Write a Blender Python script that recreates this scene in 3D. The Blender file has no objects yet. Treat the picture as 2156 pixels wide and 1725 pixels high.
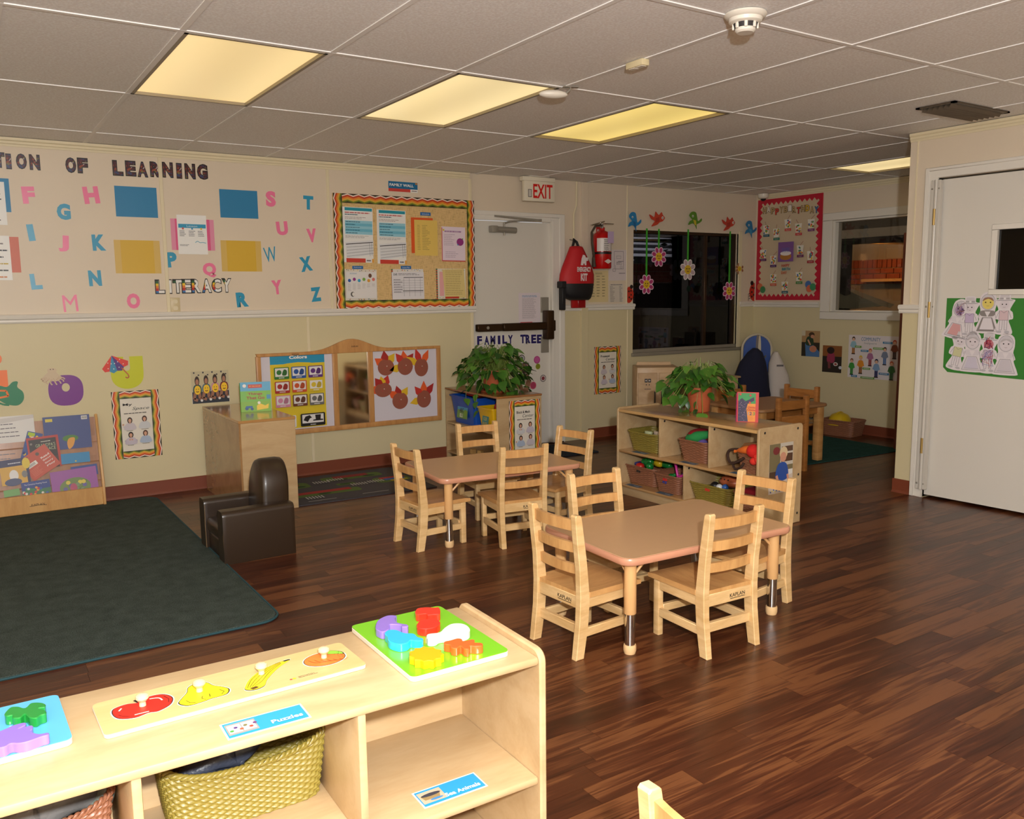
import bpy, bmesh, math, random
from mathutils import Matrix, Vector
import numpy as np
random.seed(7)
FLASH_W, EXPO = 490.0, 0.0
PI = math.pi
scene = bpy.context.scene
COL = scene.collection
# ------------------------------------------------------------------ camera
FPX, YAW, PITCH, ROLL = 1806.888, 0.576396, 0.134251, 0.010985
H, ZC, W, XR, XF = 1.4058, 2.428, 6.48, 5.453, 7.42
WE = W + 0.03
CX, CY = 1078.0, 862.5
_f = np.array([math.sin(YAW)*math.cos(PITCH), math.cos(YAW)*math.cos(PITCH), -math.sin(PITCH)])
_r = np.array([math.cos(YAW), -math.sin(YAW), 0.0]); _d = np.cross(_f, _r)
_c, _s = math.cos(ROLL), math.sin(ROLL)
RGT, DWN = _c*_r + _s*_d, -_s*_r + _c*_d
CAM = np.array([0, 0, H])
cam_data = bpy.data.cameras.new('camera'); cam = bpy.data.objects.new('camera', cam_data); COL.objects.link(cam)
cam_data.sensor_fit = 'HORIZONTAL'; cam_data.sensor_width = 36.0; cam_data.lens = FPX*36.0/2156.0
cam_data.clip_start = 0.02
cam.matrix_world = Matrix(((RGT[0], -DWN[0], -_f[0], 0), (RGT[1], -DWN[1], -_f[1], 0), (RGT[2], -DWN[2], -_f[2], H), (0, 0, 0, 1)))
scene.camera = cam
# ------------------------------------------------------------------ light and exposure
world = bpy.data.worlds.new('world'); scene.world = world; world.use_nodes = True
world.node_tree.nodes['Background'].inputs[0].default_value = (0.80, 0.82, 0.85, 1)
world.node_tree.nodes['Background'].inputs[1].default_value = 1.0
def lamp(name, kind, loc, power, color=(1, 1, 1), size=0.1, rot=None):
    l = bpy.data.lights.new(name, kind); l.energy = power; l.color = color
    if kind == 'AREA': l.size = size
    else: l.shadow_soft_size = size
    o = bpy.data.objects.new(name, l); COL.objects.link(o); o.location = loc
    if rot: o.rotation_euler = rot
    return o
# the photographer's flash, just above the lens
flash = lamp('camera_flash', 'POINT', (0.0, -0.30, H + 0.29), FLASH_W, (0.97, 0.985, 1.0), 0.04)
PANEL_E = 0.80
vs = scene.view_settings
vs.view_transform = 'Standard'; vs.look = 'None'; vs.gamma = 1.0; vs.use_curve_mapping = False
vs.exposure = EXPO
# ------------------------------------------------------------------ pixel -> place (a ray of the photograph meets a real plane)
def ray(u, v): return RGT*((u-CX)/FPX) + DWN*((v-CY)/FPX) + _f
def onY(u, v, y=W): d = ray(u, v); q = CAM + d*(y/d[1]); return q
def onX(u, v, x): d = ray(u, v); q = CAM + d*(x/d[0]); return q
def onZ(u, v, z=0): d = ray(u, v); q = CAM + d*((z-H)/d[2]); return q
# ------------------------------------------------------------------ colours and materials
def lin(c):
    out = []
    for x in c[:3]:
        x = x/255.0
        out.append(x/12.92 if x <= 0.04045 else ((x+0.055)/1.055)**2.4)
    return tuple(out) + (1.0,)
MATS = {}
def base_mat(name):
    m = bpy.data.materials.new(name); m.use_nodes = True
    nt = m.node_tree; b = nt.nodes['Principled BSDF']
    return m, nt, b
def mat(name, col, rough=0.5, metal=0.0, spec=0.5, bump=0.0, bscale=60.0, coat=0.0, var=0.0, vscale=8.0):
    if name in MATS: return MATS[name]
    m, nt, b = base_mat(name)
    c = lin(col)
    b.inputs['Base Color'].default_value = c
    b.inputs['Roughness'].default_value = rough; b.inputs['Metallic'].default_value = metal
    b.inputs['Specular IOR Level'].default_value = spec; b.inputs['Coat Weight'].default_value = coat
    b.inputs['Coat Roughness'].default_value = 0.15
    if bump or var:
        tc = nt.nodes.new('ShaderNodeTexCoord')
    if var:
        n = nt.nodes.new('ShaderNodeTexNoise'); n.inputs['Scale'].default_value = vscale; n.inputs['Detail'].default_value = 4
        nt.links.new(tc.outputs['Object'], n.inputs['Vector'])
        mr = nt.nodes.new('ShaderNodeMapRange'); mr.inputs['To Min'].default_value = 1-var; mr.inputs['To Max'].default_value = 1+var
        nt.links.new(n.outputs['Fac'], mr.inputs['Value'])
        mx = nt.nodes.new('ShaderNodeVectorMath'); mx.operation = 'SCALE'; mx.inputs[0].default_value = c[:3]
        nt.links.new(mr.outputs['Result'], mx.inputs['Scale']); nt.links.new(mx.outputs['Vector'], b.inputs['Base Color'])
    if bump:
        n = nt.nodes.new('ShaderNodeTexNoise'); n.inputs['Scale'].default_value = bscale; n.inputs['Detail'].default_value = 3
        bp = nt.nodes.new('ShaderNodeBump'); bp.inputs['Strength'].default_value = bump; bp.inputs['Distance'].default_value = 0.004
        nt.links.new(tc.outputs['Object'], n.inputs['Vector']); nt.links.new(n.outputs['Fac'], bp.inputs['Height']); nt.links.new(bp.outputs['Normal'], b.inputs['Normal'])
    MATS[name] = m; return m
def wood(name, c1, c2, rough=0.4, scale=(2, 14, 14), axis='OBJ', coat=0.25, dist=2.0):
    if name in MATS: return MATS[name]
    m, nt, b = base_mat(name)
    tc = nt.nodes.new('ShaderNodeTexCoord'); mp = nt.nodes.new('ShaderNodeMapping'); mp.inputs['Scale'].default_value = scale
    oi = nt.nodes.new('ShaderNodeObjectInfo')
    ad = nt.nodes.new('ShaderNodeVectorMath'); ad.operation = 'ADD'
    sc = nt.nodes.new('ShaderNodeVectorMath'); sc.operation = 'SCALE'; sc.inputs[0].default_value = (7.3, 11.1, 5.7)
    nt.links.new(oi.outputs['Random'], sc.inputs['Scale'])
    nt.links.new(tc.outputs['Object'], ad.inputs[0]); nt.links.new(sc.outputs['Vector'], ad.inputs[1])
    nt.links.new(ad.outputs['Vector'], mp.inputs['Vector'])
    n = nt.nodes.new('ShaderNodeTexNoise'); n.inputs['Scale'].default_value = 1.0; n.inputs['Detail'].default_value = 5; n.inputs['Distortion'].default_value = dist*0.4
    nt.links.new(mp.outputs['Vector'], n.inputs['Vector'])
    n2 = nt.nodes.new('ShaderNodeTexNoise'); n2.inputs['Scale'].default_value = 9.0; n2.inputs['Detail'].default_value = 2
    nt.links.new(mp.outputs['Vector'], n2.inputs['Vector'])
    am = nt.nodes.new('ShaderNodeMath'); am.operation = 'MULTIPLY_ADD'; am.inputs[1].default_value = 0.25
    nt.links.new(n2.outputs['Fac'], am.inputs[0]); nt.links.new(n.outputs['Fac'], am.inputs[2])
    cr = nt.nodes.new('ShaderNodeValToRGB'); e = cr.color_ramp.elements
    e[0].position = 0.42; e[0].color = lin(c2); e[1].position = 0.78; e[1].color = lin(c1)
    nt.links.new(am.outputs['Value'], cr.inputs['Fac']); nt.links.new(cr.outputs['Color'], b.inputs['Base Color'])
    b.inputs['Roughness'].default_value = rough; b.inputs['Coat Weight'].default_value = coat; b.inputs['Coat Roughness'].default_value = 0.2
    MATS[name] = m; return m
def emis(name, col, strength, rough=0.4):
    m, nt, b = base_mat(name)
    b.inputs['Base Color'].default_value = lin(col); b.inputs['Emission Color'].default_value = lin(col)
    b.inputs['Emission Strength'].default_value = strength; b.inputs['Roughness'].default_value = rough
    MATS[name] = m; return m
def glass(name, tint, refl=0.10, rough=0.0):
    m, nt, b = base_mat(name); nt.nodes.remove(b)
    t = nt.nodes.new('ShaderNodeBsdfTransparent'); t.inputs[0].default_value = lin(tint)
    g = nt.nodes.new('ShaderNodeBsdfGlossy'); g.inputs['Roughness'].default_value = rough
    fr = nt.nodes.new('ShaderNodeFresnel'); fr.inputs['IOR'].default_value = 1.45
    mx = nt.nodes.new('ShaderNodeMixShader')
    nt.links.new(fr.outputs[0], mx.inputs[0]); nt.links.new(t.outputs[0], mx.inputs[1]); nt.links.new(g.outputs[0], mx.inputs[2])
    nt.links.new(mx.outputs[0], nt.nodes['Material Output'].inputs['Surface'])
    MATS[name] = m; return m
def print_mat(name='printed_paper', rough=0.45):
    if name in MATS: return MATS[name]
    m, nt, b = base_mat(name)
    a = nt.nodes.new('ShaderNodeAttribute'); a.attribute_name = 'ink'
    nt.links.new(a.outputs['Color'], b.inputs['Base Color']); b.inputs['Roughness'].default_value = rough
    MATS[name] = m; return m
# ------------------------------------------------------------------ mesh builder
class MB:
    def __init__(s): s.v = []; s.f = []; s.nb = 0
    def add(s, vs, fs, M=None):
        o = len(s.v)
        if M is not None: vs = [tuple(M @ Vector(p)) for p in vs]
        s.v += [tuple(p) for p in vs]; s.f += [tuple(i+o for i in q) for q in fs]; return s
    def box(s, x0, x1, y0, y1, z0, z1, M=None):
        v = [(x0,y0,z0),(x1,y0,z0),(x1,y1,z0),(x0,y1,z0),(x0,y0,z1),(x1,y0,z1),(x1,y1,z1),(x0,y1,z1)]
        return s.add(v, [(3,2,1,0),(4,5,6,7),(0,1,5,4),(1,2,6,5),(2,3,7,6),(3,0,4,7)], M)
    def bbox(s, x0, x1, y0, y1, z0, z1, b=0.004, seg=2, M=None):
        e = 0.00013*(s.nb % 7); s.nb += 1; x0 += e; x1 -= e; y0 += e; y1 -= e; z0 += e; z1 -= e   # no two faces share a plane
        bm = bmesh.new(); bmesh.ops.create_cube(bm, size=1.0)
        for q in bm.verts: q.co = Vector(((x0+x1)/2+q.co.x*(x1-x0), (y0+y1)/2+q.co.y*(y1-y0), (z0+z1)/2+q.co.z*(z1-z0)))
        bmesh.ops.bevel(bm, geom=bm.edges[:], offset=b, segments=seg, profile=0.5, affect='EDGES')
        bm.verts.index_update()
        s.add([tuple(q.co) for q in bm.verts], [tuple(q.index for q in f.verts) for f in bm.faces], M); bm.free(); return s
    def prism(s, pts, a, b, plane='XY', M=None, bevel=0.0):
        """pts: closed ccw outline, extruded from a to b along the plane's normal axis"""
        n = len(pts)
        def P(p, t):
            return {'XY': (p[0], p[1], t), 'XZ': (p[0], t, p[1]), 'YZ': (t, p[0], p[1])}[plane]
        if bevel:
            cx = sum(p[0] for p in pts)/n; cy = sum(p[1] for p in pts)/n
            ins = inset(pts, bevel)
            sg = 1 if b > a else -1
            rings = [[P(p, a) for p in ins], [P(p, a+sg*bevel) for p in pts], [P(p, b-sg*bevel) for p in pts], [P(p, b) for p in ins]]
        else: rings = [[P(p, a) for p in pts], [P(p, b) for p in pts]]
        v = [q for r in rings for q in r]; f = []
        for k in range(len(rings)-1):
            for i in range(n):
                j = (i+1) % n; f.append((k*n+i, k*n+j, (k+1)*n+j, (k+1)*n+i))
        f.append(tuple(range(n))[::-1]); f.append(tuple(range((len(rings)-1)*n, len(rings)*n)))
        return s.add(v, f, M)
    def tube(s, pts, r, seg=10, cap=True, M=None):
        pts = [Vector(p) for p in pts]; n = len(pts); rs = r if isinstance(r, (list, tuple)) else [r]*n
        v = []; f = []; up = None
        for i, p in enumerate(pts):
            t = (pts[min(i+1, n-1)] - pts[max(i-1, 0)])
            t = t.normalized() if t.length > 1e-9 else Vector((0, 0, 1))
            if up is None:
                a = Vector((0, 0, 1)) if abs(t.z) < 0.9 else Vector((1, 0, 0)); up = t.cross(a).normalized()
            else:
                up = (up - t*up.dot(t))
                up = up.normalized() if up.length > 1e-6 else t.orthogonal().normalized()
            w = t.cross(up)
            for k in range(seg):
                an = 2*PI*k/seg; v.append(p + (up*math.cos(an) + w*math.sin(an))*rs[i])
        for i in range(n-1):
            for k in range(seg):
                k2 = (k+1) % seg; f.append((i*seg+k, i*seg+k2, (i+1)*seg+k2, (i+1)*seg+k))
        if cap: f.append(tuple(range(seg))[::-1]); f.append(tuple(range((n-1)*seg, n*seg)))
        return s.add(v, f, M)
    def lathe(s, prof, seg=24, M=None, cx=0, cy=0, a0=0, a1=2*PI):
        v = []; f = []; n = len(prof); full = abs(a1-a0-2*PI) < 1e-6; m = seg if full else seg+1
        for k in range(m):
            an = a0 + (a1-a0)*k/seg
            for (r, z) in prof: v.append((cx+r*math.cos(an), cy+r*math.sin(an), z))
        for k in range(seg):
            k2 = (k+1) % m
            for i in range(n-1): f.append((k*n+i, k2*n+i, k2*n+i+1, k*n+i+1))
        return s.add(v, f, M)
    def ball(s, c, r, seg=14, rings=9, M=None):
        rx, ry, rz = r if isinstance(r, (tuple, list)) else (r, r, r)
        v = []; f = []
        for i in range(rings+1):
            th = PI*i/rings
            for k in range(seg):
                ph = 2*PI*k/seg; v.append((c[0]+rx*math.sin(th)*math.cos(ph), c[1]+ry*math.sin(th)*math.sin(ph), c[2]+rz*math.cos(th)))
        for i in range(rings):
            for k in range(seg):
                k2 = (k+1) % seg; f.append((i*seg+k, (i+1)*seg+k, (i+1)*seg+k2, i*seg+k2))
        return s.add(v, f, M)
    def mesh(s, name, sharp=40):
        me = bpy.data.meshes.new(name); me.from_pydata(s.v, [], s.f)
        bm = bmesh.new(); bm.from_mesh(me);
        bmesh.ops.recalc_face_normals(bm, faces=bm.faces[:]); bm.to_mesh(me); bm.free()
        if sharp:
            for p in me.polygons: p.use_smooth = True
            me.set_sharp_from_angle(angle=math.radians(sharp))
        return me
    def build(s, name, material, parent=None, loc=(0,0,0), rot=(0,0,0), sharp=40):
        return link(name, s.mesh(name, sharp), material, parent, loc, rot)
def inset(pts, d):
    n = len(pts); out = []
    area = sum(pts[i][0]*pts[(i+1) % n][1]-pts[(i+1) % n][0]*pts[i][1] for i in range(n)); sg = 1 if area > 0 else -1
    for i in range(n):
        p0, p1, p2 = Vector(pts[i-1]), Vector(pts[i]), Vector(pts[(i+1) % n])
        a, b = (p1-p0), (p2-p1)
        a = a.normalized() if a.length > 1e-9 else Vector((1, 0)); b = b.normalized() if b.length > 1e-9 else a
        na, nb = Vector((-a.y, a.x))*sg, Vector((-b.y, b.x))*sg
        t = na+nb; t = t.normalized() if t.length > 1e-6 else na
        k = d/max(0.45, t.dot(na)); out.append((p1.x+t.x*k, p1.y+t.y*k))
    return out
def link(name, me, material=None, parent=None, loc=(0,0,0), rot=(0,0,0)):
    o = bpy.data.objects.new(name, me); COL.objects.link(o); o.location = loc; o.rotation_euler = rot
    if material is not None and me is not None and not me.materials: me.materials.append(material)
    if parent is not None: o.parent = parent
    return o
def tag(o, label=None, cat=None, group=None, kind=None):
    if label: o['label'] = label
    if cat: o['category'] = cat
    if group: o['group'] = group
    if kind: o['kind'] = kind
    return o
def thing(name, label, cat, loc=(0,0,0), rz=0, group=None):
    o = bpy.data.objects.new(name, None); COL.objects.link(o); o.location = loc; o.rotation_euler = (0, 0, rz); o.empty_display_size = 0.05
    return tag(o, label, cat, group)
def struct(name, mb, m, parent=None, sharp=30):
    o = mb.build(name, m, parent, sharp=sharp)
    if parent is None: o['kind'] = 'structure'
    return o
def dup(o, loc=None, rz=None, parent=None, label=None, group=None):
    c = o.copy(); COL.objects.link(c); c.parent = parent
    if loc is not None: c.location = loc
    if rz is not None: c.rotation_euler = (0, 0, rz)
    if label: c['label'] = label
    if group: c['group'] = group
    for ch in [x for x in bpy.data.objects if x.parent == o]: dup(ch, parent=c)
    return c
def rrect(w, h, r, seg=4, cx=0, cy=0):
    pts = []
    for (sx, sy, a0) in ((1, 1, 0), (-1, 1, 90), (-1, -1, 180), (1, -1, 270)):
        for k in range(seg+1):
            a = math.radians(a0+90*k/seg); pts.append((cx+sx*(w/2-r)+r*math.cos(a), cy+sy*(h/2-r)+r*math.sin(a)))
    return pts
def circ(cx, cy, r, n=18, ry=None, rot=0):
    ry = r if ry is None else ry; c, s = math.cos(rot), math.sin(rot); out = []
    for k in range(n):
        a = 2*PI*k/n; x, y = r*math.cos(a), ry*math.sin(a); out.append((cx+x*c-y*s, cy+x*s+y*c))
    return out
def spline(pts, n=6, closed=True):
    out = []; m = len(pts)
    for i in range(m if closed else m-1):
        p0, p1, p2, p3 = [pts[(i+k) % m] if closed else pts[min(max(i+k, 0), m-1)] for k in (-1, 0, 1, 2)]
        for j in range(n):
            t = j/n
            out.append(tuple(0.5*((2*b)+(-a+c)*t+(2*a-5*b+4*c-d)*t*t+(-a+3*b-3*c+d)*t**3) for a, b, c, d in zip(p0, p1, p2, p3)))
    if not closed: out.append(tuple(pts[-1]))
    return out
# ------------------------------------------------------------------ lettering
_tx = {}
def text_geo(body, bold=0.0, shear=0.0, space=1.0):
    key = (body, bold, shear, space)
    if key in _tx: return _tx[key]
    cu = bpy.data.curves.new('lettering', 'FONT'); cu.body = body; cu.size = 1.0; cu.offset = bold; cu.shear = shear; cu.space_character = space
    cu.resolution_u = 3; cu.align_x = 'LEFT'; cu.fill_mode = 'FRONT' if hasattr(cu, 'fill_mode') else cu.fill_mode
    o = bpy.data.objects.new('lettering', cu)
    me = o.to_mesh()
    v = [(q.co.x, q.co.y) for q in me.vertices]; f = [tuple(p.vertices) for p in me.polygons]
    o.to_mesh_clear(); bpy.data.objects.remove(o); bpy.data.curves.remove(cu)
    if v:
        x0 = min(p[0] for p in v); x1 = max(p[0] for p in v); y0 = min(p[1] for p in v); y1 = max(p[1] for p in v)
    else: x0 = x1 = y0 = y1 = 0
    v = [(p[0]-x0, p[1]-y0) for p in v]
    _tx[key] = (v, f, x1-x0, y1-y0); return _tx[key]
class Sheet:
    """flat printed thing: local x right, z up, faces -y; ink layers sit a hair proud of each other"""
    def __init__(s, thick=0.0012, step=0.00025): s.v = []; s.f = []; s.k = []; s.t = thick; s.n = 0; s.step = step
    def poly(s, pts, col, lift=None):
        s.n += 1; y = -(s.t + s.n*s.step) if lift is None else -lift
        o = len(s.v); s.v += [(p[0], y, p[1]) for p in pts]
        s.f.append(tuple(range(o, o+len(pts)))); s.k += [lin(col)]*len(pts); return s
    def polys(s, plist, col):
        s.n += 1; y = -(s.t + s.n*s.step)
        for pts in plist:
            o = len(s.v); s.v += [(p[0], y, p[1]) for p in pts]; s.f.append(tuple(range(o, o+len(pts)))); s.k += [lin(col)]*len(pts)
        return s
    def rect(s, x0, x1, z0, z1, col): return s.poly([(x0, z0), (x1, z0), (x1, z1), (x0, z1)], col)
    def rects(s, rs, col): return s.polys([[(a, c), (b, c), (b, d), (a, d)] for a, b, c, d in rs], col)
    def disc(s, cx, cz, r, col, n=18, rz=None, rot=0): return s.poly(circ(cx, cz, r, n, rz, rot), col)
    def line(s, pts, w, col):
        """a stroke of width w through pts"""
        q = []
        for a, b in zip(pts[:-1], pts[1:]):
            dx, dz = b[0]-a[0], b[1]-a[1]; l = math.hypot(dx, dz) or 1; nx, nz = -dz/l*w/2, dx/l*w/2
            q.append([(a[0]-nx, a[1]-nz), (b[0]-nx, b[1]-nz), (b[0]+nx, b[1]+nz), (a[0]+nx, a[1]+nz)])
        return s.polys(q, col)
    def text(s, body, x, z, h, col, w=None, bold=0.0, shear=0.0, align='L', rot=0.0):
        """x,z = lower left of the ink; h = ink height; w = ink width"""
        v, f, tw, th = text_geo(body, bold, shear)
        if not v: return s
        kz = h/th; kx = (w/tw) if w else kz
        ox = {'L': 0, 'C': -tw*kx/2, 'R': -tw*kx}[align]
        s.n += 1; y = -(s.t + s.n*s.step); o = len(s.v); c, sn = math.cos(rot), math.sin(rot)
        for p in v:
            px, pz = ox+p[0]*kx, p[1]*kz; s.v.append((x+px*c-pz*sn, y, z+px*sn+pz*c))
        s.f += [tuple(i+o for i in q) for q in f]; s.k += [lin(col)]*len(v); return s
    def lines(s, x0, x1, z0, z1, n, col=(90, 90, 95), hh=0.35, ragged=0.35, seed=1):
        rnd = random.Random(seed); rs = []
        for i in range(n):
            z = z1-(i+0.5)*(z1-z0)/n; e = x1-(x1-x0)*ragged*rnd.random(); d = (z1-z0)/n*hh/2
            x = x0
            while x < e:
                l = (x1-x0)*rnd.uniform(0.06, 0.2); rs.append((x, min(x+l, e), z-d, z+d)); x += l+(x1-x0)*0.02
        return s.rects(rs, col)
    def body(s, pts, col):
        """the sheet itself: an outline with thickness"""
        n = len(pts); o = len(s.v)
        s.v += [(p[0], 0.0, p[1]) for p in pts]+[(p[0], -s.t, p[1]) for p in pts]; s.k += [lin(col)]*(2*n)
        s.f.append(tuple(range(o, o+n))[::-1]); s.f.append(tuple(range(o+n, o+2*n)))
        for i in range(n):
            j = (i+1) % n; s.f.append((o+i, o+j, o+n+j, o+n+i))
        return s
    def sheet(s, w, h, col): return s.body([(0, 0), (w, 0), (w, h), (0, h)], col)
    def mesh(s, name):
        me = bpy.data.meshes.new(name); me.from_pydata(s.v, [], s.f)
        a = me.color_attributes.new('ink', 'FLOAT_COLOR', 'POINT')
        a.data.foreach_set('color', [x for c in s.k for x in c]); return me
    def build(s, name, parent=None, loc=(0,0,0), rot=(0,0,0), m=None):
        return link(name, s.mesh(name), m or print_mat(), parent, loc, rot)
GAP = 0.0006
def flat(sh, name, x0, z0, label=None, cat=None, group=None, plane='W', tilt=0.0, off=GAP, parent=None, m=None):
    """hang a Sheet with its local origin at (x0,z0) of a wall plane"""
    if plane == 'W': loc, rz = (x0, W-off, z0), 0
    elif plane == 'E': loc, rz = (x0, WE-off, z0), 0
    elif plane == 'F': loc, rz = (XF-off, x0, z0), -PI/2
    else: loc, rz = (XR-off, x0, z0), -PI/2
    o = sh.build(name, parent, loc, (0, -tilt, rz), m) if plane in 'WE' else sh.build(name, parent, loc, (0, 0, rz), m)
    if plane not in 'WE' and tilt:
        o.rotation_euler = (tilt, 0, -PI/2) if False else (0, 0, -PI/2)
    return tag(o, label, cat, group)
def wrect(tl, br, plane='W'):
    """pixel corners of a sheet on a wall -> x0, z0, width, height in the wall"""
    if plane in 'WE':
        y = W if plane == 'W' else WE
        a, b = onY(*tl, y), onY(*br, y); return a[0], b[2], b[0]-a[0], a[2]-b[2]
    x = XF if plane == 'F' else XR
    a, b = onX(*tl, x), onX(*br, x); return a[1], b[2], a[1]-b[1], a[2]-b[2]
WHITE = (236, 234, 230); INK = (38, 36, 40)
# ================================================================== THE ROOM
XL, YB = -2.6, -2.6
# ---- materials of the shell
def wall_mat():
    m, nt, b = base_mat('painted_wall_panel')
    g = nt.nodes.new('ShaderNodeNewGeometry'); sx = nt.nodes.new('ShaderNodeSeparateXYZ'); nt.links.new(g.outputs['Position'], sx.inputs[0])
    gt = nt.nodes.new('ShaderNodeMath'); gt.operation = 'GREATER_THAN'; gt.inputs[1].default_value = 1.27; nt.links.new(sx.outputs['Z'], gt.inputs[0])
    n = nt.nodes.new('ShaderNodeTexNoise'); n.inputs['Scale'].default_value = 1.3; n.inputs['Detail'].default_value = 5; nt.links.new(g.outputs['Position'], n.inputs['Vector'])
    mr = nt.nodes.new('ShaderNodeMapRange'); mr.inputs['To Min'].default_value = 0.93; mr.inputs['To Max'].default_value = 1.05; nt.links.new(n.outputs['Fac'], mr.inputs['Value'])
    mx = nt.nodes.new('ShaderNodeMix'); mx.data_type = 'RGBA'; mx.inputs[6].default_value = lin((212, 199, 160)); mx.inputs[7].default_value = lin((222, 206, 184))
    nt.links.new(gt.outputs[0], mx.inputs[0])
    sc = nt.nodes.new('ShaderNodeVectorMath'); sc.operation = 'SCALE'; nt.links.new(mx.outputs[2], sc.inputs[0]); nt.links.new(mr.outputs[0], sc.inputs['Scale'])
    nt.links.new(sc.outputs[0], b.inputs['Base Color']); b.inputs['Roughness'].default_value = 0.42; b.inputs['Specular IOR Level'].default_value = 0.35
    n2 = nt.nodes.new('ShaderNodeTexNoise'); n2.inputs['Scale'].default_value = 130; n2.inputs['Detail'].default_value = 2; nt.links.new(g.outputs['Position'], n2.inputs['Vector'])
    bp = nt.nodes.new('ShaderNodeBump'); bp.inputs['Strength'].default_value = 0.12; bp.inputs['Distance'].default_value = 0.002
    nt.links.new(n2.outputs['Fac'], bp.inputs['Height']); nt.links.new(bp.outputs[0], b.inputs['Normal'])
    MATS['wall'] = m; return m
M_wall = wall_mat()
M_trimw = mat('white_gloss_trim', (228, 222, 212), 0.35)
M_cream = mat('cream_moulding', (226, 212, 178), 0.4)
M_base = mat('brown_vinyl_base', (124, 62, 40), 0.45)
M_door = mat('white_door_paint', (218, 212, 202), 0.38, var=0.03, vscale=2)
M_black = mat('black_plastic', (22, 20, 22), 0.45)
M_brass = mat('brass', (176, 146, 84), 0.35, 0.5)
M_chrome = mat('chrome', (215, 212, 208), 0.12, 1.0)
M_steel = mat('brushed_steel', (158, 152, 140), 0.4, 0.35)
M_bronze = mat('dark_bronze', (66, 46, 28), 0.35, 0.6)
# ---- floor of printed planks running along the letter wall
def plank_mat():
    m, nt, b = base_mat('walnut_plank')
    g = nt.nodes.new('ShaderNodeNewGeometry'); oi = nt.nodes.new('ShaderNodeObjectInfo')
    rs = nt.nodes.new('ShaderNodeMath'); rs.operation = 'ADD'; nt.links.new(oi.outputs['Random'], rs.inputs[0]); nt.links.new(g.outputs['Random Per Island'], rs.inputs[1])
    fr = nt.nodes.new('ShaderNodeMath'); fr.operation = 'FRACT'; nt.links.new(rs.outputs[0], fr.inputs[0])
    off = nt.nodes.new('ShaderNodeVectorMath'); off.operation = 'SCALE'; off.inputs[0].default_value = (13.0, 29.0, 7.0); nt.links.new(fr.outputs[0], off.inputs['Scale'])
    ad = nt.nodes.new('ShaderNodeVectorMath'); nt.links.new(g.outputs['Position'], ad.inputs[0]); nt.links.new(off.outputs[0], ad.inputs[1])
    mp = nt.nodes.new('ShaderNodeMapping'); mp.inputs['Scale'].default_value = (1.3, 16, 1); nt.links.new(ad.outputs[0], mp.inputs['Vector'])
    n = nt.nodes.new('ShaderNodeTexNoise'); n.inputs['Scale'].default_value = 1.0; n.inputs['Detail'].default_value = 3; n.inputs['Distortion'].default_value = 0.9
    nt.links.new(mp.outputs[0], n.inputs['Vector'])
    wv = nt.nodes.new('ShaderNodeMath'); wv.operation = 'MULTIPLY'; wv.inputs[1].default_value = 26.0; nt.links.new(n.outputs['Fac'], wv.inputs[0])
    sn = nt.nodes.new('ShaderNodeMath'); sn.operation = 'SINE'; nt.links.new(wv.outputs[0], sn.inputs[0])
    mp2 = nt.nodes.new('ShaderNodeMapping'); mp2.inputs['Scale'].default_value = (6, 190, 1); nt.links.new(ad.outputs[0], mp2.inputs['Vector'])
    n2 = nt.nodes.new('ShaderNodeTexNoise'); n2.inputs['Scale'].default_value = 1.0; n2.inputs['Detail'].default_value = 4; nt.links.new(mp2.outputs[0], n2.inputs['Vector'])
    mp3 = nt.nodes.new('ShaderNodeMapping'); mp3.inputs['Scale'].default_value = (0.9, 5, 1); nt.links.new(ad.outputs[0], mp3.inputs['Vector'])
    n3 = nt.nodes.new('ShaderNodeTexNoise'); n3.inputs['Scale'].default_value = 1.0; n3.inputs['Detail'].default_value = 2; nt.links.new(mp3.outputs[0], n3.inputs['Vector'])
    s1 = nt.nodes.new('ShaderNodeMath'); s1.operation = 'MULTIPLY_ADD'; s1.inputs[1].default_value = 0.10; nt.links.new(sn.outputs[0], s1.inputs[0]); nt.links.new(n3.outputs['Fac'], s1.inputs[2])
    s2 = nt.nodes.new('ShaderNodeMath'); s2.operation = 'MULTIPLY_ADD'; s2.inputs[1].default_value = 0.52; nt.links.new(n2.outputs['Fac'], s2.inputs[0]); nt.links.new(s1.outputs[0], s2.inputs[2])
    s3 = nt.nodes.new('ShaderNodeMath'); s3.operation = 'MULTIPLY_ADD'; s3.inputs[1].default_value = 0.20; nt.links.new(fr.outputs[0], s3.inputs[0]); nt.links.new(s2.outputs[0], s3.inputs[2])
    cr = nt.nodes.new('ShaderNodeValToRGB'); e = cr.color_ramp.elements
    e[0].position = 0.52; e[0].color = lin((50, 21, 11)); e[1].position = 1.12; e[1].color = lin((108, 64, 36))
    k = e.new(0.84); k.color = lin((76, 37, 20))
    nt.links.new(s3.outputs[0], cr.inputs[0]); nt.links.new(cr.outputs[0], b.inputs['Base Color'])
    b.inputs['Roughness'].default_value = 0.30; b.inputs['Specular IOR Level'].default_value = 0.32
    bp = nt.nodes.new('ShaderNodeBump'); bp.inputs['Strength'].default_value = 0.10; bp.inputs['Distance'].default_value = 0.001
    nt.links.new(n2.outputs['Fac'], bp.inputs['Height']); nt.links.new(bp.outputs[0], b.inputs['Normal'])
    MATS['plank'] = m; return m
M_plank = plank_mat()
floor = struct('floor', MB().box(XL, 9.0, YB, W+0.2, -0.06, -0.004), mat('floor_seam', (40, 20, 14), 0.7))
PW = 0.092
unit = MB().box(0, 1, 0, 1, -0.004, 0.0).mesh('plank', sharp=0); unit.materials.append(M_plank)
planks = []
rnd = random.Random(11); y = YB
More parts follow.
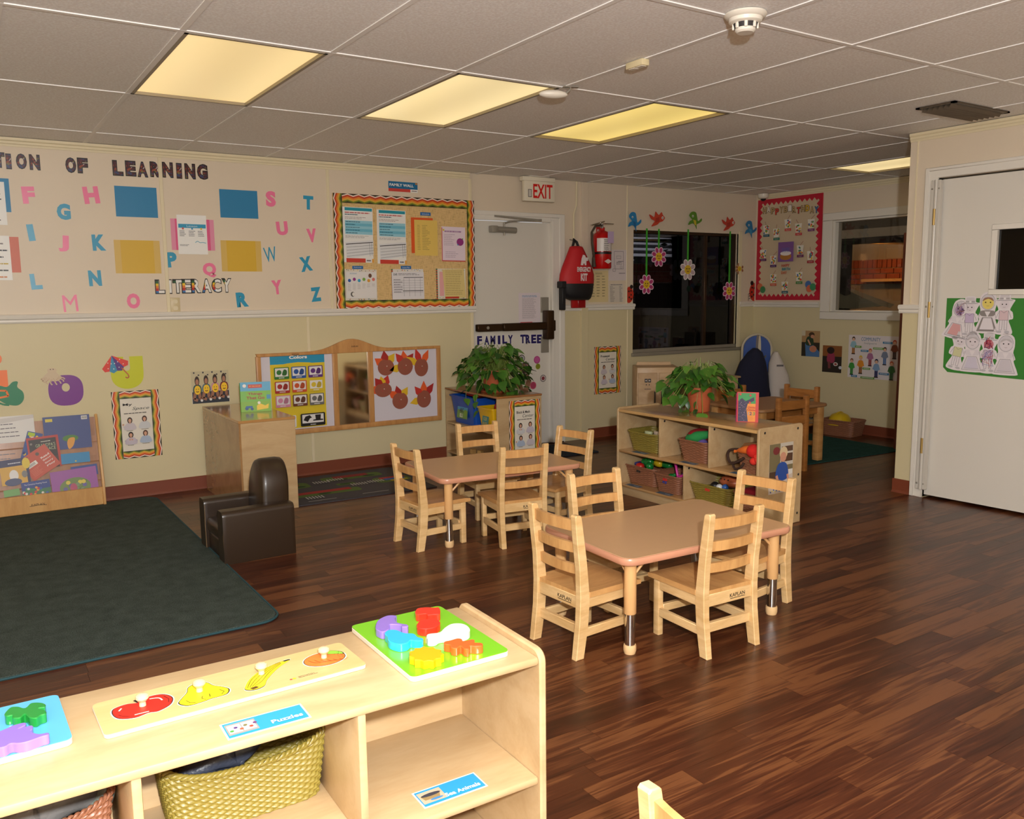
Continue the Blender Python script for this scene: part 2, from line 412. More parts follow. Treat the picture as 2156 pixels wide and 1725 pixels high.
while y < W+0.05:
    x = XL - rnd.uniform(0.1, 0.9)
    while x < XF+0.1:
        l = rnd.choice((0.61, 0.74, 0.91, 0.91)); a, b2 = max(x, XL), min(x+l, XF+0.1)
        if b2 > a+0.02: planks.append((a, b2, y, y+PW))
        x += l
    y += PW
def in_view(x, y):
    q = np.array([x, y, -H]); d = q@_f
    if d < 0.3: return False
    u, v = CX+FPX*(q@RGT)/d, CY+FPX*(q@DWN)/d
    return -90 < u < 2250 and v < 1810 and y < W and (x < XR or y > 3.4)
vis = [p for p in planks if in_view((p[0]+p[1])/2, (p[2]+p[3])/2)]
def clear(p):
    x, y = (p[0]+p[1])/2, (p[2]+p[3])/2
    return not (x < 1.05 and 3.65 < y < 6.4) and not (x < 1.0 and y < 1.85)
vis.sort(key=lambda p: (not clear(p), math.hypot((p[0]+p[1])/2, (p[2]+p[3])/2)))
solo = set(vis[:296])
rest = MB()
for p in planks:
    if p in solo:
        o = link('plank', unit, None, floor, (p[0]+0.0005, p[2]+0.0004, 0)); o.scale = (p[1]-p[0]-0.001, PW-0.0008, 1)
    else: rest.box(p[0]+0.0005, p[1]-0.0005, p[2]+0.0004, p[3]-0.0004, -0.004, 0)
tag(rest.build('plank_field', M_plank, floor, sharp=0), 'walnut floor planks farther away and beneath the furniture', kind='stuff')
# ---- suspended ceiling
M_tile = None
def tile_mat():
    m, nt, b = base_mat('ceiling_tile')
    g = nt.nodes.new('ShaderNodeNewGeometry')
    n = nt.nodes.new('ShaderNodeTexNoise'); n.inputs['Scale'].default_value = 95; n.inputs['Detail'].default_value = 3; nt.links.new(g.outputs['Position'], n.inputs['Vector'])
    v = nt.nodes.new('ShaderNodeTexVoronoi'); v.inputs['Scale'].default_value = 120; nt.links.new(g.outputs['Position'], v.inputs['Vector'])
    cr = nt.nodes.new('ShaderNodeValToRGB'); e = cr.color_ramp.elements; e[0].position = 0.40; e[0].color = lin((238, 233, 229)); e[1].position = 0.66; e[1].color = lin((253, 252, 250))
    nt.links.new(n.outputs['Fac'], cr.inputs[0]); nt.links.new(cr.outputs[0], b.inputs['Base Color'])
    b.inputs['Roughness'].default_value = 0.6
    bp = nt.nodes.new('ShaderNodeBump'); bp.inputs['Strength'].default_value = 0.35; bp.inputs['Distance'].default_value = 0.003
    nt.links.new(n.outputs['Fac'], bp.inputs['Height']); nt.links.new(bp.outputs[0], b.inputs['Normal'])
    return m
M_tile = tile_mat()
M_grid = mat('white_ceiling_grid', (240, 236, 232), 0.4)
ceiling = struct('ceiling', MB().box(XL, 9.0, YB, W+0.2, ZC+0.09, ZC+0.14), mat('ceiling_void', (60, 56, 52), 0.9))
GX, GY, TX, TY = 0.8448, 3.611, 0.6096, 1.2192
tile_me = MB().bbox(0, 1, 0, 1, 0.0, 0.016, 0.004, 1).mesh('ceiling_tile', sharp=0); tile_me.materials.append(M_tile)
LIGHTS = [(0, 0), (2, 0), (4, 0), (9, 0), (-3, 0), (0, -3), (3, -3), (-3, -3)]  # last four are unseen panels, added to lift the ambient light
XC1 = XF+0.3
for i in range(-6, 12):
    for j in range(-6, 3):
        x0, x1, y0, y1 = GX+i*TX, GX+(i+1)*TX, GY+j*TY, GY+(j+1)*TY
        x0, x1, y0, y1 = max(x0, XL), min(x1, XC1), max(y0, YB), min(y1, WE)
        if x1-x0 < 0.03 or y1-y0 < 0.03 or (i, j) in LIGHTS: continue
        o = link('ceiling_tile', tile_me, None, ceiling, (x0+0.009, y0+0.009, ZC+0.002)); o.scale = (x1-x0-0.018, y1-y0-0.018, 1)
for i in range(-6, 12):
    x = GX+i*TX
    if XL < x < XC1: MB().box(x-0.012, x+0.012, YB, WE, ZC-0.0015, ZC+0.004).box(x-0.002, x+0.002, YB, WE, ZC+0.004, ZC+0.03).build('grid_bar', M_grid, ceiling, sharp=0)
for j in range(-6, 4):
    y = GY+j*TY
    if YB < y < WE: MB().box(XL, XC1, y-0.012, y+0.012, ZC-0.0019, ZC+0.0035).box(XL, XC1, y-0.002, y+0.002, ZC+0.0035, ZC+0.03).build('grid_bar', M_grid, ceiling, sharp=0)
M_lightframe = mat('light_frame_metal', (150, 138, 118), 0.4, 0.5)
def panel_mat(name, c, s):
    m, nt, b = base_mat(name)
    g = nt.nodes.new('ShaderNodeTexCoord'); sx = nt.nodes.new('ShaderNodeSeparateXYZ'); nt.links.new(g.outputs['Object'], sx.inputs[0])
    b.inputs['Base Color'].default_value = lin((170, 150, 110)); b.inputs['Roughness'].default_value = 0.3
    # two tubes behind the yellowed lens: brighter where the tubes run
    a = nt.nodes.new('ShaderNodeMath'); a.operation = 'MULTIPLY'; a.inputs[1].default_value = 2*PI/0.56*1.0; nt.links.new(sx.outputs['X'], a.inputs[0])
    cs = nt.nodes.new('ShaderNodeMath'); cs.operation = 'COSINE'; nt.links.new(a.outputs[0], cs.inputs[0])
    mr = nt.nodes.new('ShaderNodeMapRange'); mr.inputs['From Min'].default_value = -1; mr.inputs['From Max'].default_value = 1; mr.inputs['To Min'].default_value = s*1.08; mr.inputs['To Max'].default_value = s*0.86
    nt.links.new(cs.outputs[0], mr.inputs['Value']); nt.links.new(mr.outputs[0], b.inputs['Emission Strength'])
    b.inputs['Emission Color'].default_value = lin(c)
    return m
PM = [panel_mat('warm_light_lens', (255, 222, 156), PANEL_E), panel_mat('pale_light_lens', (255, 228, 166), PANEL_E*1.05), panel_mat('yellow_light_lens', (255, 222, 126), PANEL_E)]
LL = {(0, 0): ('glowing cream ceiling light panel nearest the letter wall', 0), (2, 0): ('glowing pale ceiling light panel with a sensor hanging at its corner', 1),
      (4, 0): ('glowing deep yellow ceiling light panel with a sagging lens', 2), (9, 0): ('glowing ceiling light panel partly hidden by the wall with the white door', 1)}
for (i, j) in LIGHTS:
    x0, y0 = GX+i*TX, GY+j*TY
    lb, pm = LL.get((i, j), ('glowing ceiling light panel out of view, added for room light', 0))
    t = thing('ceiling_light', lb, 'ceiling light', (x0+TX/2, y0+TY/2, ZC), 0, 'fluorescent ceiling panels')
    w, h = TX/2-0.012, TY/2-0.012
    f = MB()
    for (a, b2, c, d) in ((-w, w, -h, -h+0.016), (-w, w, h-0.016, h), (-w, -w+0.016, -h, h), (w-0.016, w, -h, h)): f.box(a, b2, c, d, -0.003, 0.03)
    f.build('light_frame', M_lightframe, t, sharp=0)
    MB().box(-w, w, -h, h, 0.06, 0.085).build('housing', M_trimw, t, sharp=0)
    g = MB(); nx, ny = 12, 16; v = []; fc = []
    for a in range(nx+1):
        for c in range(ny+1):
            px, py = -w+0.014+(2*w-0.028)*a/nx, -h+0.014+(2*h-0.028)*c/ny
            sag = 0.004*math.sin(PI*a/nx)*math.sin(PI*c/ny)
            if (i, j) == (4, 0): sag = -0.012*math.sin(PI*c/ny)*math.sin(PI*a/nx)**0.5+0.012
            v.append((px, py, 0.012-sag if (i, j) != (4, 0) else 0.004+sag))
    for a in range(nx):
        for c in range(ny): fc.append((a*(ny+1)+c, (a+1)*(ny+1)+c, (a+1)*(ny+1)+c+1, a*(ny+1)+c+1))
    g.add(v, fc); g.build('diffuser', PM[pm], t, sharp=0)
# ---- walls
ZT = ZC+0.1
DX0, DX1, DZ = 3.83, 4.70, 2.065          # exit door opening
WX0, WX1, WZ0, WZ1 = 5.672, 7.148, 0.80, 2.012
struct('wall_back', MB().box(XL-0.15, 3.815, W, W+0.2, 0, ZT), M_wall)
b = MB().box(3.815, DX0, WE, W+0.2, 0, ZT).box(DX0, DX1, WE, W+0.2, DZ, ZT).box(DX1, WX0, WE, W+0.2, 0, ZT)
b.box(WX0, WX1, WE, W+0.2, 0, WZ0).box(WX0, WX1, WE, W+0.2, WZ1, ZT).box(WX1, XF+0.15, WE, W+0.2, 0, ZT)
struct('wall_back_right', b, M_wall)
FY0, FY1, FZ0, FZ1 = 4.30, 5.535, 1.19, 2.09   # far wall window opening
struct('wall_far', MB().box(XF, XF+0.15, FY1, W+0.2, 0, ZT).box(XF, XF+0.15, 3.2, FY0, 0, ZT).box(XF, XF+0.15, FY0, FY1, 0, FZ0).box(XF, XF+0.15, FY0, FY1, FZ1, ZT), M_wall)
YE = 3.482; HY = 3.272; LY = 2.36
struct('wall_right', MB().box(XR, XR+0.12, HY, YE, 0, ZT).box(XR, XR+0.12, LY, HY, 2.118, ZT).box(XR, XR+0.12, YB, LY, 0, ZT), M_wall)
struct('wall_alcove', MB().box(XR+0.12, XF+0.15, 3.2, 3.3, 0, ZT), M_wall)  # unseen wall, put in to keep outside light from leaking in
struct('wall_corridor', MB().box(XR+1.6, XR+1.7, YB, 3.2, 0, ZT), mat('dim_corridor_paint', (150, 118, 78), 0.6))
struct('wall_left', MB().box(XL-0.15, XL, YB, W+0.2, 0, ZT), M_wall)
struct('wall_front', MB().box(XL-0.15, 9.0, YB-0.15, YB, 0, ZT), M_wall)
# crown, chair rail, base
def crown_prof(d=0.022, h=0.054): return [(0, 0), (0.006, 0.0), (0.009, 0.012), (0.014, 0.018), (0.014, 0.03), (d, 0.038), (d, h), (0, h)]
def rail_prof(): return [(0, 0), (0.012, 0.0), (0.018, 0.01), (0.016, 0.022), (0.026, 0.03), (0.03, 0.045), (0.022, 0.056), (0.0, 0.058)]
def along(name, prof, m, z, p0, p1, inward):
    """sweep a profile (out, up) from p0 to p1 in plan; inward = unit vector out of the wall"""
    v = []; n = len(prof)
    for p in (p0, p1):
        for (o, u) in prof: v.append((p[0]+inward[0]*o, p[1]+inward[1]*o, z+u))
    f = [(i, (i+1) % n, n+(i+1) % n, n+i) for i in range(n)]+[tuple(range(n))[::-1], tuple(range(n, 2*n))]
    return struct(name, MB().add(v, f), m, sharp=25)
along('trim_1', crown_prof(), M_cream, ZC-0.056, (XL, W), (3.80, W), (0, -1))
along('trim_2', crown_prof(), M_cream, ZC-0.056, (XR, YE), (XR, YB), (-1, 0))
along('trim_3', crown_prof(), M_cream, ZC-0.056, (XF, W), (XF, 3.3), (-1, 0))
along('trim_4', rail_prof(), M_trimw, 1.247, (XL, W), (3.84, W), (0, -1))
along('trim_5', rail_prof(), M_trimw, 1.238, (4.80, WE), (WX0+0.01, WE), (0, -1))
along('trim_6', rail_prof(), M_trimw, 1.238, (WX1+0.03, WE), (XF, WE), (0, -1))
along('trim_7', rail_prof(), M_trimw, 1.232, (XF, WE), (XF, 5.655), (-1, 0))
along('trim_8', rail_prof(), M_trimw, 1.245, (XR, YE+0.02), (XR, 3.345), (-1, 0))
bp = [(0, 0), (0.014, 0.0), (0.012, 0.006), (0.006, 0.016), (0.006, 0.092), (0.002, 0.096), (0, 0.096)]
along('baseboard_back', bp, M_base, 0, (XL, W), (3.82, W), (0, -1))
along('baseboard_back_right', bp, M_base, 0, (5.065, WE), (XF, WE), (0, -1))
along('baseboard_far', bp, M_base, 0, (XF, WE), (XF, 3.3), (-1, 0))
along('baseboard_right', bp, M_base, 0, (XR, YE+0.012), (XR, 3.345), (-1, 0))
# battens over the panel joints
k = 8
for (px, pl, z0, z1) in ((346, 'W', 1.30, 2.37), (694, 'W', 1.30, 2.37), (653, 'W', 0.1, 1.245), (1229, 'E', 0.0, ZC-0.003), (1320, 'E', 1.29, 2.428), (1320, 'E', 0.1, 1.235)):
    yy = W if pl == 'W' else WE; x = onY(px, 500 if z0 > 1 else 800, yy)[0]; k += 1; wd = 0.012 if pl == 'W' else (0.04 if px == 1229 else 0.006)
    struct('trim_%d' % k, MB().bbox(x-wd, x+wd, yy-0.006 if wd < 0.03 else yy-0.02, yy+0.002, z0, z1, 0.002, 1), M_cream if wd < 0.03 else M_wall)
struct('trim_15', MB().bbox(3.795, 3.822, W-0.005, WE+0.01, 0, ZC-0.05, 0.002, 1), M_cream)
struct('trim_16', MB().bbox(XR-0.006, XR+0.001, 3.425, 3.433, 1.31, ZC-0.055, 0.001, 1), M_cream)
# ================================================================== DOORS AND WINDOWS
# ---- exit door
t = thing('door_1', 'white exit door with a dark push bar and purple lettering', None, ((DX0+DX1)/2, WE, 0)); t['kind'] = 'structure'
cx = (DX0+DX1)/2
MB().box(DX0-cx, DX1-cx-0.03, 0.012, 0.055, 0.012, DZ-0.025).build('door_leaf', M_door, t, sharp=0)
fr = MB()
fr.bbox(DX1-cx-0.03, DX1-cx+0.12, -0.018, 0.02, 0, DZ+0.055, 0.004, 1).bbox(DX1-cx-0.03, DX1-cx+0.0, -0.03, 0.1, 0, DZ, 0.003, 1).bbox(DX1-cx+0.06, DX1-cx+0.12, -0.026, 0.0, 0, DZ+0.055, 0.004, 1)
fr.bbox(DX0-cx-0.02, DX1-cx-0.03, -0.018, 0.02, DZ-0.022, DZ+0.055, 0.004, 1).bbox(DX0-cx-0.02, DX1-cx+0.12, -0.026, 0.0, DZ+0.02, DZ+0.058, 0.004, 1)
fr.build('door_frame', M_trimw, t)
MB().bbox(DX0-cx, DX1-cx+0.1, -0.03, 0.1, -0.002, 0.012, 0.003, 1).build('threshold', M_bronze, t)
def ex(u, v): q = onY(u, v, WE); return q[0]-cx, q[2]
# closer: body, arm
x, z = ex(1056, 484)
c = MB(); c.tube([(x-0.135, -0.03, z+0.002), (x+0.13, -0.03, z-0.004)], 0.026, 12); c.bbox(x-0.135, x-0.07, -0.06, 0.0, z-0.027, z+0.03, 0.006, 2)
cl = c.build('door_closer', M_steel, t)
MB().tube([(x+0.008, -0.03, z-0.05), (x+0.008, -0.03, z+0.06)], 0.009, 8).tube([(x+0.008, -0.035, z+0.055), (x+0.06, -0.05, z+0.072), (x+0.32, -0.16, z+0.085)], 0.008, 8).tube([(x+0.32, -0.16, z+0.08), (x-0.09, -0.03, z+0.115)], [0.009, 0.008], 8).build('closer_arm', M_steel, cl)
# push bar
x0, z0 = ex(999, 691); x1, _ = ex(1150, 690); z0 -= 0.0
bar = MB().bbox(x0, x0+0.26, -0.062, -0.012, z0-0.032, z0+0.032, 0.006, 1).bbox(x0+0.265, x1, -0.068, -0.012, z0-0.034, z0+0.034, 0.008, 1)
br = bar.build('push_bar', M_bronze, t)
x2, _ = ex(1150, 690)
MB().bbox(x2-0.045, x2+0.035, -0.085, -0.0, z0-0.125, z0+0.14, 0.01, 2).bbox(x2+0.03, x2+0.07, -0.06, -0.03, z0-0.05, z0+0.05, 0.006, 1).build('latch_case', M_bronze, br)
MB().bbox(x2-0.055, x2+0.028, -0.004, 0.012, z0+0.12, z0+0.26, 0.002, 1).bbox(x2-0.055, x2+0.028, -0.004, 0.012, z0-0.25, z0-0.1, 0.002, 1).build('latch_plate', M_steel, t)
MB().lathe([(0, 0), (0.014, 0), (0.014, 0.006), (0, 0.008)], 14, Matrix.Translation((x0+0.1, -0.062, z0))@Matrix.Rotation(PI/2, 4, 'X')).build('key_cylinder', M_steel, br)
for v in (478, 600, 840):
    x, z = ex(1163, v); MB().bbox(x-0.012, x+0.012, -0.012, 0.012, z-0.05, z+0.05, 0.004, 1).build('hinge', M_brass if v == 478 else M_door, t)
# ---- right door, not quite closed, hinged at the far end
t = thing('door_2', 'white right-hand door with a small window and a green poster', None, (XR, HY, 0)); t['kind'] = 'structure'
fr = MB().bbox(-0.016, 0.12, 0.0, 0.085, 0, 2.185, 0.004, 1).bbox(-0.016, 0.12, LY-HY-0.085, 0.085, 2.118, 2.185, 0.004, 1).bbox(-0.016, 0.12, LY-HY-0.085, LY-HY, 0, 2.118, 0.004, 1)
fr.bbox(-0.024, 0.0, 0.055, 0.085, 0, 2.188, 0.004, 1).bbox(-0.024, 0.0, LY-HY-0.085, 0.085, 2.165, 2.188, 0.004, 1)
fr.build('door_frame', M_trimw, t)
DA = math.radians(2.2)
leaf = bpy.data.objects.new('door_leaf', None)
lw = HY-LY
g0, g1, gz0, gz1 = -0.385, -0.73, 1.40, 1.765       # glazed opening (local y)
L = MB()
L.box(0, 0.044, g0, -0.004, 0.02, 2.108).box(0, 0.044, -lw+0.006, g1, 0.02, 2.108).box(0, 0.044, g1, g0, 0.02, gz0).box(0, 0.044, g1, g0, gz1, 2.108)
leaf = L.build('door_leaf', M_door, t, (0.012, 0, 0), (0, 0, DA), sharp=0)
r = MB()
for (a, b2, c, d) in ((g1-0.035, g0+0.035, gz1, gz1+0.035), (g1-0.035, g0+0.035, gz0-0.035, gz0), (g0, g0+0.035, gz0, gz1), (g1-0.035, g1, gz0, gz1)): r.bbox(-0.01, 0.054, a, b2, c, d, 0.003, 1)
r.build('window_trim', M_trimw, leaf)
M_dglass = glass('door_glass', (150, 140, 120))
MB().box(0.018, 0.024, g1, g0, gz0, gz1).build('glass_pane', M_dglass, leaf, sharp=0)
gd = MB().bbox(-0.032, -0.014, 0.012, 0.036, 0.06, 2.105, 0.004, 1).bbox(-0.036, -0.002, -0.034, -0.012, 0.06, 2.105, 0.004, 1).tube([(-0.026, 0.0, 0.06), (-0.026, 0.0, 2.105)], 0.013, 10)
gd.build('finger_guard', mat('clear_grey_vinyl', (206, 200, 190), 0.25), t)
for z in (1.87, 1.27, 0.36):
    h = MB().tube([(-0.034, 0.001, z-0.052), (-0.034, 0.001, z+0.052)], 0.0095, 10).bbox(-0.036, -0.02, -0.008, 0.01, z-0.05, z+0.05, 0.002, 1)
    h.build('hinge', M_brass, t)
for z in (2.05, 1.29, 0.10):
    for yy in (0.024, -0.023): MB().lathe([(0, 0.004), (0.005, 0.003), (0.007, 0)], 10, Matrix.Translation((-0.034, yy, z))@Matrix.Rotation(-PI/2, 4, 'Y')).build('screw', M_steel, t)
# ---- window in the back wall
t = thing('window_1', 'dark window with hanging paper flowers', None, ((WX0+WX1)/2, WE, WZ0)); t['kind'] = 'structure'
wx = (WX1-WX0)/2; wh = WZ1-WZ0
M_alu = mat('grey_window_sill', (150, 142, 128), 0.45, 0.2)
M_wint = glass('tinted_window_glass', (176, 174, 178))
fr = MB()
for (a, b2, c, d) in ((-wx, wx, -0.0, 0.03), (-wx, wx, wh-0.028, wh), (-wx, -wx+0.02, 0, wh), (wx-0.02, wx, 0, wh)): fr.bbox(a, b2, 0.03, 0.11, c, d, 0.003, 1)
fr.build('window_frame', M_bronze, t)
MB().bbox(-0.006, 0.03, 0.04, 0.08, 0.02, wh-0.02, 0.003, 1, Matrix.Translation((0.29, 0, 0))).build('mullion', M_bronze, t)
MB().box(-wx+0.015, wx-0.015, 0.062, 0.067, 0.02, wh-0.02).build('glass_pane', M_wint, t, sharp=0)
MB().bbox(-wx-0.02, wx+0.16, -0.03, 0.06, -0.028, 0.004, 0.004, 1).bbox(-wx, wx+0.01, 0.005, 0.05, 0.004, 0.038, 0.003, 1).build('window_sill', M_alu, t)
MB().bbox(wx, wx+0.05, -0.014, 0.02, 0, wh+0.03, 0.004, 1).build('side_casing', M_cream, t)
# ---- window in the far wall
t = thing('window_2', 'white framed window looking onto a brick patio', None, (XF, (FY0+FY1)/2, FZ0)); t['kind'] = 'structure'
fy = (FY1-FY0)/2; fh = FZ1-FZ0; fr = MB(); cw = 0.105
for (a, b2, c, d) in ((-fy-cw, fy+cw, -0.075, 0), (-fy-cw, fy+cw, fh, fh+0.075), (fy, fy+cw, 0, fh), (-fy-cw, -fy, 0, fh)): fr.bbox(-0.018, 0.03, a, b2, c, d, 0.004, 1)
for (a, b2, c, d) in ((-fy, fy, 0, 0.018), (-fy, fy, fh-0.02, fh), (fy-0.03, fy, 0, fh), (-fy, -fy+0.03, 0, fh)): fr.bbox(0.0, 0.1, a, b2, c, d, 0.003, 1)
fr.build('window_frame', M_trimw, t)
MB().box(0.055, 0.06, -fy, fy, 0.01, fh-0.01).build('glass_pane', glass('plain_window_glass', (205, 198, 186)), t, sharp=0)
# ================================================================== WHAT LIES BEYOND THE WINDOWS
M_brick = mat('red_brick', (150, 76, 50), 0.8, bump=0.3, bscale=90, var=0.15, vscale=12)
M_mortar = mat('mortar', (150, 138, 122), 0.9)
M_roof = mat('grey_shingle', (104, 102, 104), 0.85, var=0.15, vscale=3)
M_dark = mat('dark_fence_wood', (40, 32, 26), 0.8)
# behind the back window: neighbour's house with shingle roof, brick band, dark fence and a tree
hb = thing('neighbor_house', 'grey roofed brick house seen through the dark window', 'house', (11.5, 12.8, 0))
NX = 5.5
wb = MB().box(-0.4, NX, 0.12, 0.4, 0, 2.02); body = wb.build('wall', M_mortar, hb, sharp=0)
bk = MB().box(0, 0.22, 0, 0.03, 0, 0.06).mesh('brick', sharp=0); bk.materials.append(M_brick)
bs = MB().box(0, 0.068, 0, 0.03, 0, 0.13).mesh('soldier_brick', sharp=0); bs.materials.append(M_brick)
for r_ in range(3):
    for q in range(20): link('brick', bk, None, body, (-0.4+q*0.235-(0.11 if r_ % 2 else 0), 0.092, 1.60+r_*0.07))
for q in range(58): link('soldier_brick', bs, None, body, (-0.4+q*0.08, 0.088, 1.82))
for q in range(12):
    y0, z0, x0 = -0.5+q*0.30, 2.04+q*0.13, -0.75+q*0.24
    MB().box(x0, NX+0.4, y0, y0+0.34, z0-0.012, z0+0.03).build('shingle_course', M_roof, hb, sharp=0)
MB().box(-0.75, NX+0.4, -0.54, -0.48, 1.94, 2.06).build('fascia', M_dark, hb, sharp=0)
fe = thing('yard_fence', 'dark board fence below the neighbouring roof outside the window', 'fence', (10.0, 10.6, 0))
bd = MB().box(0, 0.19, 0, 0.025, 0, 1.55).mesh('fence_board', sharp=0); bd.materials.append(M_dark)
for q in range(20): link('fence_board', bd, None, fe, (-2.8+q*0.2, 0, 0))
# yard ground
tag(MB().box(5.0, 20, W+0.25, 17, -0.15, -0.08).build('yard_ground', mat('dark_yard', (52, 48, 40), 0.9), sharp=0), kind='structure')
tag(MB().box(XF+0.2, 20, -2, W+0.2, -0.15, -0.08).build('patio_ground', mat('patio_concrete', (90, 84, 76), 0.9), sharp=0), kind='structure')
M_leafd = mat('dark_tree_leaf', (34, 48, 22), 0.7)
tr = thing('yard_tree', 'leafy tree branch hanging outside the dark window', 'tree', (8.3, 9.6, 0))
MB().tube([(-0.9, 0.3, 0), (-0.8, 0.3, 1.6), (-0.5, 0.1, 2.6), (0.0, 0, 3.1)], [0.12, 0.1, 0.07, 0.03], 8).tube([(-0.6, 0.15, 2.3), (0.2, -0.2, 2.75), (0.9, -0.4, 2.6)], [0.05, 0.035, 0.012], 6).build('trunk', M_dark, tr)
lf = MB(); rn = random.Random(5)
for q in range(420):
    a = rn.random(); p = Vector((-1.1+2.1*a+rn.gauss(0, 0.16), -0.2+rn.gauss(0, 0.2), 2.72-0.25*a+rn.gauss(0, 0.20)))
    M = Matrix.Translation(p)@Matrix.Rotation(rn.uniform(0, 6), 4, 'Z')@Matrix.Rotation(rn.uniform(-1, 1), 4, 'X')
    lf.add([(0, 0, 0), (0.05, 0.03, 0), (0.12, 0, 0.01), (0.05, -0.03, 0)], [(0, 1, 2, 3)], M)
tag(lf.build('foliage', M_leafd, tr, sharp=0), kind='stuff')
# behind the far window: brick wall with a soldier course, dark posts, parasol, benches
pw = thing('patio_wall', 'brick wall with a lit ledge across the patio behind the far window', 'wall', (11.4, 8.0, 0)); 
pb = MB().box(0.03, 0.3, -3.0, 1.2, 0, 2.3).build('wall_body', M_mortar, pw, sharp=0)
bx = MB().box(0, 0.03, 0, 0.2, 0, 0.066).mesh('brick', sharp=0); bx.materials.append(M_brick)
bv = MB().box(0, 0.03, 0, 0.066, 0, 0.12).mesh('soldier_brick', sharp=0); bv.materials.append(M_brick)
for r_ in range(3):
    for q in range(14): link('brick', bx, None, pb, (0.004, -1.6+q*0.212-(0.1 if r_ % 2 else 0), 1.49+r_*0.076))
for q in range(36): link('soldier_brick', bv, None, pb, (0.0, -1.6+q*0.078, 1.72))
MB().box(-0.18, 0.05, -1.6, -0.15, 1.52, 1.56).build('ledge', mat('lit_ledge', (190, 150, 100), 0.6), pw, sharp=0)
lamp('patio_wall_lamp', 'POINT', (10.6, 7.4, 1.85), 26, (1.0, 0.55, 0.2), 0.05)
aw = thing('patio_awning', 'slatted wooden awning over the patio', 'awning', (10.6, 7.6, 2.0))
for q in range(7): MB().box(-0.9, 0.7, -0.9, 0.9, 0, 0.03, Matrix.Translation((0, 0, 0.05+q*0.0))@Matrix.Rotation(0.06, 4, 'X')@Matrix.Translation((0, -3+q*1.0, 0))).build('slat', mat('awning_wood', (150, 122, 78), 0.8), aw, sharp=0)
po = thing('patio_post', 'dark square patio post behind the far window', 'post', (8.9, 6.45, 0))
MB().bbox(-0.05, 0.05, -0.06, 0.06, -0.08, 1.93, 0.004, 1).bbox(-0.03, 0.03, 0.1, 0.13, -0.08, 1.93, 0.004, 1).build('shaft', M_dark, po)
MB().bbox(-0.06, 0.06, -3.4, 1.2, 1.93, 2.0, 0.004, 1).build('beam', M_dark, po)
ps = thing('patio_umbrella', 'olive grey patio umbrella with a drooping canopy behind the far window', 'umbrella', (9.0, 7.02, 0))
MB().tube([(0, 0, -0.08), (0, 0, 1.60)], 0.022, 8).build('pole', M_dark, ps)
cp = MB(); v = [(0, 0, 1.62)]; n = 16
for q in range(n): a = 2*PI*q/n; rr = 1.0 if q % 2 == 0 else 0.95; v.append((rr*math.cos(a), rr*math.sin(a), 1.22-(0.0 if q % 2 == 0 else 0.03)))
cp.add(v, [(0, 1+q, 1+(q+1) % n) for q in range(n)]); cp.build('canopy', mat('olive_canvas', (118, 112, 92), 0.9), ps, sharp=20)
be = thing('patio_bench', 'pale boxy bench on the patio below the umbrella', 'bench', (8.5, 6.0, 0))
MB().bbox(-0.2, 0.25, -0.5, 0.5, 0.98, 1.04, 0.01, 1).build('seat_board', mat('weathered_bench', (120, 108, 84), 0.8), be)
for yy in (-0.42, 0.0, 0.42): MB().box(-0.18, 0.22, yy-0.03, yy+0.03, -0.08, 0.98).build('bench_leg', MATS['weathered_bench'], be, sharp=0)
tag(MB().box(12.5, 12.7, 3, 9.4, -0.1, 4.5).build('patio_backdrop_wall', mat('dim_outer_wall', (70, 60, 46), 0.9), sharp=0), kind='structure')
# ================================================================== FURNITURE
M_maple = wood('maple_chair', (228, 192, 138), (206, 164, 108), 0.38, (4, 4, 26))
M_seatw = wood('maple_seat', (214, 164, 104), (190, 138, 82), 0.35, (26, 4, 4))
M_birch = wood('birch_ply', (194, 165, 124), (180, 149, 107), 0.42, (3, 12, 12), coat=0.15)
M_edge = wood('ply_edge', (208, 168, 112), (180, 136, 80), 0.4, (2, 2, 90), coat=0.15)
M_pine = wood('honey_pine', (176, 116, 58), (146, 92, 42), 0.4, (4, 4, 22))
M_tabtop = mat('tan_laminate', (196, 156, 116), 0.33, var=0.04, vscale=20)
M_tabedge = mat('pinkish_edge_band', (206, 146, 116), 0.3)
M_leg = mat('almond_leg_enamel', (226, 176, 118), 0.35)
M_glide = mat('tan_nylon_glide', (222, 184, 134), 0.5)
